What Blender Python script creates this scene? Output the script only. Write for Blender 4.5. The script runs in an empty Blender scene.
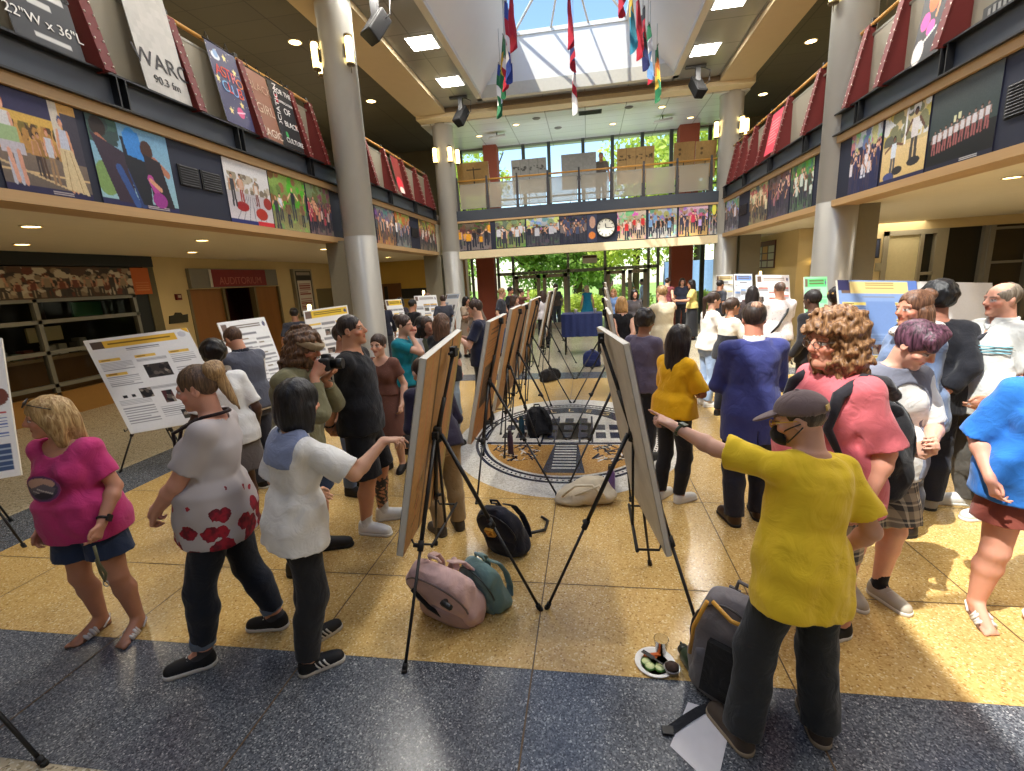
import bpy, math, random
import numpy as np
from mathutils import Vector, Matrix

S = bpy.context.scene
COL = S.collection
RND = random.Random(11)
PI = math.pi
F32 = np.float32

FPX, CX, CY, CAM_H = 474.0, 512.0, 385.5, 2.05


def _camera_axes():
    fw = np.array([588 - CX, 274 - CY, FPX]); fw /= np.linalg.norm(fw)      # world +Y seen from the camera
    hd = np.array([math.cos(-.055), math.sin(-.055), 0.])
    up = np.cross(hd, fw); up /= np.linalg.norm(up)
    if up[1] > 0: up = -up
    rt = np.cross(fw, up)
    if rt[0] < 0: rt = -rt
    return np.array([rt, fw, up])


CR = _camera_axes()
EYE = np.array([0, 0, CAM_H])


def ray(x, y): return CR @ np.array([x - CX, y - CY, FPX])
def fl(x, y, z=0.):
    d = ray(x, y); return EYE + d * ((z - CAM_H) / d[2])
def at_y(x, y, Y):
    d = ray(x, y); return EYE + d * (Y / d[1])
def at_x(x, y, X):
    d = ray(x, y); return EYE + d * (X / d[0])


def make_camera():
    cd = bpy.data.cameras.new('camera'); cam = bpy.data.objects.new('camera', cd); COL.objects.link(cam)
    cd.sensor_fit = 'HORIZONTAL'; cd.sensor_width = 36; cd.lens = FPX / 1024 * 36
    cd.clip_start = .05; cd.clip_end = 300
    right, down, fwd = CR[:, 0], CR[:, 1], CR[:, 2]
    m = Matrix(((right[0], -down[0], -fwd[0], 0), (right[1], -down[1], -fwd[1], 0), (right[2], -down[2], -fwd[2], CAM_H), (0, 0, 0, 1)))
    cam.matrix_world = m
    S.camera = cam


make_camera()

_M = {}


def srgb(c):
    return tuple(((v / 12.92) if v <= .04045 else ((v + .055) / 1.055) ** 2.4) for v in [x / 255 for x in c])


def node_mat(name):
    m = bpy.data.materials.new(name); m.use_nodes = True
    nt = m.node_tree; nt.nodes.clear()
    out = nt.nodes.new('ShaderNodeOutputMaterial')
    b = nt.nodes.new('ShaderNodeBsdfPrincipled')
    nt.links.new(b.outputs[0], out.inputs[0])
    return m, nt, b, out


def N(nt, t, **kw):
    n = nt.nodes.new(t)
    for k, v in kw.items():
        if k.startswith('i_'): n.inputs[k[2:].replace('_', ' ')].default_value = v
        else: setattr(n, k, v)
    return n


def L(nt, a, b): nt.links.new(a, b)


def mat(rgb, rough=.6, metal=0., spec=.4, var=.08, scale=18., bump=0., bscale=60., sheen=0., stretch=None, key=''):
    """plain surface: base colour in sRGB 0-255, slight procedural mottling, optional bump"""
    k = (tuple(rgb), rough, metal, spec, var, scale, bump, bscale, sheen, stretch, key)
    if k in _M: return _M[k]
    m, nt, b, out = node_mat('surface_%03d' % len(_M))
    c = srgb(rgb)
    tc = N(nt, 'ShaderNodeTexCoord')
    src = tc.outputs['Object']
    if stretch:
        mp = N(nt, 'ShaderNodeMapping'); mp.inputs['Scale'].default_value = stretch
        L(nt, src, mp.inputs[0]); src = mp.outputs[0]
    no = N(nt, 'ShaderNodeTexNoise'); no.inputs['Scale'].default_value = scale; no.inputs['Detail'].default_value = 3
    L(nt, src, no.inputs['Vector'])
    mx = N(nt, 'ShaderNodeMix', data_type='RGBA')
    mx.inputs['A'].default_value = (*[v * (1 - var) for v in c], 1)
    mx.inputs['B'].default_value = (*[min(1, v * (1 + var)) for v in c], 1)
    L(nt, no.outputs['Fac'], mx.inputs['Factor'])
    L(nt, mx.outputs['Result'], b.inputs['Base Color'])
    b.inputs['Roughness'].default_value = rough; b.inputs['Metallic'].default_value = metal
    b.inputs['Specular IOR Level'].default_value = spec
    if sheen: b.inputs['Sheen Weight'].default_value = sheen
    if bump:
        n2 = N(nt, 'ShaderNodeTexNoise'); n2.inputs['Scale'].default_value = bscale; n2.inputs['Detail'].default_value = 4; n2.inputs['Distortion'].default_value = 1.2 if key == 'cloth' else 0
        L(nt, src, n2.inputs['Vector'])
        bp = N(nt, 'ShaderNodeBump'); bp.inputs['Strength'].default_value = bump; bp.inputs['Distance'].default_value = .03 if key == 'cloth' else .01
        L(nt, n2.outputs['Fac'], bp.inputs['Height']); L(nt, bp.outputs[0], b.inputs['Normal'])
    _M[k] = m
    return m


def cloth(rgb, rough=.85, var=.10): return mat(rgb, rough, 0, .2, var, 9., .4, 10., .15, key='cloth')
def plastic(rgb, rough=.4): return mat(rgb, rough, 0, .5, .04, key='plastic')
def metal(rgb, rough=.35): return mat(rgb, rough, .9, .5, .05, key='metal')


def emis(rgb, strength):
    k = ('e', tuple(rgb), strength)
    if k in _M: return _M[k]
    m, nt, b, out = node_mat('lamp_%03d' % len(_M))
    b.inputs['Base Color'].default_value = (*srgb(rgb), 1)
    b.inputs['Emission Color'].default_value = (*srgb(rgb), 1)
    b.inputs['Emission Strength'].default_value = strength
    _M[k] = m
    return m


def attr_mat(key='print', rough=.5, spec=.3, sss=0., bump=0.):
    """colour read from the mesh's own 'Col' attribute (printed pictures, skin)"""
    k = ('attr', key)
    if k in _M: return _M[k]
    m, nt, b, out = node_mat(key)
    a = N(nt, 'ShaderNodeVertexColor', layer_name='Col')
    no = N(nt, 'ShaderNodeTexNoise'); no.inputs['Scale'].default_value = 40
    tc = N(nt, 'ShaderNodeTexCoord'); L(nt, tc.outputs['Object'], no.inputs['Vector'])
    hs = N(nt, 'ShaderNodeHueSaturation')
    mr = N(nt, 'ShaderNodeMapRange'); mr.inputs['To Min'].default_value = .95; mr.inputs['To Max'].default_value = 1.05
    L(nt, no.outputs['Fac'], mr.inputs['Value']); L(nt, mr.outputs[0], hs.inputs['Value'])
    L(nt, a.outputs['Color'], hs.inputs['Color']); L(nt, hs.outputs[0], b.inputs['Base Color'])
    b.inputs['Roughness'].default_value = rough; b.inputs['Specular IOR Level'].default_value = spec
    if sss:
        b.inputs['Subsurface Weight'].default_value = sss
        b.inputs['Subsurface Radius'].default_value = (.010, .004, .002); b.inputs['Subsurface Scale'].default_value = .5
    if bump:
        bp = N(nt, 'ShaderNodeBump'); bp.inputs['Strength'].default_value = bump; bp.inputs['Distance'].default_value = .003
        n2 = N(nt, 'ShaderNodeTexNoise'); n2.inputs['Scale'].default_value = 220
        L(nt, tc.outputs['Object'], n2.inputs['Vector']); L(nt, n2.outputs['Fac'], bp.inputs['Height']); L(nt, bp.outputs[0], b.inputs['Normal'])
    _M[k] = m
    return m


def glass_mat(key, tint=(1, 1, 1), gloss=.12, rough=.02):
    k = ('glass', key)
    if k in _M: return _M[k]
    m, nt, b, out = node_mat(key); nt.nodes.remove(b)
    tr = N(nt, 'ShaderNodeBsdfTransparent'); tr.inputs[0].default_value = (*tint, 1)
    gl = N(nt, 'ShaderNodeBsdfGlossy'); gl.inputs['Roughness'].default_value = rough
    fr = N(nt, 'ShaderNodeLayerWeight'); fr.inputs['Blend'].default_value = gloss
    mx = N(nt, 'ShaderNodeMixShader')
    L(nt, fr.outputs['Fresnel'], mx.inputs[0]); L(nt, tr.outputs[0], mx.inputs[1]); L(nt, gl.outputs[0], mx.inputs[2])
    L(nt, mx.outputs[0], out.inputs[0])
    _M[k] = m
    return m


def mesh_panel_mat():
    """fine perforated metal infill of the railings, a third of it open"""
    if 'perf' in _M: return _M['perf']
    m, nt, b, out = node_mat('perforated_metal')
    tr = N(nt, 'ShaderNodeBsdfTransparent')
    mx = N(nt, 'ShaderNodeMixShader')
    mx.inputs[0].default_value = .46; L(nt, b.outputs[0], mx.inputs[1]); L(nt, tr.outputs[0], mx.inputs[2])
    L(nt, mx.outputs[0], out.inputs[0])
    b.inputs['Base Color'].default_value = (*srgb((168, 160, 142)), 1); b.inputs['Roughness'].default_value = .55
    b.inputs['Metallic'].default_value = .2
    _M['perf'] = m
    return m


class MB:
    def __init__(s): s.v = []; s.f = []; s.mi = []; s.sm = []

    def poly(s, pts, m=0, smooth=False):
        b = len(s.v); s.v += [tuple(p) for p in pts]
        s.f.append(tuple(range(b, b + len(pts)))); s.mi.append(m); s.sm.append(smooth)

    def box(s, lo, hi, m=0):
        (x0, y0, z0), (x1, y1, z1) = lo, hi
        s.hexa([(x0, y0, z0), (x1, y0, z0), (x1, y1, z0), (x0, y1, z0), (x0, y0, z1), (x1, y0, z1), (x1, y1, z1), (x0, y1, z1)], m)
        return s

    def hexa(s, p, m=0):
        b = len(s.v); s.v += [tuple(q) for q in p]
        for f in ((3, 2, 1, 0), (4, 5, 6, 7), (0, 1, 5, 4), (1, 2, 6, 5), (2, 3, 7, 6), (3, 0, 4, 7)):
            s.f.append(tuple(b + i for i in f)); s.mi.append(m); s.sm.append(False)
        return s

    def obox(s, c, half, ax, m=0):
        """box by centre, half sizes and three axis vectors"""
        c = np.array(c, float); ax = [np.array(a, float) for a in ax]
        P = []
        for z in (-1, 1):
            for x, y in ((-1, -1), (1, -1), (1, 1), (-1, 1)):
                P.append(c + ax[0] * half[0] * x + ax[1] * half[1] * y + ax[2] * half[2] * z)
        return s.hexa(P, m)

    def prism(s, pts, vec, m=0):
        """polygon pts extruded along vec"""
        vec = np.array(vec, float); n = len(pts); b = len(s.v)
        s.v += [tuple(p) for p in pts] + [tuple(np.array(p) + vec) for p in pts]
        s.f.append(tuple(range(b + n - 1, b - 1, -1))); s.f.append(tuple(range(b + n, b + 2 * n)))
        s.mi += [m, m]; s.sm += [False, False]
        for i in range(n):
            j = (i + 1) % n
            s.f.append((b + i, b + j, b + n + j, b + n + i)); s.mi.append(m); s.sm.append(False)
        return s

    def tube(s, pts, r, n=8, m=0, caps=True):
        pts = [np.array(p, float) for p in pts]
        rs = r if isinstance(r, (list, tuple)) else [r] * len(pts)
        b = len(s.v); prev = None
        for i, p in enumerate(pts):
            d = pts[min(i + 1, len(pts) - 1)] - pts[max(i - 1, 0)]
            d = d / (np.linalg.norm(d) + 1e-9)
            if prev is None:
                u = np.cross(d, [0, 0, 1.]) if abs(d[2]) < .95 else np.cross(d, [1., 0, 0])
            else:
                u = prev - d * prev.dot(d)
            u /= np.linalg.norm(u) + 1e-9; prev = u
            w = np.cross(d, u)
            for k in range(n):
                a = 2 * PI * k / n
                s.v.append(tuple(p + rs[i] * (math.cos(a) * u + math.sin(a) * w)))
        for i in range(len(pts) - 1):
            for k in range(n):
                k2 = (k + 1) % n
                s.f.append((b + i * n + k, b + i * n + k2, b + (i + 1) * n + k2, b + (i + 1) * n + k)); s.mi.append(m); s.sm.append(True)
        if caps:
            s.f.append(tuple(b + k for k in range(n - 1, -1, -1))); s.f.append(tuple(b + (len(pts) - 1) * n + k for k in range(n)))
            s.mi += [m, m]; s.sm += [False, False]
        return s

    def lathe(s, prof, c=(0, 0, 0), n=20, m=0, axis='z'):
        b = len(s.v)
        for r, z in prof:
            for k in range(n):
                a = 2 * PI * k / n
                p = (r * math.cos(a), r * math.sin(a), z)
                if axis == 'y': p = (p[0], p[2], p[1])
                if axis == 'x': p = (p[2], p[0], p[1])
                s.v.append((c[0] + p[0], c[1] + p[1], c[2] + p[2]))
        for i in range(len(prof) - 1):
            for k in range(n):
                k2 = (k + 1) % n
                s.f.append((b + i * n + k, b + i * n + k2, b + (i + 1) * n + k2, b + (i + 1) * n + k)); s.mi.append(m); s.sm.append(True)
        return s

    def disc(s, c, r, n=24, m=0, ax=((1, 0, 0), (0, 1, 0)), ry=None):
        a0, a1 = np.array(ax[0], float), np.array(ax[1], float); c = np.array(c, float)
        s.poly([c + a0 * r * math.cos(2 * PI * k / n) + a1 * (ry or r) * math.sin(2 * PI * k / n) for k in range(n)], m)
        return s

    def add(s, verts, faces, m=0, smooth=False):
        b = len(s.v); s.v += [tuple(v) for v in verts]
        for f in faces: s.f.append(tuple(b + i for i in f)); s.mi.append(m); s.sm.append(smooth)

    def build(s, name, mats, parent=None, world=True, bevel=0.):
        me = bpy.data.meshes.new(name)
        vs = np.array(s.v, float).reshape(-1, 3)
        if parent is not None and world: vs = to_local(vs, parent)
        me.from_pydata(vs.tolist(), [], s.f)
        for m in (mats if isinstance(mats, (list, tuple)) else [mats]): me.materials.append(m)
        me.polygons.foreach_set('material_index', s.mi); me.polygons.foreach_set('use_smooth', s.sm)
        me.update()
        o = bpy.data.objects.new(name, me); COL.objects.link(o)
        if parent is not None: o.parent = parent
        if bevel:
            md = o.modifiers.new('bevel', 'BEVEL'); md.width = bevel; md.segments = 2; md.limit_method = 'ANGLE'
        return o


def to_local(vs, parent):
    """world points -> the frame of a top-level Empty that has a location and a turn about z (and, for a part, of its own parents)"""
    while parent is not None:
        if parent.type == 'EMPTY':
            a = -parent.rotation_euler.z; c, si = math.cos(a), math.sin(a)
            q = vs - np.array(parent.location)
            vs = np.stack([q[:, 0] * c - q[:, 1] * si, q[:, 0] * si + q[:, 1] * c, q[:, 2]], 1)
        parent = parent.parent
    return vs


def raw_mesh(name, vs, quads, mats, parent=None, col=None, smooth=True, mi=None):
    me = bpy.data.meshes.new(name)
    nv, nf = len(vs), len(quads)
    me.vertices.add(nv); me.vertices.foreach_set('co', np.ascontiguousarray(vs, F32).ravel())
    me.loops.add(nf * 4); me.polygons.add(nf)
    me.loops.foreach_set('vertex_index', np.ascontiguousarray(quads, np.int32).ravel())
    me.polygons.foreach_set('loop_start', np.arange(0, nf * 4, 4, dtype=np.int32))
    me.polygons.foreach_set('loop_total', np.full(nf, 4, np.int32))
    if smooth: me.polygons.foreach_set('use_smooth', np.ones(nf, bool))
    for m in (mats if isinstance(mats, (list, tuple)) else [mats]): me.materials.append(m)
    if mi is not None: me.polygons.foreach_set('material_index', mi.astype(np.int32))
    me.update(calc_edges=True)
    if col is not None:
        a = me.color_attributes.new('Col', 'FLOAT_COLOR', 'POINT')
        c4 = np.ones((nv, 4), F32); c4[:, :3] = col
        a.data.foreach_set('color', c4.ravel())
    o = bpy.data.objects.new(name, me); COL.objects.link(o)
    if parent is not None: o.parent = parent
    return o


def tag(o, label=None, cat=None, group=None, kind=None):
    if label: o['label'] = label
    if cat: o['category'] = cat
    if group: o['group'] = group
    if kind: o['kind'] = kind
    return o


def thing(name, label, cat, loc=(0, 0, 0), rotz=0., group=None):
    o = bpy.data.objects.new(name, None); COL.objects.link(o)
    o.empty_display_size = .1
    o.location = tuple(float(v) for v in loc); o.rotation_euler = (0, 0, rotz)
    return tag(o, label, cat, group)


def struct(name, mb, mats, parent=None, label=None, bevel=0.):
    o = mb.build(name, mats, parent, bevel=bevel)
    if parent is None: tag(o, label or None, None, None, 'structure')
    return o


def copy_tree(o, loc=None, rotz=None, label=None, parent=None):
    c = o.copy(); COL.objects.link(c)
    if parent is not None: c.parent = parent
    if loc is not None: c.location = tuple(float(v) for v in loc)
    if rotz is not None: c.rotation_euler = (0, 0, rotz)
    if label: c['label'] = label
    for ch in o.children: copy_tree(ch, parent=c)
    return c


FONT = {'A': '0E11111F111111', 'B': '1E11111E11111E', 'C': '0E11101010110E', 'D': '1E11111111111E', 'E': '1F10101E10101F', 'F': '1F10101E101010', 'G': '0E11101713110F',
        'H': '1111111F111111', 'I': '0E04040404040E', 'K': '11121418141211', 'L': '1010101010101F', 'M': '111B1515111111', 'N': '11191513111111', 'O': '0E11111111110E',
        'P': '1E11111E101010', 'R': '1E11111E141211', 'S': '0F10100E01011E', 'T': '1F040404040404', 'U': '1111111111110E', 'V': '11111111110A04', 'W': '11111115151B11',
        'X': '11110A040A1111', 'Y': '11110A04040404', '0': '0E11111111110E', '1': '040C040404040E', '2': '0E11010204081F', '3': '1F01020601110E', '6': '0608101E11110E', ' ': '00000000000000'}


class Canvas:
    def __init__(s, w, h, bg=(255, 255, 255)):
        s.w, s.h = w, h
        s.a = np.empty((h, w, 3), F32); s.a[:] = bg
        s.yy, s.xx = np.mgrid[0:h, 0:w]
        s.u = (s.xx + .5) / w; s.t = (s.yy + .5) / h            # 0..1, t downwards

    def put(s, mask, c): s.a[mask] = c
    def rect(s, x0, y0, x1, y1, c): s.put((s.u >= x0) & (s.u < x1) & (s.t >= y0) & (s.t < y1), c)
    def ell(s, x, y, rx, ry, c): s.put(((s.u - x) / rx) ** 2 + ((s.t - y) / ry) ** 2 < 1, c)
    def grad(s, x0, y0, x1, y1, c0, c1):
        m = (s.u >= x0) & (s.u < x1) & (s.t >= y0) & (s.t < y1)
        k = ((s.t - y0) / (y1 - y0))[..., None]
        s.a[m] = (np.array(c0) * (1 - k) + np.array(c1) * k)[m]

    def seg(s, x0, y0, x1, y1, w, c):
        asp = s.w / s.h
        px, py = (s.u - x0) * asp, s.t - y0; bx, by = (x1 - x0) * asp, y1 - y0
        k = np.clip((px * bx + py * by) / (bx * bx + by * by + 1e-9), 0, 1)
        s.put((px - k * bx) ** 2 + (py - k * by) ** 2 < w * w, c)

    def poly(s, pts, c):
        m = np.zeros(s.u.shape, bool); n = len(pts)
        for i in range(n):
            (x0, y0), (x1, y1) = pts[i], pts[(i + 1) % n]
            if y0 == y1: continue
            cond = ((y0 > s.t) != (y1 > s.t)) & (s.u < (x1 - x0) * (s.t - y0) / (y1 - y0) + x0)
            m ^= cond
        s.put(m, c)

    def speckle(s, amp, seed=0, cell=1):
        r = np.random.RandomState(seed)
        n = r.rand(s.h // cell + 1, s.w // cell + 1, 1)
        n = np.repeat(np.repeat(n, cell, 0), cell, 1)[:s.h, :s.w]
        s.a *= (1 - amp + 2 * amp * n)

    def blobs(s, x0, y0, x1, y1, cols, n, r, seed=0):
        q = random.Random(seed)
        for _ in range(n):
            rr = r * q.uniform(.5, 1.3)
            x, y = q.uniform(x0, x1), q.uniform(y0, y1)
            m = (((s.u - x) * s.w / s.h) ** 2 + (s.t - y) ** 2 < rr * rr) & (s.u >= x0) & (s.u < x1) & (s.t >= y0) & (s.t < y1)
            s.a[m] = cols[q.randrange(len(cols))]

    def text(s, txt, x, y, hgt, c, adv=1.2):
        """block letters, hgt in t units"""
        px = hgt / 7.; asp = s.h / s.w
        for ch in txt:
            b = FONT.get(ch.upper(), FONT[' '])
            for r_ in range(7):
                bits = int(b[2 * r_:2 * r_ + 2], 16)
                for k in range(5):
                    if bits >> (4 - k) & 1:
                        s.rect(x + k * px * asp, y + r_ * px, x + (k + 1) * px * asp, y + (r_ + 1) * px, c)
            x += 6 * px * asp * adv / 1.2

    def lines(s, x0, y0, x1, y1, n, c, w=.35, seed=0):
        q = random.Random(seed); st = (y1 - y0) / n
        for i in range(n):
            e = x1 if i % 5 != 4 else x0 + (x1 - x0) * q.uniform(.4, .8)
            s.rect(x0, y0 + i * st, e, y0 + i * st + st * w, c)

    def figure(s, x, y, hh, shirt, legs, skin=(190, 140, 110), hair=(50, 35, 28), arm=0., skirt=False):
        """a printed standing person: feet at (x, y), height hh in t units"""
        a = s.h / s.w; w = hh * a
        if skirt:
            s.poly([(x - .07 * w, y - .55 * hh), (x + .07 * w, y - .55 * hh), (x + .2 * w, y - .12 * hh), (x - .2 * w, y - .12 * hh)], legs)
            s.seg(x - .05 * w, y - .12 * hh, x - .05 * w, y, .03 * hh, skin); s.seg(x + .05 * w, y - .12 * hh, x + .05 * w, y, .03 * hh, skin)
        else:
            s.seg(x - .05 * w, y - .5 * hh, x - .07 * w, y, .045 * hh, legs); s.seg(x + .05 * w, y - .5 * hh, x + .08 * w, y, .045 * hh, legs)
        s.poly([(x - .12 * w, y - .82 * hh), (x + .12 * w, y - .82 * hh), (x + .1 * w, y - .46 * hh), (x - .1 * w, y - .46 * hh)], shirt)
        s.seg(x - .12 * w, y - .79 * hh, x - (.17 + arm) * w, y - (.5 + arm * .8) * hh, .03 * hh, skin); s.seg(x + .12 * w, y - .79 * hh, x + (.16 + arm) * w, y - (.52 + arm) * hh, .03 * hh, skin)
        s.ell(x, y - .93 * hh, .065 * w, .075 * hh, hair); s.ell(x, y - .905 * hh, .05 * w, .055 * hh, skin)

    def mesh(s, name, o, du, dv, parent, rough=.45, depth=None):
        """hang the picture: o = top-left corner (world), du along the top edge, dv down the side"""
        o, du, dv = (np.array(q, float) for q in (o, du, dv))
        h, w = s.h, s.w
        uu = np.linspace(0, 1, w); tt = np.linspace(0, 1, h)
        P = o + uu[None, :, None] * du + tt[:, None, None] * dv
        vs = to_local(P.reshape(-1, 3), parent) if parent is not None else P.reshape(-1, 3)
        i = np.arange(h * w).reshape(h, w)
        q = np.stack([i[:-1, :-1], i[1:, :-1], i[1:, 1:], i[:-1, 1:]], -1).reshape(-1, 4)
        c = np.clip(s.a / 255., 0, 1).reshape(-1, 3)
        c = np.where(c <= .04045, c / 12.92, ((c + .055) / 1.055) ** 2.4)
        return raw_mesh(name, vs, q, attr_mat('print'), parent, c, smooth=False)


def text_mesh(txt, size, name, m, parent, origin, right, up, depth=.004, align='CENTER'):
    """raised lettering: text outline turned into a mesh and set on a plane (origin, right, up in world space)"""
    cu = bpy.data.curves.new('lettering', 'FONT'); cu.body = txt; cu.size = size; cu.align_x = align; cu.extrude = depth / 2
    to = bpy.data.objects.new('lettering', cu); COL.objects.link(to)
    dg = bpy.context.evaluated_depsgraph_get(); dg.update()
    me = bpy.data.meshes.new_from_object(to.evaluated_get(dg))
    bpy.data.objects.remove(to); bpy.data.curves.remove(cu)
    n = len(me.vertices); co = np.empty(n * 3, F32); me.vertices.foreach_get('co', co); co = co.reshape(-1, 3).astype(float)
    r = np.array(right, float); r /= np.linalg.norm(r); u = np.array(up, float); u /= np.linalg.norm(u); nn = np.cross(r, u)
    w = np.array(origin, float) + co[:, :1] * r + co[:, 1:2] * u + co[:, 2:3] * nn
    if parent is not None: w = to_local(w, parent)
    me.vertices.foreach_set('co', w.astype(F32).ravel()); me.materials.clear(); me.materials.append(m); me.update()
    o = bpy.data.objects.new(name, me); COL.objects.link(o)
    if parent is not None: o.parent = parent
    return o
# ================================================================== THE SETTING
XL, XR, YB = -4.9, 4.05, 16.0
ZS, ZP0, ZP1, ZT, ZL, ZR = 2.95, 3.02, 3.89, 4.0, 4.33, 5.38
CREAM = mat((205, 182, 132), .8, 0, .2, .05, 4, .05, 120)
SOFFIT = mat((228, 216, 188), .8, 0, .2, .04, 5)
OLIVE = mat((104, 96, 74), .85, 0, .2, .06, 5)
WOODTRIM = mat((182, 148, 104), .45, 0, .4, .14, 6, .05, 60, stretch=(1, .12, 6), key='trim')
NAVY = mat((40, 44, 60), .6, 0, .3, .06, 6)
STEEL = mat((54, 60, 70), .42, 0, .45, .08, 5)
BLACK = plastic((20, 20, 22), .5)
RUBBER = plastic((16, 16, 17), .7)
REDSTEEL = mat((98, 20, 18), .65, 0, .45, .08, 8)
WHITEPAINT = mat((228, 226, 222), .7, 0, .25, .02, 4)
ALU = mat((132, 128, 116), .45, .3, .5, .04, 8)
BRICK = None


def terrazzo(name, base, chips, scale, rough=.22):
    m, nt, b, out = node_mat(name)
    tc = N(nt, 'ShaderNodeTexCoord')
    col = None
    vo = N(nt, 'ShaderNodeTexVoronoi'); vo.inputs['Scale'].default_value = scale
    L(nt, tc.outputs['Object'], vo.inputs['Vector'])
    rp = N(nt, 'ShaderNodeValToRGB'); rp.color_ramp.interpolation = 'CONSTANT'
    sep = N(nt, 'ShaderNodeSeparateColor'); L(nt, vo.outputs['Color'], sep.inputs[0]); L(nt, sep.outputs[0], rp.inputs[0])
    els = rp.color_ramp.elements
    els[0].color = (*srgb(base), 1); els[0].position = 0
    pos = 1 - sum(w for _, w in chips); els[1].position = pos; els[1].color = (*srgb(chips[0][0]), 1)
    for (c, w), (_, w0) in zip(chips[1:], chips):
        pos += w0; e = els.new(pos); e.color = (*srgb(c), 1)
    no = N(nt, 'ShaderNodeTexNoise'); no.inputs['Scale'].default_value = 1.3; no.inputs['Detail'].default_value = 3
    L(nt, tc.outputs['Object'], no.inputs['Vector'])
    mr = N(nt, 'ShaderNodeMapRange'); mr.inputs['To Min'].default_value = .88; mr.inputs['To Max'].default_value = 1.1
    L(nt, no.outputs['Fac'], mr.inputs['Value'])
    hs = N(nt, 'ShaderNodeHueSaturation'); L(nt, rp.outputs[0], hs.inputs['Color']); L(nt, mr.outputs[0], hs.inputs['Value'])
    L(nt, hs.outputs[0], b.inputs['Base Color'])
    b.inputs['Roughness'].default_value = rough; b.inputs['Specular IOR Level'].default_value = .5
    return m


FLOOR_BEIGE = terrazzo('terrazzo_beige', (176, 164, 140), [((196, 188, 168), .15), ((150, 138, 112), .15), ((120, 110, 92), .06)], 85)
FLOOR_YELLOW = terrazzo('terrazzo_yellow', (196, 162, 100), [((208, 176, 114), .2), ((186, 150, 86), .2), ((218, 196, 148), .06), ((158, 122, 68), .05)], 110)
FLOOR_GREY = terrazzo('terrazzo_slate', (86, 90, 97), [((108, 112, 118), .22), ((62, 65, 72), .22), ((134, 137, 141), .10), ((170, 172, 173), .025)], 150)
FLOOR_WHITE = terrazzo('terrazzo_white', (206, 202, 192), [((220, 218, 212), .2), ((180, 176, 164), .15)], 80)
DARKLINE = mat((92, 70, 40), .5)


def flat(name, pts, m, z, label=None):
    b = MB(); b.poly([(x, y, z) for x, y in pts]); return struct(name, b, m)


b = MB(); b.box((-14, -8.2, -.3), (14, 26, 0)); struct('floor', b, FLOOR_BEIGE)
YX0, YX1, YY0, YY1 = -5.0, 4.35, 2.11, 9.45
b = MB(); b.poly([(YX0 - .75, YY0 - .76, .002), (YX1 + .75, YY0 - .70, .002), (YX1 + .75, YY1 + .65, .002), (YX0 - .75, YY1 + .65, .002)])
struct('floor_border', b, FLOOR_GREY)
b = MB(); b.poly([(YX0, YY0 - .02, .004), (YX1, YY0 + .03, .004), (YX1, YY1, .004), (YX0, YY1, .004)])
struct('floor_inlay', b, FLOOR_YELLOW)
b = MB()
for i in range(-4, 4):
    x = -.33 + 1.3 * i
    if YX0 < x < YX1: b.poly([(x - .004, YY0 - .72, .0055), (x + .004, YY0 - .72, .0055), (x + .004, YY1, .0055), (x - .004, YY1, .0055)])
for y in (2.85, 4.1, 5.4, 6.7, 8.0):
    b.poly([(YX0, y - .004, .0055), (YX1, y - .004, .0055), (YX1, y + .004, .0055), (YX0, y + .004, .0055)])
struct('floor_joint_line', b, DARKLINE)

# the inlaid seal: white marble ring, dark rings, navy band with letters, the college hall with its windows
SX, SY, SA, SB = -.3, 5.95, 1.44, 1.82
SEAL_NAVY = terrazzo('terrazzo_navy', (40, 46, 66), [((60, 66, 86), .2), ((30, 34, 48), .2)], 110)
SEAL_TAN = terrazzo('terrazzo_tan', (176, 132, 70), [((196, 156, 96), .2), ((150, 108, 52), .2)], 110)


def ring(mb, r0, r1, z, m, n=72, a0=0, a1=2 * PI):
    for i in range(n):
        t0, t1 = a0 + (a1 - a0) * i / n, a0 + (a1 - a0) * (i + 1) / n
        mb.poly([(SX + SA * r * math.cos(t), SY + SB * r * math.sin(t), z) for r, t in ((r0, t0), (r1, t0), (r1, t1), (r0, t1))], m)


b = MB()
ring(b, .0, 1.0, .006, 0)
ring(b, .80, .825, .0075, 1); ring(b, .74, .765, .0075, 1)
ring(b, .0, .725, .0075, 2)
ring(b, .56, .72, .0085, 1, 40, math.radians(28), math.radians(152))
for i in range(120):
    t = 2 * PI * i / 120
    ring(b, .775, .79, .0078, 1, 1, t, t + .02)
z = .0092


def sr(x0, y0, x1, y1, m, z=z):     # rectangle in seal units (x right, y up)
    if y0 > -.06: y0, y1, x0, x1 = y0 * 1.4 - .13, y1 * 1.4 - .13, x0 * 1.1, x1 * 1.1
    else: y0, y1 = y0 * .8 - .14, y1 * .8 - .14
    b.poly([(SX + SA * x0, SY + SB * y0, z), (SX + SA * x1, SY + SB * y0, z), (SX + SA * x1, SY + SB * y1, z), (SX + SA * x0, SY + SB * y1, z)], m)


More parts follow.
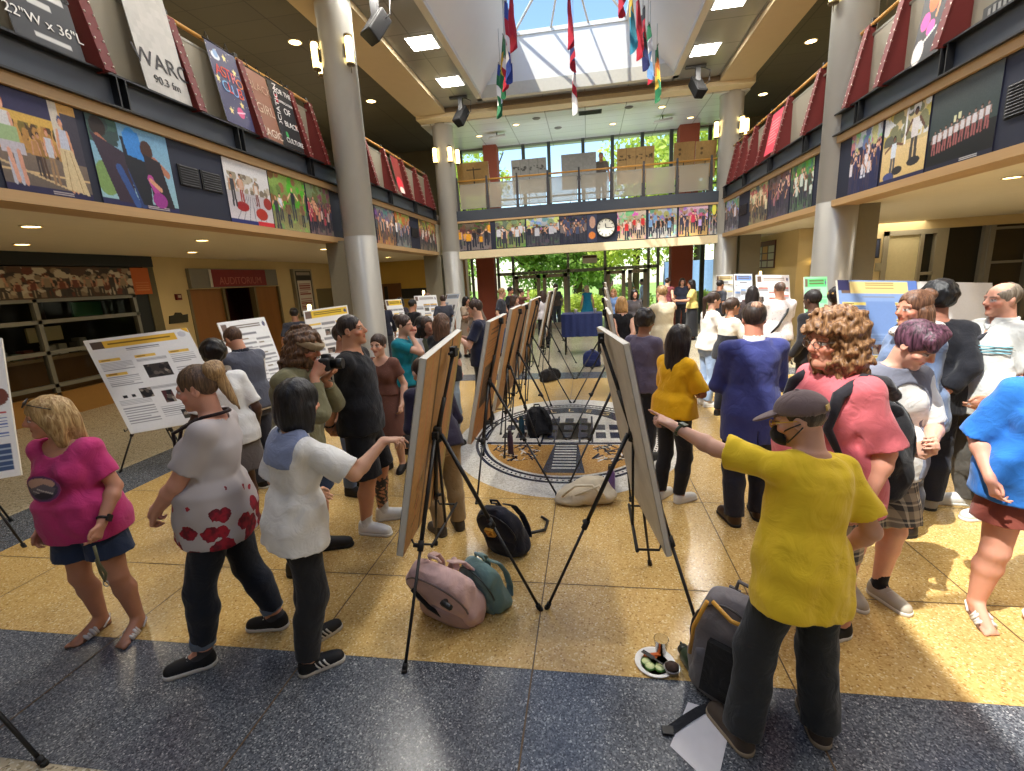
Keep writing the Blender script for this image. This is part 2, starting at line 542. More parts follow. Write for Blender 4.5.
sr(-.60, -.02, .60, .30, 0); sr(-.2, .02, .2, .42, 0)                    # wings and centre block of the hall
b.poly([(SX - SA * .24, SY + SB * .45, z), (SX + SA * .24, SY + SB * .45, z), (SX, SY + SB * .54, z)], 0)
for sx in (-1, 1):
    for k in range(3):
        for row in range(2):
            x = sx * (.27 + .115 * k); y = .04 + .13 * row
            sr(x - .04, y, x + .04, y + .09, 1, z + .0012)
for k in (-1, 0, 1):
    for row in range(3):
        sr(k * .125 - .038, .05 + .125 * row, k * .125 + .038, .13 + .125 * row, 1, z + .0012)
for k in (-2, -1, 1, 2): sr(k * .1 - .008, -.02, k * .1 + .008, .42, 1, z + .0006)
for k in range(16):                                                     # stone courses
    sr(-.6, -.01 + .02 * k, .6, -.006 + .02 * k, 3, z + .0004)
sr(-.64, -.05, .64, -.02, 1); sr(-.66, -.085, .66, -.065, 0)
ring(b, .0, .72, .0086, 4, 40, math.radians(196), math.radians(344))
b.poly([(SX - SA * .10, SY - SB * .2, z), (SX + SA * .10, SY - SB * .2, z), (SX + SA * .16, SY - SB * .68, z), (SX - SA * .16, SY - SB * .68, z)], 1)
for k in range(9): sr(-.09, -.12 - .06 * k, .09, -.095 - .06 * k, 0, z + .001)
q = random.Random(4)
for sx in (-1, 1):
    for k in range(80):                                                 # scribbled trees on both sides
        x, y = sx * q.uniform(.24, .6), q.uniform(-.5, -.22)
        if math.hypot(x, y) > .66: continue
        a = q.uniform(0, PI); l = q.uniform(.02, .05); dx, dy = math.cos(a) * l, math.sin(a) * l
        b.poly([(SX + SA * (x - dx), SY + SB * (y - dy), z), (SX + SA * (x + dx), SY + SB * (y + dy), z), (SX + SA * (x + dx - dy * .3), SY + SB * (y + dy + dx * .3), z), (SX + SA * (x - dx - dy * .3), SY + SB * (y - dy + dx * .3), z)], 1 if k % 3 else 0)
seal = struct('floor_seal', b, [FLOOR_WHITE, SEAL_NAVY, FLOOR_WHITE, mat((130, 122, 108), .5), SEAL_TAN])
for k, ch in enumerate('COLLEGE'):
    t = math.radians(142 - k * 17.4)
    p = (SX + SA * .60 * math.cos(t), SY + SB * .60 * math.sin(t), .010)
    text_mesh(ch, .2, 'seal_letter', mat((196, 168, 108), .4), seal, p, (math.sin(t) * .8 + .2, -math.cos(t) * .6, 0), (math.cos(t) * .6, math.sin(t) * .8 + .2, 0), .002)


def column(name, x, y, r, top):
    b = MB()
    b.lathe([(r * 1.02, 0), (r * 1.02, .12), (r, .13), (r, 3.0), (r * .985, 3.01), (r, 3.02), (r, top - .25), (r * 1.03, top - .24), (r * 1.03, top)], (x, y, 0), 40)
    struct(name, b, mat((170, 168, 162), .36, .3, .5, .05, 3))


column('column_front_left', -4.45, 9.25, .31, 7.05); column('column_front_right', 4.2, 9.3, .31, 7.05)
column('column_back_left', -4.5, 16.05, .33, 7.05); column('column_back_right', 4.2, 16.05, .33, 7.05)
b = MB(); b.box((-5.12, 9.1, 0), (-4.72, 9.6, 2.95)); struct('pillar_left', b, mat((128, 120, 100), .7))
b = MB(); b.box((4.45, 9.2, 0), (4.82, 9.75, 2.95)); struct('pillar_right', b, mat((128, 120, 100), .7))
b = MB(); b.box((4.6, 16, 0), (5.2, 16.5, 2.95)); b.box((-5.5, 16, 0), (-4.9, 16.5, 2.95)); struct('pillar_back', b, mat((128, 120, 100), .7))

YF = -7.0
for side, x, xo, y1 in (('left', XL, -9.6, 18.5), ('right', XR, 12.5, 18.5)):
    s = -1 if side == 'left' else 1
    x0, x1 = sorted((x + s * .06, xo))
    b = MB(); b.box((x0, YF, ZS), (x1, y1, ZP1 + .05)); struct('ceiling_under_gallery_' + side, b, SOFFIT)
    b = MB(); b.box((x0 + .01, YF, ZP1 + .06), (x1 - .01, y1, 4.25)); struct('floor_gallery_' + side, b, mat((150, 120, 74), .6))
    b = MB(); xa, xb = sorted((x, x + s * .06)); b.box((xa, YF, ZP0), (xb, YB - .3, ZP1)); struct('wall_fascia_' + side, b, NAVY)
    b = MB(); xa, xb = sorted((x - s * .05, x + s * .35)); b.box((xa, YF, 2.92), (xb, YB - .3, ZP0)); struct('trim_lower_' + side, b, WOODTRIM)
    b = MB(); xa, xb = sorted((x - s * .05, x + s * .1)); b.box((xa, YF, ZP1), (xb, YB - .3, ZT)); struct('trim_upper_' + side, b, WOODTRIM)
    b = MB()                                                            # steel edge beam with web stiffeners
    xa, xb = sorted((x - s * .02, x + s * .12)); b.box((xa, YF, ZT + .02), (xb, YB - .3, ZL - .02))
    xa, xb = sorted((x - s * .10, x + s * .2)); b.box((xa, YF, ZT), (xb, YB - .3, ZT + .02), 1); b.box((xa, YF, ZL - .02), (xb, YB - .3, ZL), 1)
    for y in np.arange(4.85, 15.6, 1.78):
        xa, xb = sorted((x - s * .10, x)); b.box((xa, y - .03, ZT + .02), (xb, y - .015, ZL - .02), 1); b.box((xa, y + .07, ZT + .02), (xb, y + .085, ZL - .02), 1)
    struct('beam_edge_' + side, b, [STEEL, BLACK])
b = MB(); b.box((XL + .1, YB, ZS), (XR + .1, 19.0, ZP1 + .05)); struct('ceiling_under_gallery_back', b, SOFFIT)
b = MB(); b.box((XL + .1, YB + .01, ZP1 + .06), (XR + .1, 18.9, 4.22)); struct('floor_gallery_back', b, mat((140, 126, 100), .6))
b = MB(); b.box((XL + .35, YB - .06, ZP0 - .02), (XR - .1, YB, ZP1)); struct('wall_fascia_back', b, NAVY)
b = MB(); b.box((XL + .35, YB - .12, 2.76), (XR - .1, YB + .3, ZP0 - .02)); struct('trim_lower_back', b, mat((226, 208, 168), .6))
b = MB(); b.box((XL + .35, YB - .1, ZP1), (XR - .1, YB + .05, ZP1 + .06)); struct('trim_upper_back', b, WOODTRIM)
b = MB(); b.box((XL + .35, YB - .1, ZP1 + .06), (XR - .1, YB + .1, 4.27)); struct('beam_edge_back', b, STEEL)

wl = -9.6
b = MB()
b.box((wl - .2, 9.55, 0), (wl, 10.35, ZS)); b.box((wl - .2, 10.35, 2.2), (wl, 13.9, ZS)); b.box((wl - .2, 13.9, 0), (wl, 18.5, ZS)); b.box((wl - .2, YF - 1, 0), (wl, 3.2, ZS))
b.box((wl - .2, YF - 1, 4.2), (wl, 20, 7.3), 1); b.box((wl - .2, YF - 1, ZS), (wl, 20, 4.2), 1)
struct('wall_left', b, [CREAM, OLIVE])
b = MB(); b.box((wl, 18.5, 0), (XL - .2, 18.7, ZS)); b.box((wl, 19.6, ZS), (-5.4, 19.8, 7.3), 1); struct('wall_back_left', b, [mat((198, 164, 84), .8, 0, .2, .05, 4), OLIVE])
b = MB()
b.box((5.75, 14.7, 0), (5.95, 18.5, ZS)); b.box((5.95, 14.7, 0), (6.15, 14.9, ZS)); b.box((7.2, 14.5, 0), (7.75, 14.7, ZS)); b.box((7.75, 14.5, 2.72), (12.5, 14.7, ZS))
b.box((6.15, 14.5, 2.75), (7.2, 14.7, ZS)); b.box((5.95, 16.5, 0), (7.4, 16.6, ZS), 1)
b.box((10.1, 14.5, 0), (10.25, 14.7, 2.72), 2)
struct('wall_right_back', b, [CREAM, mat((60, 58, 46), .8), ALU])
b = MB(); b.box((12.3, YF - 1, 0), (12.5, 20, 7.3), 0); struct('wall_right', b, [CREAM])
b = MB(); b.box((5.3, 19.6, 4.2), (12.5, 19.8, 7.3)); struct('wall_back_right', b, OLIVE)
b = MB(); b.box((-9.8, YF - 1, 0), (12.5, YF - .8, 7.3)); struct('wall_front', b, mat((190, 176, 140), .8))
b = MB(); b.box((5.96, 14.72, .0), (7.3, 14.74, .9)); struct('wall_low_panel', b, mat((120, 96, 70), .7))

TILE = None


def tile_mat(name, rgb, sx, sy, rough=.5):
    m, nt, b_, out = node_mat(name)
    tc = N(nt, 'ShaderNodeTexCoord'); br = N(nt, 'ShaderNodeTexBrick'); br.offset = 0
    mp = N(nt, 'ShaderNodeMapping'); mp.inputs['Scale'].default_value = (1 / sx, 1 / sy, 1)
    L(nt, tc.outputs['Object'], mp.inputs[0]); L(nt, mp.outputs[0], br.inputs['Vector'])
    br.inputs['Color1'].default_value = (*srgb(rgb), 1); br.inputs['Color2'].default_value = (*srgb([c * .95 for c in rgb]), 1)
    br.inputs['Mortar'].default_value = (*srgb([c * .72 for c in rgb]), 1)
    br.inputs['Scale'].default_value = 1; br.inputs['Mortar Size'].default_value = .012; br.inputs['Brick Width'].default_value = 1; br.inputs['Row Height'].default_value = 1
    L(nt, br.outputs['Color'], b_.inputs['Base Color']); b_.inputs['Roughness'].default_value = rough; b_.inputs['Metallic'].default_value = .15
    return m


WX0, WX1, WY1 = -2.85, 2.3, 14.5                                       # mouth of the skylight well
TX0, TX1, TZ = -1.86, 1.12, 8.45
b = MB(); b.box((-4.15, YF - 1, 7.12), (WX0 - .15, 15.2, 7.3)); b.box((WX1 + .15, YF - 1, 7.12), (3.65, 15.2, 7.3)); b.box((WX0 - .15, WY1 + .15, 7.12), (WX1 + .15, 15.2, 7.3))
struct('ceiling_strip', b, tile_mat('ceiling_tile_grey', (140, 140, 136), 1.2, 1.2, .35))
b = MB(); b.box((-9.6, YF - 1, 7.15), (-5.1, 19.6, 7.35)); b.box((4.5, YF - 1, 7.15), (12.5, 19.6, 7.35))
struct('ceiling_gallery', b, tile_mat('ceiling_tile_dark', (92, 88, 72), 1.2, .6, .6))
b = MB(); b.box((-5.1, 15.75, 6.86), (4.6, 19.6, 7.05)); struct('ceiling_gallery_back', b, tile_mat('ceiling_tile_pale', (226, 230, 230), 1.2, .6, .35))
SOFF2 = mat((196, 178, 144), .7, 0, .3, .04, 4)
b = MB(); b.box((-5.12, YF - 1, 7.0), (-4.15, 15.3, 7.4)); struct('beam_left', b, SOFF2)
b = MB(); b.box((3.65, YF - 1, 7.0), (4.5, 15.3, 7.4)); struct('beam_right', b, SOFF2)
b = MB(); b.box((-5.1, 15.3, 6.9), (4.6, 15.75, 7.4)); b.box((-4.15, 15.2, 7.02), (3.65, 15.3, 7.4), 1); struct('beam_back', b, [mat((222, 206, 170), .7), mat((120, 104, 84), .6)])
b = MB()                                                                # lip and slanting sides of the well
for xa, xb in ((WX0 - .15, WX0), (WX1, WX1 + .15)): b.box((xa, YF - 1, 7.0), (xb, WY1 + .15, 7.32), 1)
b.box((WX0 - .15, WY1 - .03, 7.0), (WX1 + .15, WY1 + .15, 7.32), 1)
T = .12


def slab(p):                                                            # slanted wall of some thickness
    p = [np.array(q, float) for q in p]; n = np.cross(p[1] - p[0], p[3] - p[0]); n /= np.linalg.norm(n)
    b.hexa([*p, *[q + n * T for q in p]])


slab([(WX0, YF - 1, 7.1), (WX0, WY1, 7.1), (TX0, WY1, TZ), (TX0, YF - 1, TZ)][::-1])
slab([(WX1, YF - 1, 7.1), (WX1, WY1, 7.1), (TX1, WY1, TZ), (TX1, YF - 1, TZ)])
b.box((WX0, WY1, 7.1), (WX1, WY1 + T, TZ))
struct('ceiling_skylight_well', b, [WHITEPAINT, mat((206, 200, 184), .6)])
# roof over everything else so that the sun comes only through the skylight
b = MB(); b.box((-14, YF - 1.2, 7.5), (-2.9, 20, 7.7)); b.box((2.4, YF - 1.2, 7.5), (14, 20, 7.7)); b.box((-2.9, 14.75, 7.5), (2.4, 20, 7.7)); struct('roof', b, mat((120, 118, 112), .9))

# skylight: hipped glazing on white bars
RX, RZ = (TX0 + TX1) / 2, 9.55
b = MB(); g = MB()
b.box((TX0 - .1, YF - 1, TZ - .02), (TX0 + .03, WY1 + .1, TZ + .08)); b.box((TX1 - .03, YF - 1, TZ - .02), (TX1 + .1, WY1 + .1, TZ + .08)); b.box((TX0, WY1 - .03, TZ - .02), (TX1, WY1 + .1, TZ + .08))
HY = 12.9
b.tube([(RX, YF - 1, RZ), (RX, HY, RZ)], .045, 6)
for y in np.arange(YF - .6, HY + .1, 1.0):
    for x in (TX0, TX1): b.tube([(x, y, TZ + .05), (RX, y, RZ)], .03, 6)
for x in (TX0, TX1): b.tube([(x, WY1, TZ + .05), (RX, HY, RZ)], .035, 6)
for k in (1, 2):
    x = TX0 + (TX1 - TX0) * k / 3
    b.tube([(x, WY1, TZ + .05), (RX + (x - RX) * .05, HY + .08, RZ - .05)], .03, 6)
g.poly([(TX0, YF - 1, TZ + .06), (TX0, WY1, TZ + .06), (RX, HY, RZ + .01), (RX, YF - 1, RZ + .01)]); g.poly([(TX1, WY1, TZ + .06), (TX1, YF - 1, TZ + .06), (RX, YF - 1, RZ + .01), (RX, HY, RZ + .01)])
g.poly([(TX0, WY1, TZ + .06), (TX1, WY1, TZ + .06), (RX, HY, RZ + .01)])
sk = struct('window_skylight', b, WHITEPAINT)
struct('glazing', g, glass_mat('skylight_glass', (.93, .97, 1.0), .04), sk)

GY = 19.0
FRAME = mat((128, 132, 120), .5, .2, .4, .04)
FRAMED = mat((66, 72, 66), .5, .2, .4, .04)
BRICK = mat((150, 82, 64), .8, 0, .2, .2, 30)
b = MB(); g = MB()
xs_up = [-5.35, -4.7, -3.55, -2.3, -1.35, -.1, .95, 2.0, 3.0, 4.3, 5.2]
for x in xs_up: b.box((x - .06, GY - .06, 4.2), (x + .06, GY + .06, 6.9), 1)
for z in (4.2, 4.55, 4.95): b.box((-5.4, GY - .03, z), (5.3, GY + .03, z + .05), 1)
b.box((-5.4, GY - .05, 3.3), (5.3, GY + .08, 4.2), 0); b.box((-5.4, GY - .05, 6.8), (5.3, GY + .08, 7.0), 0)
g.poly([(-5.4, GY + .01, 4.2), (5.3, GY + .01, 4.2), (5.3, GY + .01, 6.9), (-5.4, GY + .01, 6.9)])
for x in (-5.3, -4.55, -3.5, -2.9, -.75, .65, 2.25, 2.6): b.box((x - .05, GY - .05, 0), (x + .05, GY + .05, 3.3), 0)
b.box((-3.5, GY - .05, 2.15), (2.6, GY + .05, 2.27), 0); b.box((-5.4, GY - .05, 3.2), (5.3, GY + .05, 3.3), 0)
b.box((4.1, GY - .06, 0), (4.25, GY + .06, 3.3), 1); b.box((4.9, GY - .06, 0), (5.05, GY + .06, 3.3), 1)
g.poly([(-5.4, GY + .01, 0), (5.3, GY + .01, 0), (5.3, GY + .01, 3.3), (-5.4, GY + .01, 3.3)])
wb = struct('window_back', b, [FRAME, FRAMED])
struct('glazing', g, glass_mat('front_glass', (.93, .97, .93), .06), wb)
for n_, (x0, x1) in enumerate(((-2.85, -1.85), (-1.75, -.8), (.7, 1.4), (1.5, 2.2))):
    b = MB()
    for xa, xb, za, zb in ((x0, x0 + .14, .02, 2.13), (x1 - .14, x1, .02, 2.13), (x0, x1, .02, .25), (x0, x1, 2.0, 2.13)): b.box((xa, GY - .09, za), (xb, GY - .03, zb))
    d = struct('door_%d' % (n_ + 1), b, mat((150, 140, 122), .5, .2))
    h = MB(); h.tube([(x1 - .2, GY - .12, .9), (x1 - .2, GY - .12, 1.3)], .015, 6); struct('door_handle', h, metal((150, 150, 150)), d)
b = MB(); b.box((-4.3, 18.6, 0), (-3.6, 19.1, 3.3)); b.box((3.0, 18.5, 0), (3.75, 19.1, 3.3)); b.box((-3.75, 18.6, 4.2), (-3.25, 19.1, 6.86)); b.box((3.2, 18.5, 4.2), (3.85, 19.1, 6.86))
struct('pillar_brick', b, BRICK)
b = MB(); b.box((-5.6, GY + .3, 0), (-4.9, GY + .7, 3.4)); struct('wall_brick_outside', b, mat((206, 156, 122), .8))

b = MB(); g = MB()
sf = ALU
b.box((wl - .12, 3.2, 2.72), (wl + .02, 9.55, ZS), 1)
for z in (2.08, 1.70, 1.15, .55): b.box((wl - .1, 3.2, z), (wl, 9.0, z + .07), 0)
for y in (3.3, 5.2, 7.05, 8.95): b.box((wl - .1, y - .035, 0), (wl, y + .035, 2.15), 0)
b.box((wl - .1, 3.2, 0), (wl, 9.0, .45), 2); b.box((wl - .15, 9.0, 0), (wl - .02, 9.3, 2.15), 1); b.box((wl - .15, 9.3, 0), (wl, 9.55, 2.72), 3); b.box((wl - .15, 9.0, 2.15), (wl - .1, 9.3, 2.72), 1)
g.poly([(wl - .05, 3.2, .45), (wl - .05, 9.0, .45), (wl - .05, 9.0, 2.15), (wl - .05, 3.2, 2.15)])
w1 = struct('window_1', b, [sf, mat((24, 26, 22), .5), mat((150, 108, 50), .5), mat((96, 88, 62), .7)])
struct('glazing', g, glass_mat('shop_glass', (.8, .82, .8), .15), w1)
b = MB(); b.box((wl - 3.2, 3.0, 0), (wl - 3.0, 9.4, 2.9)); b.box((wl - 3.2, 2.9, 0), (wl - .2, 3.1, 2.9)); b.box((wl - 3.2, 9.4, 0), (wl - .2, 9.5, 2.9)); b.box((wl - 3.2, 2.9, 2.75), (wl - .15, 9.5, 2.9))
struct('wall_shop_inside', b, mat((70, 72, 60), .8))
b = MB(); b.box((wl - 1.6, 10.2, 0), (wl - 1.5, 14.1, 2.6)); b.box((wl - 1.6, 10.1, 0), (wl - .2, 10.2, 2.6)); b.box((wl - 1.6, 14.0, 0), (wl - .2, 14.1, 2.6)); b.box((wl - 1.6, 10.2, 2.5), (wl - .2, 14.0, 2.6)); struct('wall_auditorium', b, mat((84, 30, 26), .8))
b = MB()
for y0, y1, c in ((10.4, 11.55, 0), (12.75, 13.85, 0)):
    b.box((wl - .12, y0, 0), (wl - .04, y1, 2.2), 0)
b.box((wl - .95, 11.55, 0), (wl - .85, 12.75, 2.2), 1); b.box((wl - .14, 11.5, 0), (wl + .02, 11.58, 2.2), 2); b.box((wl - .14, 12.72, 0), (wl + .02, 12.8, 2.2), 2); b.box((wl - .14, 10.35, 0), (wl + .02, 10.42, 2.2), 2); b.box((wl - .14, 13.83, 0), (wl + .02, 13.9, 2.2), 2)
d = struct('door_5', b, [mat((150, 98, 42), .5, 0, .4, .2, 5, 0, 60, 0, (1, 1, .1), 'w'), mat((70, 22, 20), .7), mat((120, 104, 70), .5)])
h = MB(); h.box((wl - .03, 11.3, 1.0), (wl + .02, 11.36, 1.3)); h.box((wl - .03, 12.95, 1.0), (wl + .02, 13.0, 1.3)); struct('door_handle', h, metal((140, 130, 110)), d)
b = MB(); b.box((wl - .05, 16.0, 0), (wl + .03, 17.2, 2.05)); d = struct('door_6', b, mat((120, 108, 76), .6))
b = MB(); b.box((-8.6, 18.42, 0), (-7.4, 18.5, 2.1)); d = struct('door_7', b, mat((110, 72, 34), .5))
b = MB(); b.box((-8.1, 18.40, .9), (-7.95, 18.42, 2.0)); struct('door_window', b, mat((40, 36, 28), .3), d)

# right back: door with side light, dark openings, glazed office front
b = MB()
dx0, dx1 = 7.75, 9.0
for xa, xb, za, zb in ((dx0, dx0 + .12, 0, 2.72), (8.62, 8.7, 0, 2.6), (dx1 - .02, dx1 + .25, 0, 2.72), (dx0, dx1, 2.6, 2.72), (8.66, dx1, 1.55, 1.62)): b.box((xa, 14.45, za), (xb, 14.7, zb), 0)
b.box((dx0 + .12, 14.52, 0), (8.62, 14.6, 2.6), 1); b.box((8.7, 14.6, 0), (dx1, 14.64, 2.6), 2)
d = struct('door_8', b, [mat((160, 150, 124), .5, .2), mat((216, 200, 150), .5), mat((40, 38, 30), .15)])
h = MB(); h.tube([(8.1, 14.49, 1.15), (8.3, 14.49, 1.15)], .02, 6); struct('door_handle', h, metal((150, 140, 120)), d)
b = MB(); b.box((9.25, 14.62, 0), (10.1, 14.66, 2.72), 1)
for x in (10.25, 11.2, 11.35, 12.3): b.box((x - .06, 14.45, 0), (x + .06, 14.66, 2.72), 0)
for z in (.9, 1.75, 2.6): b.box((10.25, 14.47, z), (12.3, 14.6, z + .06), 0)
b.box((10.25, 14.62, 0), (12.3, 14.66, 2.72), 2)
struct('window_2', b, [ALU, mat((30, 28, 22), .3), mat((58, 50, 36), .12)])
b = MB(); b.box((6.2, 14.55, 0), (7.15, 14.6, 2.7)); struct('doorway_shade_sheet', b, mat((40, 42, 34), .2))  # dark sheet standing in for the shade inside the open doorway
# ================================================================== GALLERY RAILINGS, BANNERS, PICTURES
WOODRAIL = mat((190, 138, 62), .4, 0, .45, .12, 8, 0, 60, 0, (1, .1, 4), 'rail')
BOLT = metal((196, 190, 180), .4)
PERF = mesh_panel_mat()


def railing(name, label, x, s, y0, y1, ys):
    """side gallery railing: s = -1 for the gallery on the low-x side; pylons lean out over the hall"""
    t = thing(name, label, 'railing', (x, (y0 + y1) / 2, ZL))
    b = MB(); b.tube([(x + s * .12, y0, ZR), (x + s * .12, y1, ZR)], .028, 10); b.build('handrail', WOODRAIL, t)

    for z in (4.42, 5.22): b = MB(); b.box((x + s * .115, y0, z), (x + s * .135, y1, z + .03)); b.build('panel_rail', ALU, t)
    for y in ys:
        b = MB()                                                        # tapered plate with a riveted flange on the sloping edge
        zt, zb = 5.36, 4.3
        xi, xt, xb = x + s * .16, x + s * .06, x - s * .17
        b.prism([(xi, y - .012, zb), (xb, y - .012, zb), (xt, y - .012, zt), (xi, y - .012, zt)], (0, .024, 0))
        b.prism([(xb, y - .06, zb), (xb - s * .012, y - .06, zb), (xt - s * .012, y - .06, zt), (xt, y - .06, zt)], (0, .12, 0))
        p = b.build('pylon', REDSTEEL, t)
        b = MB()
        for k in range(9):
            f = (k + .5) / 9; xx = xb + (xt - xb) * f - s * .014; zz = zb + (zt - zb) * f
            for dy in (-.045, .045): b.lathe([(0, 0), (.010, .0), (.010, .008), (0, .010)], (xx, y + dy, zz), 6, axis='x')
            b.box((xx + s * .022, y - .018, zz - .007), (xx + s * .036, y - .012, zz + .007))
        b.build('rivet_pattern', BOLT, p)
        b = MB(); b.box((x + s * .10, y - .03, zt - .02), (x + s * .16, y + .03, zt + .09)); b.build('post_cap', BLACK, t)
    for a, c in zip(ys[:-1], ys[1:]):
        if c - a > 1.6: continue
        b = MB(); b.box((x + s * .12, a + .06, 4.45), (x + s * .128, c - .06, 5.22)); b.build('mesh_panel', PERF, t)
    return t


railing('gallery_railing', 'gallery railing with red steel pylons above the auditorium side', XL, -1, 1.0, 8.95, [1.1, 2.3, 3.5, 4.7, 5.9, 7.1, 8.33, 8.9])
railing('gallery_railing', 'gallery railing with red pylons behind the column on the auditorium side', XL, -1, 9.75, 15.5, [9.9, 11.08, 12.15, 13.35, 14.34, 15.35])
railing('gallery_railing', 'gallery railing with red steel pylons above the office side', XR, 1, 1.0, 8.95, [2.0, 3.2, 4.35, 5.5, 6.7, 7.83, 8.66])
railing('gallery_railing', 'gallery railing with red pylons behind the column on the office side', XR, 1, 9.75, 15.5, [10.15, 11.5, 12.6, 13.5, 14.3, 15.0])
t = thing('gallery_railing', 'railing with dark posts across the glazed back gallery', 'railing', (-.4, YB, 4.27))
b = MB(); b.tube([(XL + .4, YB + .08, 5.2), (XR - .1, YB + .08, 5.2)], .028, 10); b.build('handrail', WOODRAIL, t)
px_ = np.linspace(XL + .75, XR - .35, 9)
for x in px_:
    b = MB(); b.prism([(x - .05, YB + .0, 4.27), (x + .05, YB + .0, 4.27), (x + .025, YB + .0, 5.3), (x - .025, YB + .0, 5.3)], (0, .06, 0)); b.build('post', mat((56, 52, 54), .5), t)
for a, c in zip(px_[:-1], px_[1:]):
    b = MB(); b.box((a + .06, YB + .05, 4.36), (c - .06, YB + .058, 5.06)); b.build('mesh_panel', PERF, t)

    for z in (5.06, 4.33): b = MB(); b.box((a + .04, YB + .045, z), (c - .04, YB + .063, z + .03)); b.build('panel_rail', ALU, t)


def banner(label, x, s, y0, y1, z0, z1, cv, texts=()):
    """cloth hung over the handrail: cv is the printed face towards the hall"""
    xt, xb = x + s * .05, x - s * .10
    t = thing('banner', label, 'banner', (xt, (y0 + y1) / 2, z0))
    b = MB(); e = s * .006
    b.hexa([(xb, y0, z0), (xb, y1, z0), (xb + e, y1, z0), (xb + e, y0, z0), (xt, y0, z1), (xt, y1, z1), (xt + e, y1, z1), (xt + e, y0, z1)]); b.build('cloth_panel', cloth((120, 118, 114)), t)
    b = MB(); b.tube([(xt, y0 - .02, z1), (xt, y1 + .02, z1)], .012, 6); b.build('hanging_rod', BLACK, t)
    for y in (y0 + .1, y1 - .1):
        b = MB(); b.tube([(xt, y, z1), (xt + s * .04, y, z1 + .12), (x + s * .12, y, ZR + .03)], .006, 5); b.build('tie', BLACK, t)
    # reading direction for someone in the hall
    if s < 0: o, du = (xt - s * .003, y0, z1), (0, y1 - y0, 0)
    else: o, du = (xt - s * .003, y1, z1), (0, y0 - y1, 0)
    cv.mesh('printed_face', np.array(o), du, (xb - xt, 0, z0 - z1), t)
    dv = np.array((xb - xt, 0, z0 - z1)); du = np.array(du)
    for txt, u, v, size, c, in texts:
        text_mesh(txt, size, 'lettering', mat(c, .6), t, np.array(o) + du * u + dv * v + np.array((-s * .006, 0, 0)), du, -dv, .003)
    return t


ys = np.arange(.2, 15.3, .905)
c = Canvas(60, 90, (58, 58, 60)); c.rect(.2, 0, .9, .62, (206, 202, 198)); c.rect(.34, .67, .66, .71, (196, 194, 190)); c.rect(.3, .91, .82, .95, (196, 194, 190))
banner('dark grey banner giving the size of upper event banners', XL, -1, 3.93, 4.52, 4.32, 5.5, c, [('UPPER', .55, .30, .15, (50, 50, 52)), ('EVENT', .55, .44, .15, (50, 50, 52)), ('BANNERS', .55, .58, .13, (50, 50, 52)), ('22"W x 36"L', .5, .86, .125, (226, 222, 216))])
c = Canvas(60, 90, (178, 174, 168)); c.speckle(.03, 2, 6)
banner('white banner lettered WARC 90.3 fm hung on the railing', XL, -1, 5.2, 5.82, 4.33, 5.55, c, [('WARC', .5, .78, .25, (48, 44, 46)), ('90.3 fm', .5, .91, .12, (48, 44, 46))])
c = Canvas(90, 130, (48, 46, 84)); c.blobs(0, 0, 1, 1, [(226, 216, 190), (90, 88, 130)], 60, .006, 3)


def star(c, x, y, r, col):
    a = c.h / c.w
    c.poly([(x + (r if k % 2 == 0 else r * .45) * a * math.sin(k * PI / 5), y - (r if k % 2 == 0 else r * .45) * math.cos(k * PI / 5)) for k in range(10)], col)


for x, y in ((.55, .13), (.8, .26), (.12, .45), (.75, .68), (.28, .82)): star(c, x, y, .055, (226, 206, 130))
c.ell(.25, .16, .14, .05, (196, 204, 214)); c.ell(.27, .13, .08, .05, (120, 150, 190)); c.ell(.62, .80, .12, .07, (196, 70, 120)); c.seg(.48, .82, .78, .78, .008, (236, 190, 210))
banner('navy banner with yellow stars and coloured club lettering', XL, -1, 6.42, 6.98, 4.34, 5.36, c, [('A', .2, .40, .2, (206, 66, 56)), ('S', .36, .40, .2, (196, 90, 60)), ('T', .5, .40, .2, (210, 70, 66)), ('R', .7, .42, .2, (206, 110, 120)), ('O', .88, .45, .18, (206, 120, 70)), ('C', .3, .58, .2, (110, 160, 206)), ('L', .46, .58, .2, (206, 66, 60)), ('U', .62, .60, .2, (110, 150, 206)), ('B', .80, .60, .2, (210, 80, 56))])
c = Canvas(50, 90, (134, 90, 70))
banner('brown banner beside the navy starry one', XL, -1, 7.17, 7.64, 4.34, 5.32, c, [('BLACK', .5, .3, .17, (176, 140, 118)), ('GIRL', .5, .62, .2, (196, 168, 146)), ('MAGIC', .5, .95, .17, (214, 196, 180))])
c = Canvas(60, 100, (30, 28, 30)); c.rect(.12, .02, .2, .95, (34, 30, 32)); c.ell(.9, .6, .05, .04, (206, 120, 50)); c.ell(.3, .8, .06, .05, (60, 150, 80)); c.rect(.22, .2, .3, .32, (186, 40, 60))
tb = banner('black banner lettered for an association of black culture', XL, -1, 7.68, 8.24, 4.34, 5.34, c, [('FOR THE', .62, .16, .11, (226, 222, 220)), ('APPRECIATION', .64, .3, .055, (226, 222, 220)), ('OF', .6, .46, .14, (226, 222, 220)), ('BLACK', .64, .66, .12, (226, 222, 220)), ('CULTURE', .6, .92, .11, (226, 222, 220))])
text_mesh('ASSOCIATION', .13, 'lettering', mat((220, 216, 214), .6), tb, (XL + .05, 7.78, 4.84), (0, -.1, 1), (0, -1, -.1), .003)
c = Canvas(60, 90, (120, 26, 34)); c.ell(.5, .75, .4, .2, (206, 40, 60)); c.ell(.6, .92, .3, .1, (226, 216, 206))
banner('small dark banner with a red and white foot behind the column', XL, -1, 12.5, 13.0, 4.4, 5.3, c)
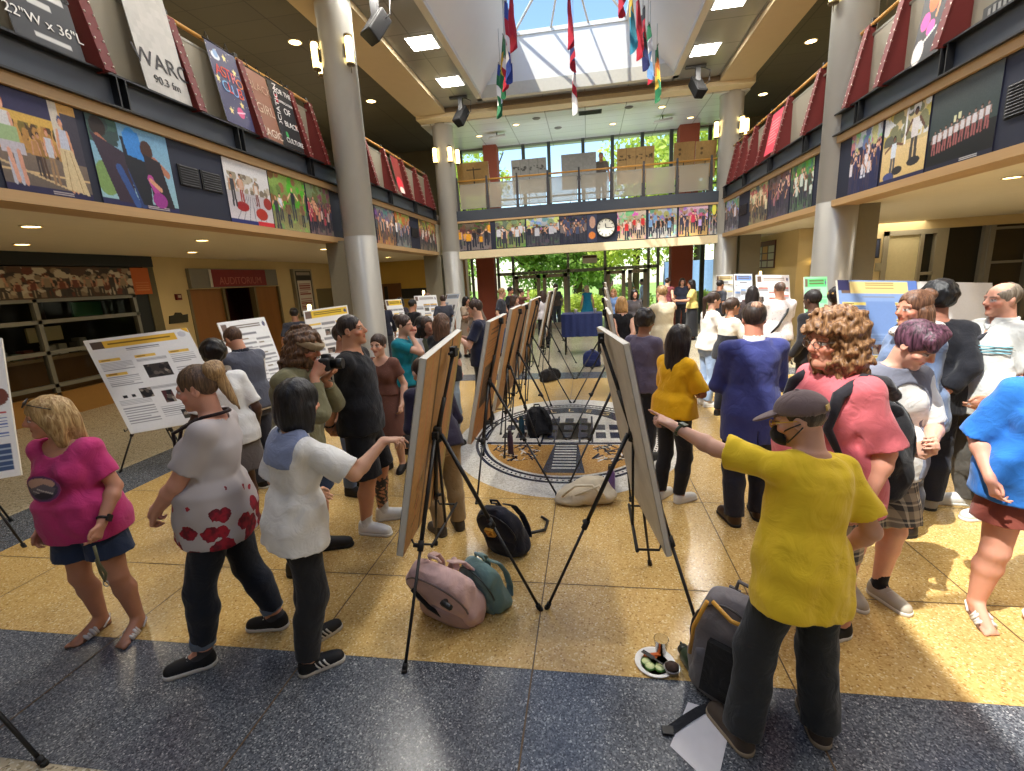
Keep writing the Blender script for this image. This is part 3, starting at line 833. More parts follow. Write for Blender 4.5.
c = Canvas(60, 100, (38, 36, 40)); c.ell(.45, .45, .22, .16, (230, 96, 30)); c.rect(.35, .12, .95, .30, (206, 204, 206)); c.rect(.1, 0, .3, .12, (120, 160, 190)); c.ell(.25, .66, .16, .07, (226, 70, 160)); c.ell(.5, .74, .14, .06, (226, 80, 166)); c.ell(.2, .9, .2, .1, (214, 206, 200)); c.ell(.85, .86, .1, .07, (206, 200, 196)); c.seg(.3, .84, .7, .76, .012, (210, 206, 200)); c.seg(.72, .40, .62, .66, .02, (206, 140, 90)); c.lines(.4, .14, .9, .28, 4, (90, 90, 96), .3)
banner('dark banner with orange and pink shapes on the office side', XR, 1, 6.76, 7.25, 4.30, 5.6, c)
c = Canvas(50, 80, (206, 66, 84)); c.lines(.15, .2, .85, .8, 8, (226, 150, 150), .3)
banner('pink red banner between pylons beyond the column', XR, 1, 11.7, 12.3, 4.4, 5.25, c)
b = MB(); b.box((XR - .06, 5.55, 4.33), (XR + .02, 6.2, 4.44)); tg = thing('ledge_sign', 'small black strip with pale marks on the ledge of the office gallery', 'sign', (XR - .02, 5.9, 4.33))
b.build('sign_panel', BLACK, tg);
b = MB()
for k in range(9): b.box((XR - .064, 5.6 + .062 * k, 4.35), (XR - .06, 5.6 + .062 * k + .035, 4.41 + .01 * (k % 2)))
b.build('lettering', mat((130, 128, 124), .5), tg)


def crowd(seed, sky, ground, shirts, n=10, top=.3, hh=(.4, .6), legs=((40, 44, 60), (60, 60, 70)), w=72, h=60, base=(.72, .98)):
    q = random.Random(seed); c = Canvas(w, h, sky); c.grad(0, 0, 1, top, [min(255, v * 1.05) for v in sky], [v * .8 for v in sky]); c.grad(0, top, 1, 1, [v * .75 for v in ground], ground)
    c.blobs(0, 0, 1, top + .12, [[v * q.uniform(.5, 1.1) for v in sky] for _ in range(5)], 30, .09, seed); c.blobs(0, top, 1, 1, [[v * q.uniform(.75, 1.15) for v in ground] for _ in range(5)], 20, .06, seed + 1)
    for i in range(n):
        y = base[0] + (base[1] - base[0]) * (i / max(1, n - 1)); x = (i * .618 + q.uniform(-.04, .04)) % 1
        c.figure(x, y, q.uniform(*hh), shirts[q.randrange(len(shirts))], legs[q.randrange(len(legs))], q.choice([(206, 156, 126), (150, 104, 80), (226, 180, 150), (96, 66, 52)]), q.choice([(40, 30, 26), (110, 80, 50), (170, 130, 80), (26, 22, 22)]), q.uniform(-.05, .15))
    c.speckle(.08, seed)
    return c


def photo(label, side, y0, y1, cv, z0=None, z1=None):
    z0 = z0 or ZP0 + .01; z1 = z1 or ZP1 - .01
    if side == 'L': o, du, c0 = (XL + .012, y0, z1), (0, y1 - y0, 0), (XL, (y0 + y1) / 2, z0)
    elif side == 'R': o, du, c0 = (XR - .012, y1, z1), (0, y0 - y1, 0), (XR, (y0 + y1) / 2, z0)
    else: o, du, c0 = (y0, YB - .072, z1), (y1 - y0, 0, 0), ((y0 + y1) / 2, YB - .06, z0)
    t = thing('wall_photo', label, 'picture', c0)
    b = MB()
    if side == 'L': b.box((XL + .001, y0, z0), (XL + .010, y1, z1))
    elif side == 'R': b.box((XR - .010, y0, z0), (XR - .001, y1, z1))
    else: b.box((y0, YB - .070, z0), (y1, YB - .061, z1))
    b.build('backing_board', mat((40, 40, 62), .5), t)
    cv.mesh('printed_face', o, du, (0, 0, z0 - z1), t)


c = Canvas(150, 96, (196, 150, 80)); c.grad(0, .6, 1, 1, (120, 104, 92), (96, 86, 80)); c.rect(0, 0, .72, .22, (44, 42, 78)); c.text('AI', .03, .05, .10, (150, 140, 130)); c.rect(0, .22, .72, .32, (206, 166, 80)); c.blobs(.1, .3, .75, .62, [(120, 104, 50), (96, 90, 44), (176, 130, 70), (80, 60, 40)], 60, .05, 5)
c.rect(.68, 0, .78, .5, (200, 190, 176)); c.rect(.8, .1, 1, .62, (60, 56, 70)); c.rect(0, .78, 1, .80, (206, 176, 130)); c.seg(.0, .72, 1, .98, .012, (196, 170, 130)); c.rect(0, .93, 1, 1, (40, 38, 74)); c.lines(.5, .95, .75, .985, 2, (180, 170, 170), .4)
c.figure(.15, .90, .80, (206, 204, 206), (176, 176, 190), (214, 160, 136), (170, 96, 56)); c.poly([(.04, .38), (.26, .38), (.26, .6), (.04, .56)], (150, 176, 130)); c.rect(.05, .52, .3, .64, (186, 180, 190)); c.seg(.12, .62, .15, .88, .035, (214, 158, 136)); c.seg(.22, .62, .23, .9, .035, (206, 150, 128))
c.figure(.47, .82, .45, (150, 110, 60), (80, 60, 50)); c.figure(.42, .8, .4, (176, 130, 80), (60, 50, 50)); c.figure(.58, .86, .55, (196, 196, 206), (150, 120, 90), (206, 150, 120), (140, 70, 40)); c.figure(.78, .92, .78, (186, 190, 206), (214, 196, 160), (206, 150, 120), (60, 70, 110), 0, True); c.poly([(.7, .48), (.86, .48), (.96, .95), (.68, .9)], (206, 186, 146)); c.seg(.76, .5, .74, .92, .006, (150, 120, 80)); c.seg(.82, .5, .88, .92, .006, (150, 120, 80)); c.speckle(.06, 1)
photo('large picture of people walking under a yellow awning', 'L', 3.62, 4.36, c)
c = Canvas(120, 96, (110, 150, 176)); c.grad(0, 0, 1, 1, (110, 156, 190), (150, 186, 196)); c.blobs(0, 0, .35, .3, [(60, 90, 80), (50, 70, 70)], 20, .09, 6); c.ell(.1, .7, .12, .2, (120, 150, 90)); c.rect(0, .93, 1, 1, (40, 40, 80)); c.lines(.55, .95, .85, .985, 2, (190, 180, 180), .4)
c.ell(.12, .12, .09, .11, (40, 30, 28)); c.seg(.1, .26, .28, .42, .06, (166, 106, 84)); c.poly([(.02, .2), (.4, .36), (.42, .95), (.2, .95)], (56, 44, 60)); c.seg(.28, .55, .42, .95, .05, (50, 80, 140)); c.seg(.42, .55, .5, .95, .05, (40, 60, 110)); c.poly([(.36, .16), (.60, .1), (.66, .6), (.62, .95), (.5, .95), (.38, .5)], (30, 34, 44)); c.ell(.5, .2, .1, .18, (60, 140, 210)); c.poly([(.4, .1), (.6, .06), (.64, .4), (.42, .36)], (56, 130, 206)); c.ell(.68, .25, .08, .12, (70, 44, 36)); c.seg(.76, .36, .92, .5, .05, (176, 116, 92)); c.poly([(.62, .3), (.84, .36), (.94, .95), (.66, .95)], (40, 34, 44)); c.seg(.66, .6, .76, .9, .05, (176, 70, 150)); c.ell(.74, .86, .1, .1, (150, 56, 140)); c.seg(.66, .62, .78, .72, .03, (206, 150, 120)); c.speckle(.06, 2)
photo('large picture of three dancers against a pale blue sky', 'L', 4.46, 5.40, c)
c = Canvas(110, 90, (206, 204, 206)); c.blobs(.05, .2, 1, .5, [(150, 140, 120), (176, 166, 150), (120, 110, 96)], 40, .06, 7); c.grad(0, .5, 1, 1, (176, 170, 176), (206, 200, 206))
for k in range(6): c.seg(.1 + .15 * k, 1, .42 + .04 * k, .55, .008, (120, 120, 130))
c.ell(.3, .72, .14, .08, (150, 34, 40)); c.ell(.72, .80, .14, .1, (170, 50, 40)); c.ell(.9, .6, .1, .1, (150, 50, 46)); c.figure(.14, .72, .5, (60, 60, 66), (50, 50, 56)); c.figure(.32, .66, .45, (196, 160, 140), (150, 60, 60)); c.figure(.66, .66, .4, (206, 200, 196), (120, 60, 56)); c.rect(0, .93, .6, 1, (44, 50, 110)); c.rect(.6, .92, 1, 1, (206, 50, 60)); c.speckle(.05, 3)
photo('picture of people among red kayaks and pale planks', 'L', 6.28, 7.22, c)
c = crowd(8, (130, 160, 80), (150, 150, 100), [(206, 214, 226), (60, 60, 66), (120, 90, 70), (40, 44, 56)], 6, .55, (.45, .6)); photo('picture of a group walking under green trees', 'L', 7.24, 8.22, c)
c = crowd(9, (130, 150, 110), (120, 100, 100), [(176, 70, 90), (206, 180, 176), (150, 60, 60), (60, 60, 90), (206, 150, 120)], 16, .3, (.4, .55)); photo('picture of a packed crowd next to the near column', 'L', 8.26, 9.05, c)
for k, (y0, y1, lab, sk, gr, sh) in enumerate(((9.9, 11.0, 'picture of performers in pink and white behind the column', (120, 130, 120), (150, 150, 140), [(206, 110, 130), (220, 220, 226), (60, 40, 44)]), (11.05, 12.2, 'picture of people lifting a pale crate', (130, 140, 140), (176, 130, 80), [(226, 206, 196), (60, 70, 80), (90, 90, 110)]), (12.25, 13.3, 'picture of people outdoors beside the gallery vent', (170, 170, 90), (130, 130, 130), [(226, 226, 230), (50, 60, 90), (110, 120, 150)]),
        (14.05, 14.75, 'picture of a standing group near the far column', (186, 160, 80), (120, 110, 96), [(150, 60, 60), (226, 220, 220), (70, 60, 60)]), (14.78, 15.6, 'picture of a row of people against the far column', (190, 166, 90), (130, 120, 100), [(206, 200, 190), (150, 70, 60), (70, 60, 56)]))):
    photo(lab, 'L', y0, y1, crowd(20 + k, sk, gr, sh, 9, .3, (.5, .7), w=60, h=50))
# vents in the fascias
def vent(label, side, y0, y1, z0, z1):
    x = XL + .004 if side == 'L' else XR - .004; s = 1 if side == 'L' else -1
    t = thing('air_vent', label, 'vent', (x, (y0 + y1) / 2, z0))
    b = MB(); xa, xb = sorted((x, x + s * .012)); b.box((xa, y0, z0), (xb, y1, z1)); b.build('frame', BLACK, t)
    b = MB()
    for z in np.arange(z0 + .02, z1 - .01, .03): b.prism([(x + s * .012, y0 + .02, z), (x + s * .012, y1 - .02, z), (x + s * .022, y1 - .02, z - .012), (x + s * .022, y0 + .02, z - .012)], (0, 0, .006))
    b.build('slat', mat((38, 38, 44), .5), t)


vent('black air vent between the dancers and kayak pictures', 'L', 5.5, 5.82, 3.38, 3.62); vent('second black air vent touching the kayak picture', 'L', 5.85, 6.2, 3.38, 3.62)
vent('dark air vent in the fascia beyond the column', 'L', 13.4, 13.95, 3.35, 3.6); vent('black air vent beside the dark team picture', 'R', 5.15, 5.8, 3.3, 3.6)
vent('dark air vent on the office fascia beyond the column', 'R', 13.6, 14.2, 3.35, 3.6)
c = Canvas(110, 100, (66, 70, 72)); c.grad(0, 0, 1, .6, (70, 74, 76), (52, 66, 66)); c.grad(0, .6, 1, 1, (30, 32, 34), (24, 26, 30)); c.rect(.38, .40, .42, .48, (206, 206, 170)); c.rect(.45, .38, .49, .46, (200, 200, 160))
for k in range(10): c.figure(.1 + .085 * k, .80 - .012 * k, .30, (200, 196, 200), (150, 90, 90), (150, 120, 110))
c.rect(0, .94, 1, 1, (36, 38, 56)); c.lines(.55, .95, .8, .99, 2, (190, 190, 190), .4); c.speckle(.05, 4)
photo('dark picture of a team in white standing in a row', 'R', 5.88, 6.86, c)
c = Canvas(110, 100, (196, 176, 130)); c.blobs(0, 0, 1, .45, [(120, 120, 90), (176, 160, 80), (90, 90, 80), (206, 206, 206)], 50, .08, 9); c.grad(0, .5, 1, 1, (216, 190, 140), (206, 176, 116)); c.rect(.5, .05, .54, .5, (226, 226, 226)); c.figure(.28, .92, .6, (206, 214, 226), (90, 90, 96), (110, 76, 60), (24, 20, 20), .2); c.figure(.72, .8, .75, (206, 200, 200), (70, 66, 66), (96, 66, 54), (24, 20, 20), .1); c.ell(.4, .84, .12, .06, (50, 50, 54)); c.ell(.75, .78, .14, .06, (50, 50, 54)); c.ell(.2, .9, .12, .06, (70, 80, 130)); c.rect(0, .94, 1, 1, (40, 42, 76)); c.speckle(.06, 5)
photo('picture of an obstacle run on a wooden gym floor', 'R', 6.9, 7.8, c)
c = crowd(31, (190, 196, 206), (44, 48, 84), [(40, 44, 84), (50, 54, 96), (206, 200, 206)], 16, .25, (.45, .6), ((40, 44, 80), (60, 56, 80))); c.text('21', .4, .62, .14, (206, 210, 226)); photo('picture of a team in navy jerseys by the near column', 'R', 7.86, 8.65, c)
for k, (y0, y1, lab, sk, gr, sh) in enumerate(((9.9, 10.9, 'picture of green foliage and players partly behind the column', (120, 150, 90), (90, 110, 90), [(190, 200, 190), (60, 80, 70)]), (10.95, 12.1, 'picture of dark dancers beyond the office column', (110, 96, 96), (80, 76, 90), [(150, 100, 110), (60, 54, 70)]), (12.15, 13.4, 'yellowish picture of people at a fair on the office fascia', (176, 170, 120), (140, 130, 100), [(206, 196, 160), (110, 90, 60)]),
        (14.3, 15.6, 'pale picture of white uniforms next to the far column', (176, 190, 214), (150, 150, 160), [(206, 210, 226), (90, 90, 100)]))):
    photo(lab, 'R', y0, y1, crowd(40 + k, sk, gr, sh, 9, .3, (.5, .75), w=60, h=50))
bk = [(-4.25, -3.12, 'picture of dancers in yellow and black skirts', (110, 96, 80), (130, 120, 120), [(226, 160, 40), (40, 36, 40)]), (-2.95, -1.98, 'picture of children playing on a lawn', (150, 170, 110), (130, 150, 90), [(206, 206, 214), (60, 60, 80)]), (-1.93, -.88, 'picture of students in dark clothes by a white wall', (190, 196, 204), (80, 84, 90), [(40, 44, 56), (190, 190, 200)]), (-.85, -.02, 'dark picture of a seated audience', (60, 62, 76), (50, 54, 70), [(70, 80, 110), (120, 110, 110)]),
      (.93, 1.8, 'sunlit picture of people in red by a stall', (206, 190, 170), (196, 170, 140), [(206, 50, 50), (226, 206, 200)]), (1.88, 2.72, 'sunlit picture of a person beside a long table', (176, 180, 186), (190, 186, 180), [(40, 40, 44), (120, 160, 206)]), (2.78, 3.62, 'colourful picture of children in party clothes', (206, 170, 190), (206, 170, 110), [(196, 170, 226), (206, 60, 90), (60, 60, 80)])]
for k, (x0, x1, lab, sk, gr, sh) in enumerate(bk): photo(lab, 'B', x0, x1, crowd(60 + k, sk, gr, sh, 8 if k != 3 else 16, .3, (.5, .75), w=56, h=50))
c = crowd(70, (120, 130, 110), (190, 186, 180), [(40, 40, 44), (60, 64, 60)], 5, .3, (.6, .8), w=40, h=50); c.ell(.5, .15, .2, .2, (226, 220, 90)); photo('dark and yellow picture at the end by the far column', 'B', 3.66, 3.94, c)
c = Canvas(30, 40, (60, 66, 90)); c.ell(.5, .75, .35, .12, (220, 130, 60)); c.ell(.55, .3, .3, .2, (190, 150, 130)); c.speckle(.08, 3); photo('narrow picture of an orange dish beside the clock', 'B', 0.0, .30, c)
t = thing('wall_clock', 'round white clock on the navy fascia of the back gallery', 'clock', (.58, YB - .07, 3.44))
b = MB(); b.lathe([(0, 0), (.30, 0), (.30, -.05), (.27, -.06), (.27, -.03), (0, -.03)], (.58, YB - .062, 3.44), 36, axis='y'); b.build('case', mat((34, 34, 34), .4), t)
b = MB(); b.disc((.58, YB - .098, 3.44), .265, 36, 0, ((1, 0, 0), (0, 0, 1))); b.build('dial', mat((222, 220, 206), .5), t)
b = MB()
for k in range(12):
    a = k * PI / 6; dx, dz = math.sin(a), math.cos(a); b.obox((.58 + dx * .225, YB - .1, 3.44 + dz * .225), (.010, .002, .03), ((dz, 0, -dx), (0, 1, 0), (dx, 0, dz)))
for a, l, w_ in ((math.radians(-8), .13, .012), (math.radians(92), .19, .009)):
    dx, dz = math.sin(a), math.cos(a); b.obox((.58 + dx * l / 2, YB - .102, 3.44 + dz * l / 2), (w_, .003, l / 2), ((dz, 0, -dx), (0, 1, 0), (dx, 0, dz)))
b.build('clock_hand', BLACK, t)


def sconce(label, x, y, z, dx, dy, h=.42, r=.065):
    t = thing('wall_lamp', label, 'lamp', (x, y, z), group=None)
    c0 = (x + dx * .09, y + dy * .09)
    b = MB(); b.lathe([(r * .8, z), (r, z + .03), (r, z + h - .03), (r * .8, z + h)], (*c0, 0), 14); b.build('lamp_shade', emis((255, 226, 150), 5.), t)
    b = MB()
    for zz in (z - .03, z + h): b.lathe([(0, zz), (r * 1.15, zz), (r * 1.15, zz + .03), (0, zz + .03)], (*c0, 0), 14)
    b.box((min(x, c0[0]) - .02, min(y, c0[1]) - .02, z + .1), (max(x, c0[0]) + .0, max(y, c0[1]) + .0, z + h - .1)); b.tube([(*c0, z - .03), (*c0, z - .16)], .008, 5); b.build('lamp_frame', mat((110, 96, 70), .4, .4), t)


for nm, cx_, cy_, r, z in (('near auditorium', -4.45, 9.25, .31, 5.95), ('near office', 4.2, 9.3, .31, 5.95), ('far auditorium', -4.5, 16.05, .33, 5.75), ('far office', 4.2, 16.05, .33, 5.75)):
    for k, (a, w) in enumerate(((-160, 'outer side'), (-95, 'camera side'), (-20, 'inner side'))):
        if nm == 'near office' and k == 1: continue
        if nm == 'near auditorium': a = (-150, 170, -35)[k]
        if nm.startswith('far'): a = (-170, -60, -15)[k] if 'office' in nm else (-120, -50, 10)[k]
        dx, dy = math.cos(math.radians(a)), math.sin(math.radians(a))
        w2 = ('wall end', 'middle', 'hall end')[k]
        sconce('glowing tube lamp high on the %s column, %s of its ring' % (nm, w2), cx_ + dx * r, cy_ + dy * r, z, dx, dy)
sconce('glowing wall lamp on the pier beside the blue doorway', 6.12, 14.68, 1.3, .3, -1, .8, .05)
sconce('glowing wall lamp at the far pier under the gallery', 5.2, 16.2, 1.25, 1, -.4, .6, .04)
sconce('glowing wall lamp beside the far auditorium column', -5.55, 16.1, 1.2, -1, -.3, .6, .04)
sconce('glowing wall lamp beside the near auditorium pillar', -5.55, 9.1, 1.15, -1, -.5, .6, .04)

def ceil_light(label, x, y, z, sx, sy, power):
    t = thing('ceiling_light', label, 'lamp', (x, y, z))
    b = MB(); b.box((x - sx / 2 - .02, y - sy / 2 - .02, z - .01), (x + sx / 2 + .02, y + sy / 2 + .02, z)); b.build('frame', mat((190, 190, 186), .5), t)
    b = MB(); b.box((x - sx / 2, y - sy / 2, z - .016), (x + sx / 2, y + sy / 2, z - .008)); b.build('diffuser', emis((255, 250, 240), 14.), t)
    if power: area_light(x, y, z - .03, sx, sy, power, (1, .95, .86))


def area_light(x, y, z, sx, sy, power, col, rot=(0, 0, 0)):  # serves the square ceiling lights and the added gallery fill
    ld = bpy.data.lights.new('lamp_or_fill_light', 'AREA'); ld.shape = 'RECTANGLE'; ld.size = sx; ld.size_y = sy; ld.energy = power; ld.color = col
    o = bpy.data.objects.new('lamp_or_fill_light', ld); COL.objects.link(o); o.location = (x, y, z); o.rotation_euler = rot


names = ['first', 'second', 'third', 'fourth', 'fifth', 'sixth']
for x, w in ((-3.45, 'auditorium'), (2.85, 'office')):
    for k, y in enumerate((13.4, 11.25, 9.1, 6.95, 4.8, 2.6)):
        ceil_light('%s square ceiling light from the far end, %s strip' % (names[k], w), x, y, 7.12, .58, .58, 75 if k < 3 or x > 0 else 30)


def downlight(label, x, y, z, r, power, strength=9.):
    t = thing('downlight', label, 'lamp', (x, y, z), group=None)
    b = MB(); b.lathe([(r, z - .012), (r * 1.2, z - .012), (r * 1.25, z), (r, z)], (x, y, 0), 18); b.build('trim_ring', mat((220, 206, 170), .5), t)
    b = MB(); b.disc((x, y, z - .006), r, 18, 0, ((1, 0, 0), (0, -1, 0))); b.build('lens', emis((255, 224, 160), strength), t)
    if power:
        ld = bpy.data.lights.new('lamp_or_fill_light', 'SPOT'); ld.energy = power; ld.color = (1, .82, .55); ld.spot_size = 2.4; ld.spot_blend = .6; ld.shadow_soft_size = .1
        o = bpy.data.objects.new('lamp_or_fill_light', ld); COL.objects.link(o); o.location = (x, y, z - .05)


DL = [((31, 226), 'round downlight over the shop front, nearer the hall'), ((22, 244), 'round downlight close to the shop front'), ((202, 240), 'round downlight before the auditorium sign'), ((192, 252), 'round downlight close above the auditorium sign'), ((324, 249), 'round downlight behind the near auditorium pillar'), ((388, 257), 'round downlight between the two auditorium columns'), ((427, 257), 'round downlight near the far auditorium column'), ((1012, 177), 'round downlight under the office gallery')]
for q_, lab in DL:
    p = fl(*q_, ZS); downlight(lab, p[0], p[1], ZS - .001, .09, 60 if p[0] > 0 else 26)
for k, (q_, lab) in enumerate((((295, 42), 'amber downlight above the near auditorium column'), ((371, 101), 'amber downlight in the dark ceiling between auditorium columns'), ((811, 41), 'amber downlight left of the near office column top'), ((763, 94), 'amber downlight behind the office pylons'))):
    lab = lab.replace(' left of', ' beside'); p = fl(*q_, 7.15); downlight(lab, p[0], p[1], 7.149, .12, 40)
for k, (x, y) in enumerate(((-2.2, 16.6), (2.3, 16.4), (.9, 17.6), (-3.6, 17.4), (3.4, 17.8))):
    downlight(['round light in the pale back ceiling above the easels', 'round light in the pale back ceiling near the flag row', 'round light amid the pale back ceiling', 'round light in the pale back ceiling by the auditorium end', 'round light in the pale back ceiling by the office end'][k], x, y, 6.859, .1, 0, 3.)
for k, (x, y) in enumerate(((-1.5, 16.2), (1.3, 16.1), (-.9, 17.4))):
    t = thing('ceiling_speaker', ['small round grille in the back ceiling near the middle flags', 'small round grille in the back ceiling above the office end', 'small dark dome in the back ceiling'][k], 'vent', (x, y, 6.86))
    b = MB(); b.lathe([(0, 6.83), (.10, 6.835), (.13, 6.858), (.13, 6.86)], (x, y, 0), 16); b.build('grille', mat((120, 120, 118), .6), t)
t = thing('ceiling_vent', 'dark rectangular vent in the pale back ceiling', 'vent', (.15, 16.15, 6.86)); b = MB(); b.box((-.2, 16.0, 6.84), (.5, 16.35, 6.86)); b.build('frame', mat((70, 74, 76), .5), t)
b = MB()
for k in range(6): b.box((-.17, 16.03 + k * .05, 6.832), (.47, 16.05 + k * .05, 6.84))
b.build('slat', mat((50, 52, 54), .5), t)
for k, (x, y) in enumerate(((-2.95, 17.2), (2.45, 17.3))):
    t = thing('ceiling_projector', ['white ceiling unit over the auditorium end of the back gallery', 'white ceiling unit over the office end of the back gallery'][k], 'projector', (x, y, 6.6))
    b = MB(); b.hexa([(x - .3, y - .12, 6.66), (x + .3, y - .12, 6.70), (x + .3, y + .12, 6.70), (x - .3, y + .12, 6.66), (x - .25, y - .1, 6.72), (x + .3, y - .1, 6.78), (x + .3, y + .1, 6.78), (x - .25, y + .1, 6.72)]); b.build('housing', mat((206, 206, 206), .4), t, bevel=.02)
    b = MB(); b.tube([(x, y, 6.74), (x, y, 6.86)], .02, 6); b.build('bracket', BLACK, t)


def speaker(label, top, z, yaw, w=.42):
    """black loudspeaker hung from a ceiling plate by a post"""
    x, y = top[0], top[1]
    t = thing('loudspeaker', label, 'speaker', (x, y, z))
    b = MB(); b.box((x - .3, y - .05, 7.06), (x + .2, y + .05, 7.12)); b.build('ceiling_plate', mat((60, 60, 60), .5), t)
    b = MB(); b.box((x - .06, y - .06, z + .25), (x + .06, y + .06, 7.08)); b.build('drop_post', mat((36, 36, 38), .5), t)
    c_, s_ = math.cos(yaw), math.sin(yaw); ax = (np.array((c_, s_, 0)), np.array((-s_ * .8, c_ * .8, -.6)), np.array((-s_ * .6, c_ * .6, .8)))
    b = MB(); o = np.array((x, y, z + .1))
    P = [o + ax[0] * (w / 2 * sx * (1 if k else .78)) + ax[1] * sy * .13 + ax[2] * sz * .26 for sz in (-1, 1) for k, (sx, sy) in ((1, (-1, -1)), (1, (1, -1)), (0, (1, 1)), (0, (-1, 1)))]
    b.hexa(P); b.build('cabinet', mat((18, 18, 20), .8), t, bevel=.02)
    b = MB(); o2 = o - ax[1] * .135; b.obox(o2, (w / 2 - .03, .006, .24), ax); b.build('grille', mat((20, 20, 21), .8, bump=.4, bscale=300), t)
    b = MB(); b.tube([(x + .05, y, 7.1), (x + .3, y, 6.98), (x + .28, y, 6.7), (x + .1, y, 6.6)], .012, 6); b.build('cable', BLACK, t)


speaker('black loudspeaker hanging beside the first ceiling beam', fl(374, 3, 6.9), 6.42, -.6, .34)
speaker('black loudspeaker hanging before the far auditorium column', fl(460, 97, 7.1), 6.5, -.5, .3)
speaker('black loudspeaker hanging before the far office column', fl(698, 66, 7.1), 6.5, .4, .3)

FLAGC = {'r': (176, 36, 52), 'w': (226, 222, 218), 'b': (46, 66, 140), 'g': (40, 110, 70), 'y': (214, 176, 60), 'k': (30, 30, 34), 't': (56, 130, 150), 'n': (40, 44, 90), 'l': (120, 160, 206), 'o': (206, 120, 50)}


def flag(label, px, ytop, ybot, Y, bands, wid=.42):
    p0, p1 = at_y(px[0], ytop, Y), at_y(px[1], ybot, Y)
    t = thing('hanging_flag', label, 'flag', (p1[0], Y, p1[2]), group=None)
    b = MB(); ht = p0[2] - p1[2]; nb = len(bands); nz = 24; ny = 10
    for j in range(ny):
        for i in range(nz):
            def P(jj, ii):
                f = ii / nz; v = jj / ny
                ww = wid * (1 - .35 * f) ; yy = Y + (v - .5) * ww
                xx = p0[0] + (p1[0] - p0[0]) * f + .05 * math.sin(v * 9 + f * 3 + px[0]) * (.5 + f)
                zz = p0[2] - ht * f + (.10 * math.cos(v * PI * 2) * f) - .12 * f * v
                return (xx, yy, zz)
            m = min(nb - 1, int((i / nz) * nb)) if len(bands[0]) == 1 else 0
            b.poly([P(j, i), P(j + 1, i), P(j + 1, i + 1), P(j, i + 1)], m, True)
    b.build('flag_cloth', [cloth(FLAGC[k]) for k in bands], t)
    b = MB(); b.tube([(p0[0], Y - wid / 2, p0[2]), (p0[0], Y + wid / 2, p0[2])], .012, 6); b.tube([(p0[0], Y, p0[2]), (p0[0], Y, max(p0[2] + .3, 8.4))], .006, 4); b.build('hanging_pole', metal((150, 150, 150)), t)


for a in (('plain red flag hanging highest in the well, auditorium row', (512, 513), 0, 44, 10.5, 'r'), ('red white and blue flag in the auditorium row of flags', (507, 509), 5, 76, 11.2, 'brwb'), ('red flag with a white foot in the auditorium row', (506, 505), 60, 84, 11.9, 'wr'), ('green and yellow flag in the auditorium row', (504, 503), 38, 92, 12.6, 'gyg'), ('green flag with blue edge, lowest of the auditorium row', (500, 499), 66, 112, 13.3, 'bgwg'),
          ('crimson flag, highest of the middle row', (569, 571), -5, 41, 11.5, 'rr'), ('navy flag in the middle row', (571, 573), 36, 65, 12.2, 'nnr'), ('red and white flag, lowest of the middle row', (574, 575), 62, 108, 12.9, 'bwrw'),
          ('dark red flag at the top of the office row', (620, 622), -6, 8, 10.2, 'r'), ('teal and yellow flag in the office row', (631, 634), -4, 45, 10.8, 'ytt'), ('long crimson flag in the office row', (638, 640), -2, 52, 11.3, 'rr'), ('dark striped flag in the office row', (643, 646), 11, 63, 11.8, 'krkn'), ('green white and blue flag in the office row', (648, 651), 27, 72, 12.3, 'gwl'), ('red flag with white top in the office row', (650, 651), 58, 77, 12.8, 'wr'), ('green and yellow flag, lowest of the office row', (657, 658), 48, 96, 13.3, 'goyg')):
    flag(*a)

t = thing('mural_strip', 'long strip of old brown photographs above the shop windows', 'picture', (wl, 6, 2.15)); b = MB(); b.box((wl + .0, 3.2, 2.14), (wl + .03, 9.38, 2.70)); b.build('backing_board', mat((60, 50, 40), .6), t)
c = Canvas(330, 40, (96, 78, 60)); q = random.Random(3)
for k in range(7): c.rect(k / 7, 0, (k + 1) / 7 - .004, 1, q.choice([(86, 62, 48), (70, 62, 52), (106, 80, 58), (56, 50, 44)]))
c.blobs(0, .05, .93, .95, [(176, 160, 132), (60, 50, 42), (140, 120, 96), (110, 60, 44), (196, 184, 160)], 420, .11, 4)
for k in range(24): c.figure(.01 + .0385 * k, .98, q.uniform(.5, .8), q.choice([(186, 170, 140), (60, 52, 46), (150, 130, 104), (120, 66, 50)]), (70, 60, 50))
c.rect(.93, 0, 1, 1, (190, 96, 36)); c.lines(.94, .55, .99, .9, 4, (206, 130, 70), .3); c.mesh('printed_face', (wl + .032, 3.2, 2.70), (0, 6.18, 0), (0, 0, -.56), t)
t = thing('hall_sign', 'red sign lettered AUDITORIUM with grey ends over wooden doors', 'sign', (wl, 12, 2.24)); b = MB(); b.box((wl + .0, 10.42, 2.22), (wl + .10, 13.75, 2.70), 0); b.box((wl + .10, 11.1, 2.24), (wl + .11, 13.2, 2.68), 1); b.box((wl + .10, 11.02, 2.24), (wl + .112, 11.1, 2.68), 2); b.build('sign_panel', [mat((128, 124, 112), .6, 0, .3, .1, 40), mat((128, 30, 30), .5), mat((190, 184, 170), .5)], t)
text_mesh('AUDITORIUM', .27, 'lettering', mat((176, 96, 84), .5), t, (wl + .115, 12.15, 2.30), (0, 1, 0), (0, 0, 1), .006)
t = thing('directory_sign', 'framed notice case with red lines beside the auditorium doors', 'notice board', (wl, 15.1, 1.3)); b = MB(); b.box((wl + .004, 14.6, 1.15), (wl + .12, 15.65, 2.72)); b.build('case', mat((150, 142, 120), .5), t)
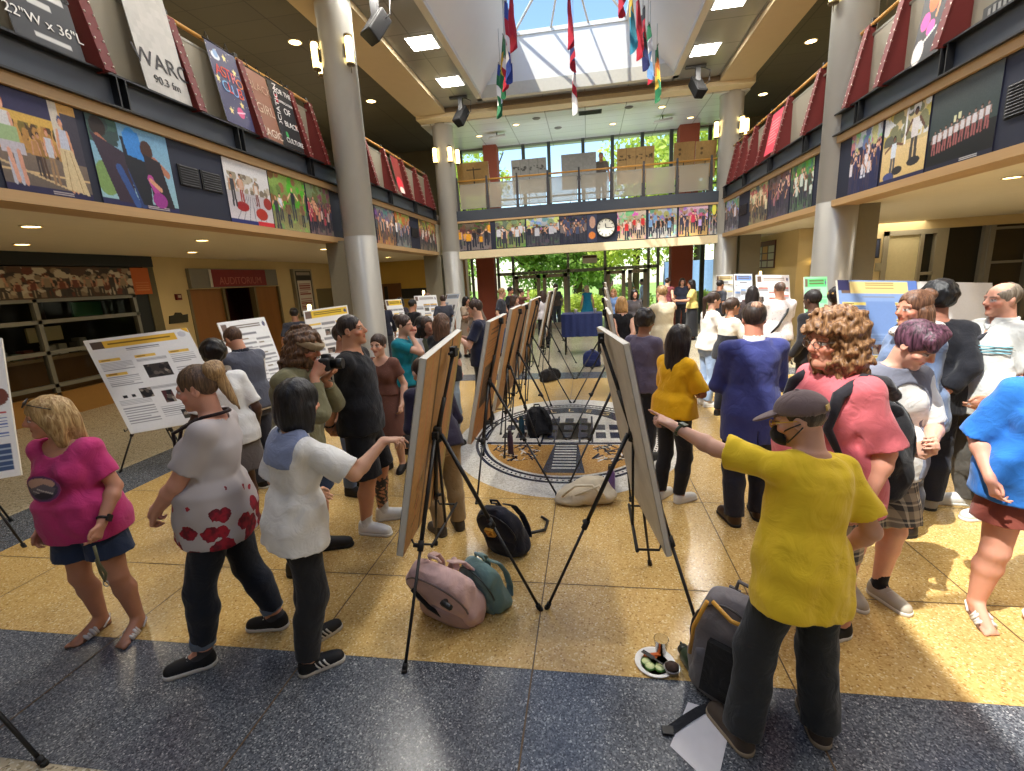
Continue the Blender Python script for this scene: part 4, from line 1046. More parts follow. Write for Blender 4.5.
c = Canvas(40, 60, (196, 186, 170)); c.rect(0, 0, 1, 1, (54, 50, 46)); c.rect(.08, .22, .92, .97, (206, 196, 180)); c.rect(.08, .04, .92, .10, (150, 140, 126)); c.lines(.15, .28, .85, .55, 6, (140, 60, 50), .5); c.lines(.15, .62, .85, .92, 7, (150, 66, 56), .5); c.mesh('printed_face', (wl + .122, 14.68, 2.66), (0, .9, 0), (0, 0, -1.46), t)
t = thing('wall_plaque', 'dark bronze plaque with a stepped top on the cream wall', 'plaque', (wl, 9.95, 1.2))
pq = [at_x(*q_, wl + .03) for q_ in [(170, 324), (170, 316), (175, 315), (176, 312.5), (181, 312.5), (183, 315), (188, 314), (188.5, 322)]]
b = MB(); b.prism(pq, (-.03, 0, 0)); b.build('plaque_plate', mat((62, 56, 40), .45, .5), t)
b = MB(); p = at_x(178, 297, wl + .02); b.box((wl, p[1] - .07, p[2] - .07), (wl + .06, p[1] + .07, p[2] + .07)); t = thing('fire_alarm', 'small dark red fire alarm above the bronze plaque', 'alarm', (wl, p[1], p[2])); b.build('case', mat((96, 26, 22), .5), t); b = MB(); b.box((wl + .06, p[1] - .04, p[2] - .02), (wl + .07, p[1] + .04, p[2] + .04)); b.build('horn_grille', mat((170, 150, 130), .5), t)
# inside the shop
t = thing('shop_shelf', 'shelf of green and white goods behind the shop window', 'shelf', (wl - 1.2, 7, 0)); b = MB(); b.box((wl - 1.5, 4, 0), (wl - 1.0, 8.9, .95), 0); b.box((wl - 1.6, 3.9, .95), (wl - .95, 8.9, 1.02), 1); b.build('counter', [mat((110, 76, 38), .6), mat((150, 120, 80), .5)], t)
q = random.Random(8)
for k in range(22):
    y = 4.2 + k * .21; h_ = q.uniform(.1, .3); cc = q.choice([(60, 96, 60), (180, 176, 160), (70, 110, 70), (150, 150, 140), (60, 56, 50), (120, 60, 40)])
    t = thing('goods_box', 'small packet on the counter behind the shop window', 'box', (wl - 1.25, y, 1.02), group='packets on the shop counter'); b = MB(); b.box((wl - 1.35, y - .08, 1.02), (wl - 1.15, y + .08, 1.02 + h_)); b.build('carton', mat(cc, .6), t, bevel=.006)
for k, (y, z0, z1, cc, lab) in enumerate(((4.3, 1.72, 2.05, None, 'glowing yellow panel inside the shop'), (7.6, 1.35, 1.62, (160, 146, 104), 'tan notice sheet inside the shop'), (8.5, 1.76, 2.05, (56, 110, 70), 'green poster inside the shop'), (5.6, 1.72, 2.06, (150, 160, 160), 'pale poster inside the shop'))):
    t = thing('shop_sign', lab, 'sign', (wl - 2.0, y, z0)); b = MB(); b.box((wl - .75, y - .3, z0), (wl - .7, y + .3, z1)); b.build('panel', emis((255, 206, 110), 2.5) if cc is None else mat(cc, .6), t)
    b = MB(); b.tube([(wl - .72, y, z1), (wl - .72, y, 2.75)], .01, 5); b.build('hanger', BLACK, t)
# right wall: notice frame, posters, alarm
t = thing('notice_frame', 'dark frame of nine small notices on the cream wall', 'notice board', (5.72, 16, 1.6))
p0, p1 = at_x(757, 243, 5.73), at_x(774, 268, 5.73)
ya, yb = p1[1], p0[1]; za, zb = p1[2] - .0, p0[2]
b = MB(); b.box((5.72, ya, za), (5.75, yb, zb)); b.build('frame', mat((84, 26, 20), .5), t)
c = Canvas(40, 56, (90, 40, 30)); c.rect(0, 0, 1, .16, (110, 30, 26))
for i in range(3):
    for j in range(3): c.rect(.06 + i * .31, .20 + j * .265, .06 + i * .31 + .26, .20 + j * .265 + .22, (206, 140, 60) if (i == 1 and j < 2) else (190, 180, 156))
c.mesh('printed_face', (5.718, yb, zb), (0, ya - yb, 0), (0, 0, za - zb), t)
for q0, q1, lab, cc in (((872, 239), (879, 258), 'blue grey framed notice beside the office door', (60, 66, 86)), ((876, 263), (886, 271), 'pair of small notices beside the office door', (150, 140, 110)), ((870, 264), (872.5, 268), 'small red alarm box beside the office door', (150, 40, 30))):
    a, c2 = at_y(*q0, 14.46), at_y(*q1, 14.46); t = thing('wall_notice', lab, 'notice', (a[0], 14.48, c2[2])); b = MB(); b.box((a[0], 14.46, c2[2]), (c2[0], 14.5, a[2])); b.build('frame', mat((40, 40, 44) if cc[0] < 100 else cc, .5), t)
    if cc[0] < 160: b = MB(); b.box((a[0] + .04, 14.452, c2[2] + .04), (c2[0] - .04, 14.46, a[2] - .04)); b.build('sheet', mat(cc, .6), t)
t = thing('wall_picture', 'small dark framed picture on the far yellow wall', 'picture', (-5.8, 18.48, 2.1)); p0, p1 = at_y(432.5, 268, 18.45), at_y(438.5, 277, 18.45); b = MB(); b.box((p0[0], 18.45, p1[2]), (p1[0], 18.49, p0[2])); b.build('frame', BLACK, t); b = MB(); b.box((p0[0] + .06, 18.445, p1[2] + .08), (p1[0] - .06, 18.45, p0[2] - .08)); b.build('print_sheet', mat((120, 116, 96), .5), t)
t = thing('wall_board', 'long black board on the far yellow wall', 'board', (-6.6, 18.48, 1.5)); p0, p1 = at_y(400, 289, 18.45), at_y(432, 297, 18.45); b = MB(); b.box((p0[0], 18.45, p1[2]), (p1[0], 18.49, p0[2])); b.build('panel', mat((36, 34, 28), .5), t); b = MB(); b.box((p0[0], 18.44, p1[2] - .03), (p1[0], 18.5, p1[2])); b.build('ledge', ALU, t)
t = thing('door_notice', 'small tan notice with a dark band in the back doorway glass', 'sign', (.1, GY - .1, 2.6)); b = MB(); b.box((-.2, GY - .12, 2.45), (.35, GY - .09, 2.75)); b.build('sign_panel', mat((196, 190, 180), .5), t); b = MB(); b.box((-.18, GY - .125, 2.64), (.33, GY - .12, 2.73)); b.build('header_band', mat((90, 70, 60), .5), t)
# ================================================================== OUTSIDE AND LIGHT
b = MB(); b.box((-40, 19.6, -.4), (40, 90, -.05)); o = struct('ground_lawn', b, mat((140, 170, 84), .9, 0, .2, .25, 3))


def leaf_cloud(blobs, n, size, seed):
    """leaf blades scattered through a set of ellipsoids (surface-biased)"""
    r = np.random.RandomState(seed); V = []
    for (c, rad), k in zip(blobs, [n // len(blobs)] * len(blobs)):
        d = r.normal(size=(k, 3)); d /= np.linalg.norm(d, axis=1, keepdims=True)
        p = np.array(c) + d * np.array(rad) * (r.rand(k, 1) ** .35)
        a = r.normal(size=(k, 3)); a /= np.linalg.norm(a, axis=1, keepdims=True)
        bb = np.cross(a, r.normal(size=(k, 3))); bb /= np.linalg.norm(bb, axis=1, keepdims=True)
        s_ = size * r.uniform(.6, 1.3, (k, 1))
        V.append(np.stack([p - a * s_, p - bb * s_ * .55, p + a * s_, p + bb * s_ * .55], 1).reshape(-1, 3))
    V = np.concatenate(V); q = np.arange(len(V)).reshape(-1, 4)
    return V, q


def leaf_mat(rgb, key):
    m, nt, b_, out = node_mat('leaf_' + key)
    oi = N(nt, 'ShaderNodeTexCoord'); no = N(nt, 'ShaderNodeTexNoise'); no.inputs['Scale'].default_value = 1.2; L(nt, oi.outputs['Object'], no.inputs['Vector'])
    rp = N(nt, 'ShaderNodeValToRGB'); c = srgb(rgb); rp.color_ramp.elements[0].position = .3; rp.color_ramp.elements[1].position = .7
    rp.color_ramp.elements[0].color = (c[0] * .55, c[1] * .6, c[2] * .5, 1); rp.color_ramp.elements[1].color = (c[0] * 1.2, c[1] * 1.15, c[2], 1)
    L(nt, no.outputs['Fac'], rp.inputs[0]); L(nt, rp.outputs[0], b_.inputs['Base Color']); b_.inputs['Roughness'].default_value = .6
    tl = N(nt, 'ShaderNodeBsdfTranslucent'); L(nt, rp.outputs[0], tl.inputs[0]); mx = N(nt, 'ShaderNodeMixShader'); mx.inputs[0].default_value = .45
    L(nt, b_.outputs[0], mx.inputs[1]); L(nt, tl.outputs[0], mx.inputs[2]); L(nt, mx.outputs[0], out.inputs[0])
    return m


LEAF = [leaf_mat((206, 222, 110), 'bright'), leaf_mat((180, 208, 112), 'mid'), leaf_mat((156, 190, 100), 'deep')]
BARK = mat((92, 78, 62), .9, 0, .2, .2, 10, .4, 20)


def tree(label, x, y, h, r, li, seed, base=None):
    q = random.Random(seed); t = thing('tree', label, 'tree', (x, y, -.05))
    base = base if base is not None else h * .3
    b = MB(); b.tube([(x, y, -.05), (x + .1, y, h * .35), (x - .1, y, h * .75)], [.22, .16, .06], 8)
    for k in range(4):
        a = q.uniform(0, 6.28); b.tube([(x, y, h * (.3 + .08 * k)), (x + math.cos(a) * r * .6, y + math.sin(a) * r * .6, h * (.5 + .1 * k))], [.08, .03], 6)
    b.build('trunk', BARK, t)
    bl = [((x + q.uniform(-.55, .55) * r, y + q.uniform(-.4, .4) * r, base + (h - base) * q.uniform(.12, .9)), (r * q.uniform(.4, .6),) * 2 + ((h - base) * q.uniform(.16, .26),)) for _ in range(12)]
    V, Q = leaf_cloud(bl, 5200, .16, seed)
    raw_mesh('crown', to_local(V, t), Q, LEAF[li], t, smooth=False)


for k, a in enumerate((('leafy tree behind the brick post at the auditorium end', -9.5, 29, 9.5, 3.2, 0), ('bright leafy tree seen past the first easel upstairs', -5.8, 27, 10.5, 3.0, 0), ('mid green tree low behind the entrance doors', -3.4, 31, 5.6, 2.6, 1), ('deep green tree behind the middle doors', -.6, 30, 5.2, 2.6, 2), ('bright tree filling the middle upper windows', 2.6, 28, 10.6, 3.3, 0), ('bright tree behind the office end upper windows', 6.0, 29, 11.0, 3.4, 0), ('mid green tree at the office end', 9.6, 31, 10.0, 3.4, 1), ('distant deep green tree past the entrance', 1.0, 40, 6.0, 3.5, 2), ('distant tree beyond the auditorium end', -10.5, 42, 12, 4.5, 1), ('far pale tree beyond the office end', 13, 44, 13, 5, 0))):
    tree(a[0], *a[1:5], a[5], 100 + k, 1.0 if a[3] < 7 else 2.2)


def shrub(label, x, y, r, h, li, seed):
    t = thing('shrub', label, 'shrub', (x, y, -.05)); q = random.Random(seed)
    V, Q = leaf_cloud([((x + q.uniform(-.5, .5) * r, y + q.uniform(-.3, .3) * r, h * q.uniform(.25, .6)), (r * .6, r * .5, h * .42)) for _ in range(6)], 2200, .10, seed)
    raw_mesh('foliage', to_local(V, t), Q, LEAF[li], t, smooth=False)
    b = MB()
    for k in range(4): b.tube([(x, y, -.05), (x + q.uniform(-.4, .4) * r, y, h * .5)], .03, 5)
    b.build('stem', BARK, t)


for k, (x, y, r, h, li, w) in enumerate(((-6.2, 23, 1.0, 2.0, 1, 'outside the auditorium end window'), (-4.2, 24, 1.1, 1.3, 1, 'beyond the brick post'), (-2.4, 25, 1.2, 1.6, 0, 'outside the double doors'), (-.2, 26, 1.3, 1.3, 0, 'outside the middle door glass'), (1.9, 24.5, 1.2, 1.5, 1, 'outside the office end doors'), (4.6, 22.5, 1.0, 1.1, 0, 'under the blue banner'), (6.3, 23, 1.2, 1.2, 0, 'beyond the blue banner'))):
    shrub('green shrub growing ' + w, x, y, r, h, li, 300 + k)
t = thing('outdoor_banner', 'pale blue banner stretched outside the office end window', 'banner', (5.2, 25.5, 1.2))
p0, p1 = at_y(664, 262, 25.5), at_y(725, 300, 25.5)
b = MB()
nx = 16
for i in range(nx):
    x0, x1 = p0[0] + (p1[0] - p0[0]) * i / nx, p0[0] + (p1[0] - p0[0]) * (i + 1) / nx
    b.poly([(x0, 25.5 + .04 * math.sin(i), p1[2] + .2), (x1, 25.5 + .04 * math.sin(i + 1), p1[2] + .2), (x1, 25.5 + .04 * math.sin(i + 1), p0[2]), (x0, 25.5 + .04 * math.sin(i), p0[2])], 0, True)
b.build('cloth_panel', cloth((150, 186, 230)), t)
b = MB()
for x in (p0[0], p1[0]): b.tube([(x, 25.5, -.05), (x, 25.5, p0[2] + .1)], .03, 8)
b.build('pole', metal((120, 120, 120)), t)

# world and sun
w = bpy.data.worlds.new('sky'); S.world = w; w.use_nodes = True; nt = w.node_tree; nt.nodes.clear()
out = nt.nodes.new('ShaderNodeOutputWorld'); bg = nt.nodes.new('ShaderNodeBackground'); sky = nt.nodes.new('ShaderNodeTexSky')
sky.sky_type = 'NISHITA'; sky.sun_disc = False; sky.sun_elevation = math.radians(60); sky.sun_rotation = math.radians(220); sky.air_density = 1.0; sky.dust_density = .6; sky.ozone_density = 1.0
hs_ = nt.nodes.new('ShaderNodeHueSaturation'); hs_.inputs['Saturation'].default_value = 1.05; nt.links.new(sky.outputs[0], hs_.inputs['Color']); nt.links.new(hs_.outputs[0], bg.inputs[0]); nt.links.new(bg.outputs[0], out.inputs[0]); bg.inputs[1].default_value = .30
sd = bpy.data.lights.new('sun', 'SUN'); sd.energy = 6.0; sd.angle = math.radians(.6); sd.color = (1, .95, .86)
so = bpy.data.objects.new('sun', sd); COL.objects.link(so)
so.rotation_euler = Vector((.42, .40, -1)).to_track_quat('-Z', 'Y').to_euler()
# added fill in the galleries, no fixtures: downward first, then upward from mid-air
for y in (-3, 1, 5, 9, 13): area_light(-7.3, y, 7.1, 2.4, 3.0, 36, (1, .88, .68)); area_light(7.5, y, 7.1, 2.4, 3.0, 40, (1, .9, .72))
for y in (0., 5, 10, 15): area_light(-7.3, y, 2.93, 1.6, 2.0, 8, (1, .88, .68)); area_light(7.5, y, 2.93, 2.4, 2.0, 70, (1, .92, .78))
for y in (-2, 2, 6, 10, 14): area_light(-7.6, y, 5.0, 1.5, 2.5, 13, (1, .86, .62), (PI, 0, 0)); area_light(8.0, y, 5.0, 1.5, 2.5, 16, (1, .88, .7), (PI, 0, 0))
area_light(-.3, 17.4, 4.6, 6, 1.2, 60, (.95, .98, 1), (PI, 0, 0))
vs = S.view_settings; vs.view_transform = 'Standard'; vs.look = 'None'; vs.gamma = 1; vs.use_curve_mapping = False; vs.exposure = .35
S.cycles.use_denoising = True; S.cycles.max_bounces = 8; S.cycles.transparent_max_bounces = 16; S.cycles.sample_clamp_indirect = 6.
# ================================================================== SOFT-FORM MODELLER: distance fields on a grid, turned into one smooth mesh
def nrm(v):
    v = np.array(v, float); return v / (np.linalg.norm(v) + 1e-12)


class SDF:
    def __init__(s, lo, hi, h):
        s.h = h; s.lo = np.array(lo, float) - 2 * h
        s.n = np.maximum(3, np.ceil((np.array(hi, float) + 2 * h - s.lo) / h).astype(int) + 1)
        s.ax = [(s.lo[i] + h * np.arange(s.n[i])).astype(F32) for i in range(3)]
        s.v = np.full(tuple(s.n), .25, F32)

    def _sub(s, lo, hi, pad):
        sl = []
        for i in range(3):
            a = int(max(0, math.floor((lo[i] - pad - s.lo[i]) / s.h))); b_ = int(min(s.n[i], math.ceil((hi[i] + pad - s.lo[i]) / s.h) + 1))
            if b_ <= a: return None
            sl.append(slice(a, b_))
        return tuple(sl)

    def _grid(s, sl):
        return s.ax[0][sl[0]][:, None, None], s.ax[1][sl[1]][None, :, None], s.ax[2][sl[2]][None, None, :]

    def _mix(s, sl, d, k, op):
        w = s.v[sl]
        if op == '+':
            if k > 0:
                h = np.clip(.5 + .5 * (w - d) / k, 0, 1); s.v[sl] = w + (d - w) * h - k * h * (1 - h)
            else: s.v[sl] = np.minimum(w, d)
        else:
            if k > 0:
                h = np.clip(.5 - .5 * (w + d) / k, 0, 1); s.v[sl] = w + (-d - w) * h + k * h * (1 - h)
            else: s.v[sl] = np.maximum(w, -d)

    def cone(s, a, b, ra, rb=None, k=.02, op='+', flat=None):
        """capsule from a to b whose radius runs ra..rb; flat=(axis, factor) squeezes it along an axis"""
        rb = ra if rb is None else rb
        a = np.array(a, float); b = np.array(b, float); r = max(ra, rb)
        sl = s._sub(np.minimum(a, b) - r, np.maximum(a, b) + r, k + 2.5 * s.h)
        if sl is None: return s
        X, Y, Z = s._grid(sl); ba = (b - a).astype(F32); l2 = float(ba @ ba) + 1e-9
        px, py, pz = X - F32(a[0]), Y - F32(a[1]), Z - F32(a[2])
        t = np.clip((px * ba[0] + py * ba[1] + pz * ba[2]) / F32(l2), 0, 1)
        qx, qy, qz = px - t * ba[0], py - t * ba[1], pz - t * ba[2]
        if flat is not None:
            ax, fct = nrm(flat[0]), flat[1]
            e = qx * F32(ax[0]) + qy * F32(ax[1]) + qz * F32(ax[2]); m = F32(1 / fct - 1)
            qx, qy, qz = qx + e * m * F32(ax[0]), qy + e * m * F32(ax[1]), qz + e * m * F32(ax[2])
        d = np.sqrt(qx * qx + qy * qy + qz * qz) - (F32(ra) + t * F32(rb - ra))
        if flat is not None: d = d * F32(fct ** .5)
        s._mix(sl, d, k, op); return s

    def ell(s, c, r, R=None, k=.02, op='+'):
        c = np.array(c, float); r = np.array(r, float); R = np.eye(3) if R is None else np.array(R, float)
        ext = np.sqrt(((R * r) ** 2).sum(1))
        sl = s._sub(c - ext, c + ext, k + 2.5 * s.h)
        if sl is None: return s
        X, Y, Z = s._grid(sl); px, py, pz = X - F32(c[0]), Y - F32(c[1]), Z - F32(c[2])
        k0 = 0; k1 = 0
        for i in range(3):
            q = px * F32(R[0, i]) + py * F32(R[1, i]) + pz * F32(R[2, i])
            k0 = k0 + (q / F32(r[i])) ** 2; k1 = k1 + (q / F32(r[i] ** 2)) ** 2
        k0 = np.sqrt(k0); d = k0 * (k0 - 1) / (np.sqrt(k1) + F32(1e-6))
        s._mix(sl, d, k, op); return s

    def box(s, c, half, R=None, rnd=.01, k=.01, op='+'):
        c = np.array(c, float); half = np.array(half, float); R = np.eye(3) if R is None else np.array(R, float)
        ext = (np.abs(R) * half).sum(1)
        sl = s._sub(c - ext, c + ext, k + 2.5 * s.h)
        if sl is None: return s
        X, Y, Z = s._grid(sl); px, py, pz = X - F32(c[0]), Y - F32(c[1]), Z - F32(c[2])
        o = 0; inn = None
        for i in range(3):
            q = np.abs(px * F32(R[0, i]) + py * F32(R[1, i]) + pz * F32(R[2, i])) - F32(half[i] - rnd)
            o = o + np.maximum(q, 0) ** 2; inn = q if inn is None else np.maximum(inn, q)
        s._mix(sl, np.sqrt(o) + np.minimum(inn, 0) - F32(rnd), k, op); return s

    def loft(s, o, R, z, a, b, y0=None, n=2.3, k=.02, op='+'):
        """stack of superellipse sections: o origin, R columns = side, front, up axes; z heights, a half widths, b half depths, y0 front offsets"""
        o = np.array(o, float); R = np.array(R, float); z = np.array(z, float); a = np.array(a, float); b = np.array(b, float)
        y0 = np.zeros(len(z)) if y0 is None else np.array(y0, float)
        m = max(a.max(), (b + np.abs(y0)).max()); p0, p1 = o + R[:, 2] * z[0], o + R[:, 2] * z[-1]
        sl = s._sub(np.minimum(p0, p1) - m, np.maximum(p0, p1) + m, k + 2.5 * s.h)
        if sl is None: return s
        X, Y, Z = s._grid(sl); px, py, pz = X - F32(o[0]), Y - F32(o[1]), Z - F32(o[2])
        q = [px * F32(R[0, i]) + py * F32(R[1, i]) + pz * F32(R[2, i]) for i in range(3)]
        zz = q[2]
        zs = np.linspace(z[0], z[-1], 96)                                # smoothed table
        def tab(v):
            t = np.interp(zs, z, v); kk = np.array([.25, .5, .25])
            for _ in range(3): t = np.convolve(np.pad(t, 1, 'edge'), kk, 'valid')
            return np.interp(zz.ravel(), zs, t).reshape(zz.shape).astype(F32)
        A, B, O = tab(a), tab(b), tab(y0)
        e = (np.abs(q[0] / A) ** F32(n) + np.abs((q[1] - O) / B) ** F32(n)) ** F32(1 / n)
        d = (e - 1) * np.minimum(A, B)
        d = np.maximum(d, np.maximum(zz - F32(z[-1]), F32(z[0]) - zz))
        s._mix(sl, d, k, op); return s

    def plane(s, p, nv, k=0.):
        """keep the side the normal points away from"""
        nv = nrm(nv); p = np.array(p, float)
        X, Y, Z = s._grid((slice(None),) * 3)
        d = (X - F32(p[0])) * F32(nv[0]) + (Y - F32(p[1])) * F32(nv[1]) + (Z - F32(p[2])) * F32(nv[2])
        if k > 0:
            h = np.clip(.5 - .5 * (s.v - d) / k, 0, 1); s.v = s.v + (d - s.v) * h + k * h * (1 - h)
        else: s.v = np.maximum(s.v, d)
        return s

    def noise(s, amp, sc, seed=0., stretch=(1, 1, 1)):
        X, Y, Z = s._grid((slice(None),) * 3)
        x, y, z = X * F32(sc * stretch[0]) + F32(seed), Y * F32(sc * stretch[1]) + F32(seed * 1.7), Z * F32(sc * stretch[2]) + F32(seed * .6)
        n = np.sin(x + 1.3 * np.sin(y * .9 + z * .3)) * np.sin(y + 1.1 * np.sin(z * .8)) * .6 + np.sin(z * 1.1 + 1.4 * np.sin(x * .7 + y * .5)) * .5 + np.sin((x + y) * 1.7 - z * .6) * .25
        s.v = s.v + F32(amp) * n; return s

    def copy(s):
        c = object.__new__(SDF); c.h, c.lo, c.n, c.ax, c.v = s.h, s.lo, s.n, s.ax, s.v.copy(); return c

    def mesh(s):
        v = s.v
        for i in range(3):
            sl = [slice(None)] * 3
            for e in (0, -1): sl[i] = e; v[tuple(sl)] = np.maximum(v[tuple(sl)], F32(.5 * s.h))
        I = v < 0
        c = np.zeros(tuple(s.n - 1), np.uint8)
        for dx in (0, 1):
            for dy in (0, 1):
                for dz in (0, 1):
                    c += I[dx:dx + s.n[0] - 1, dy:dy + s.n[1] - 1, dz:dz + s.n[2] - 1]
        act = (c > 0) & (c < 8); ii, jj, kk = np.nonzero(act); m = len(ii)
        if m == 0: return np.zeros((0, 3)), np.zeros((0, 4), int)
        idx = np.full(c.shape, -1, np.int32); idx[ii, jj, kk] = np.arange(m)
        pos = np.zeros((m, 3)); cnt = np.zeros(m); cr = {}
        for dx in (0, 1):
            for dy in (0, 1):
                for dz in (0, 1): cr[dx, dy, dz] = v[ii + dx, jj + dy, kk + dz]
        for (p, q_) in [((0, a, b_), (1, a, b_)) for a in (0, 1) for b_ in (0, 1)] + [((a, 0, b_), (a, 1, b_)) for a in (0, 1) for b_ in (0, 1)] + [((a, b_, 0), (a, b_, 1)) for a in (0, 1) for b_ in (0, 1)]:
            va, vb = cr[p], cr[q_]; mk = (va < 0) != (vb < 0)
            t = np.zeros(m); t[mk] = va[mk] / (va[mk] - vb[mk])
            for i in range(3): pos[mk, i] += p[i] + (t[mk] * (q_[i] - p[i]))
            cnt += mk
        P = s.lo + s.h * (np.stack([ii, jj, kk], 1) + pos / cnt[:, None])
        F = []
        for axn in range(3):
            a1, a2 = (axn + 1) % 3, (axn + 2) % 3
            sl0 = [slice(None)] * 3; sl1 = [slice(None)] * 3
            sl0[axn] = slice(0, -1); sl1[axn] = slice(1, None)
            for a in (a1, a2): sl0[a] = sl1[a] = slice(1, -1)
            A, B = I[tuple(sl0)], I[tuple(sl1)]
            e = np.nonzero(A != B); sg = A[e]
            g = [e[0].copy(), e[1].copy(), e[2].copy()]
            g[a1] += 1; g[a2] += 1
            def cell(o1, o2):
                h = [g[0].copy(), g[1].copy(), g[2].copy()]; h[a1] += o1; h[a2] += o2; return idx[h[0], h[1], h[2]]
            qd = np.stack([cell(-1, -1), cell(0, -1), cell(0, 0), cell(-1, 0)], 1)
            qd[~sg] = qd[~sg][:, ::-1]; F.append(qd)
        F = np.concatenate(F); F = F[(F >= 0).all(1)]
        return P, F

    def build(s, name, m, parent=None, col=None, world=True, mi=None):
        P, F = s.mesh()
        if parent is not None and world: Pl = to_local(P, parent)
        else: Pl = P
        return raw_mesh(name, Pl, F, m, parent, col(P) if callable(col) else col, True, mi(P, F) if callable(mi) else mi)


def axes(fwd, up=(0, 0, 1)):
    """columns: side (right of the forward direction), forward, up"""
    f = nrm(fwd); r = nrm(np.cross(f, up)); u = np.cross(r, f)
    return np.stack([r, f, u], 1)


def rotz(a):
    c, s_ = math.cos(a), math.sin(a); return np.array([[c, -s_, 0], [s_, c, 0], [0, 0, 1.]])


def rotx(a):
    c, s_ = math.cos(a), math.sin(a); return np.array([[1, 0, 0], [0, c, -s_], [0, s_, c]])


def roty(a):
    c, s_ = math.cos(a), math.sin(a); return np.array([[c, 0, s_], [0, 1, 0], [-s_, 0, c]])
# ================================================================== POSTER BOARDS, EASELS, THINGS ON THE FLOOR
CARD = mat((150, 108, 66), .8, 0, .2, .12, 6, .1, 50)
FOAM = mat((214, 210, 200), .7, 0, .2, .03)


def board(label, tl, tr, bl, front, back=None, th=.03, backmat=None, curl=0.):
    """poster mounted on a board; corners as read from its front"""
    tl, tr, bl = (np.array(p, float) for p in (tl, tr, bl)); du, dv = tr - tl, bl - tl
    n = nrm(np.cross(du, dv)) * -1                                       # towards the reader
    ctr = tl + du / 2 + dv
    t = thing('poster_board', label, 'poster', ctr)
    b = MB(); b.hexa([bl - n * th, bl + du - n * th, bl + du, bl, tl - n * th, tr - n * th, tr, tl]); b.build('backing_board', FOAM, t)
    front.mesh('printed_face', tl + n * .004, du, dv, t)
    if back is not None: back.mesh('back_face', tr - n * (th + .003), -du, dv, t)
    elif backmat is not None:
        b = MB(); q = n * (th + .001); e = n * .004; i = .012
        p = [bl + du * i - dv * i, bl + du * (1 - i) - dv * i, tr - du * i + dv * i, tl + du * i + dv * i]
        b.hexa([p[0] - q - e, p[1] - q - e, p[1] - q, p[0] - q, p[3] - q - e, p[2] - q - e, p[2] - q, p[3] - q]); b.build('back_sheet', backmat, t)
    return t


def easel(label, top, hub, feet, width_dir, peg_z=None, peg_dir=None, clips=True, cat='easel'):
    """folding tripod easel: mast, hub, three telescoping legs with knobs and rubber feet, top clip, pegs"""
    top, hub = np.array(top, float), np.array(hub, float); wd = nrm(width_dir)
    t = thing('tripod_easel', label, cat, (hub[0], hub[1], 0))
    b = MB(); b.tube([hub, top], .011, 8); b.tube([hub, hub + (top - hub) * .45], .015, 8); b.build('mast', BLACK, t)
    b = MB(); b.tube([hub - (0, 0, .05), hub + (0, 0, .05)], .028, 10); b.obox(hub, (.05, .02, .025), (wd, np.cross((0, 0, 1), wd), (0, 0, 1))); b.build('hub', RUBBER, t, bevel=.004)
    for f in feet:
        f = np.array((f[0], f[1], 0.), float); a = hub + nrm(np.array((f[0] - hub[0], f[1] - hub[1], 0))) * .03
        m = a + (f - a) * .5; e = a + (f - a) * .98
        b = MB(); b.tube([a, m], .0135, 8); b.tube([m, e], .0095, 8)
        lg = b.build('leg', BLACK, t)
        d = nrm(f - a); sd = nrm(np.cross(d, (0, 0, 1)))
        b = MB()
        b.tube([m - d * .03, m + d * .03], .019, 8); b.tube([m - sd * .012, m + sd * .045], .012, 8); b.build('leg_clamp', RUBBER, lg)
        b = MB(); b.tube([e - d * .02, f + (0, 0, .016) if abs(d[2]) < .2 else f - d * .016], .016, 8); b.tube([f + np.array((0, 0, .02)), f + np.array((0, 0, .001))], [.014, .017], 8); b.build('rubber_foot', RUBBER, lg)
    if clips:
        b = MB(); b.tube([top - wd * .10, top + wd * .10], .009, 6); b.obox(top, (.03, .018, .03), (wd, np.cross((0, 0, 1), wd), (0, 0, 1))); b.build('top_clip', RUBBER, t)
    if peg_z is not None:
        pd = nrm(peg_dir); c = hub + (top - hub) * 0; c = np.array((hub[0], hub[1], peg_z))
        b = MB(); b.tube([c - wd * .28, c + wd * .28], .010, 6)
        for sgn in (-1, 1): b.tube([c + wd * .26 * sgn, c + wd * .26 * sgn + pd * .12, c + wd * .26 * sgn + pd * .13 + np.array((0, 0, .03))], .007, 6)
        b.tube([c, hub], .009, 6)
        b.build('support_bar', BLACK, t)
    return t


def poster(w, h, head, bg=(236, 236, 236), acc=(226, 178, 60), seed=0, cols=3, pics=5, text=(150, 150, 154)):
    q = random.Random(seed); c = Canvas(w, h, bg)
    c.rect(.04, .03, .96, .13, head); c.rect(.04, .03, .16, .13, (110, 90, 80)); c.lines(.22, .055, .84, .115, 2, (90, 70, 40), .45); c.ell(.92, .08, .03, .03, (90, 90, 120))
    c.lines(.3, .155, .7, .185, 2, (130, 130, 136), .4)
    cw = .92 / cols
    for i in range(cols):
        x0 = .04 + i * cw + .01; x1 = x0 + cw - .02; y = .21
        while y < .95:
            if q.random() < .5: c.rect(x0, y, x1, y + .028, acc); c.lines(x0 + .02, y + .009, x0 + .14, y + .02, 1, (110, 90, 50), 1); y += .036
            k = q.randint(3, 7); e = min(.96, y + k * .016); c.lines(x0, y, x1, e, k, text, .45, seed + i); y = e + .012
            if q.random() < .45 and y < .86:
                hh = q.uniform(.07, .12); cc = q.choice([(70, 66, 66), (96, 60, 60), (60, 74, 90), (90, 90, 80)])
                xa = x0 + q.uniform(0, .06); c.rect(xa, y, min(x1, xa + q.uniform(.1, .2)), y + hh, cc); c.blobs(xa, y, min(x1, xa + .1), y + hh, [(150, 140, 130), (40, 40, 44), (120, 100, 90)], 12, .018, seed + i); y += hh + .014
    return c


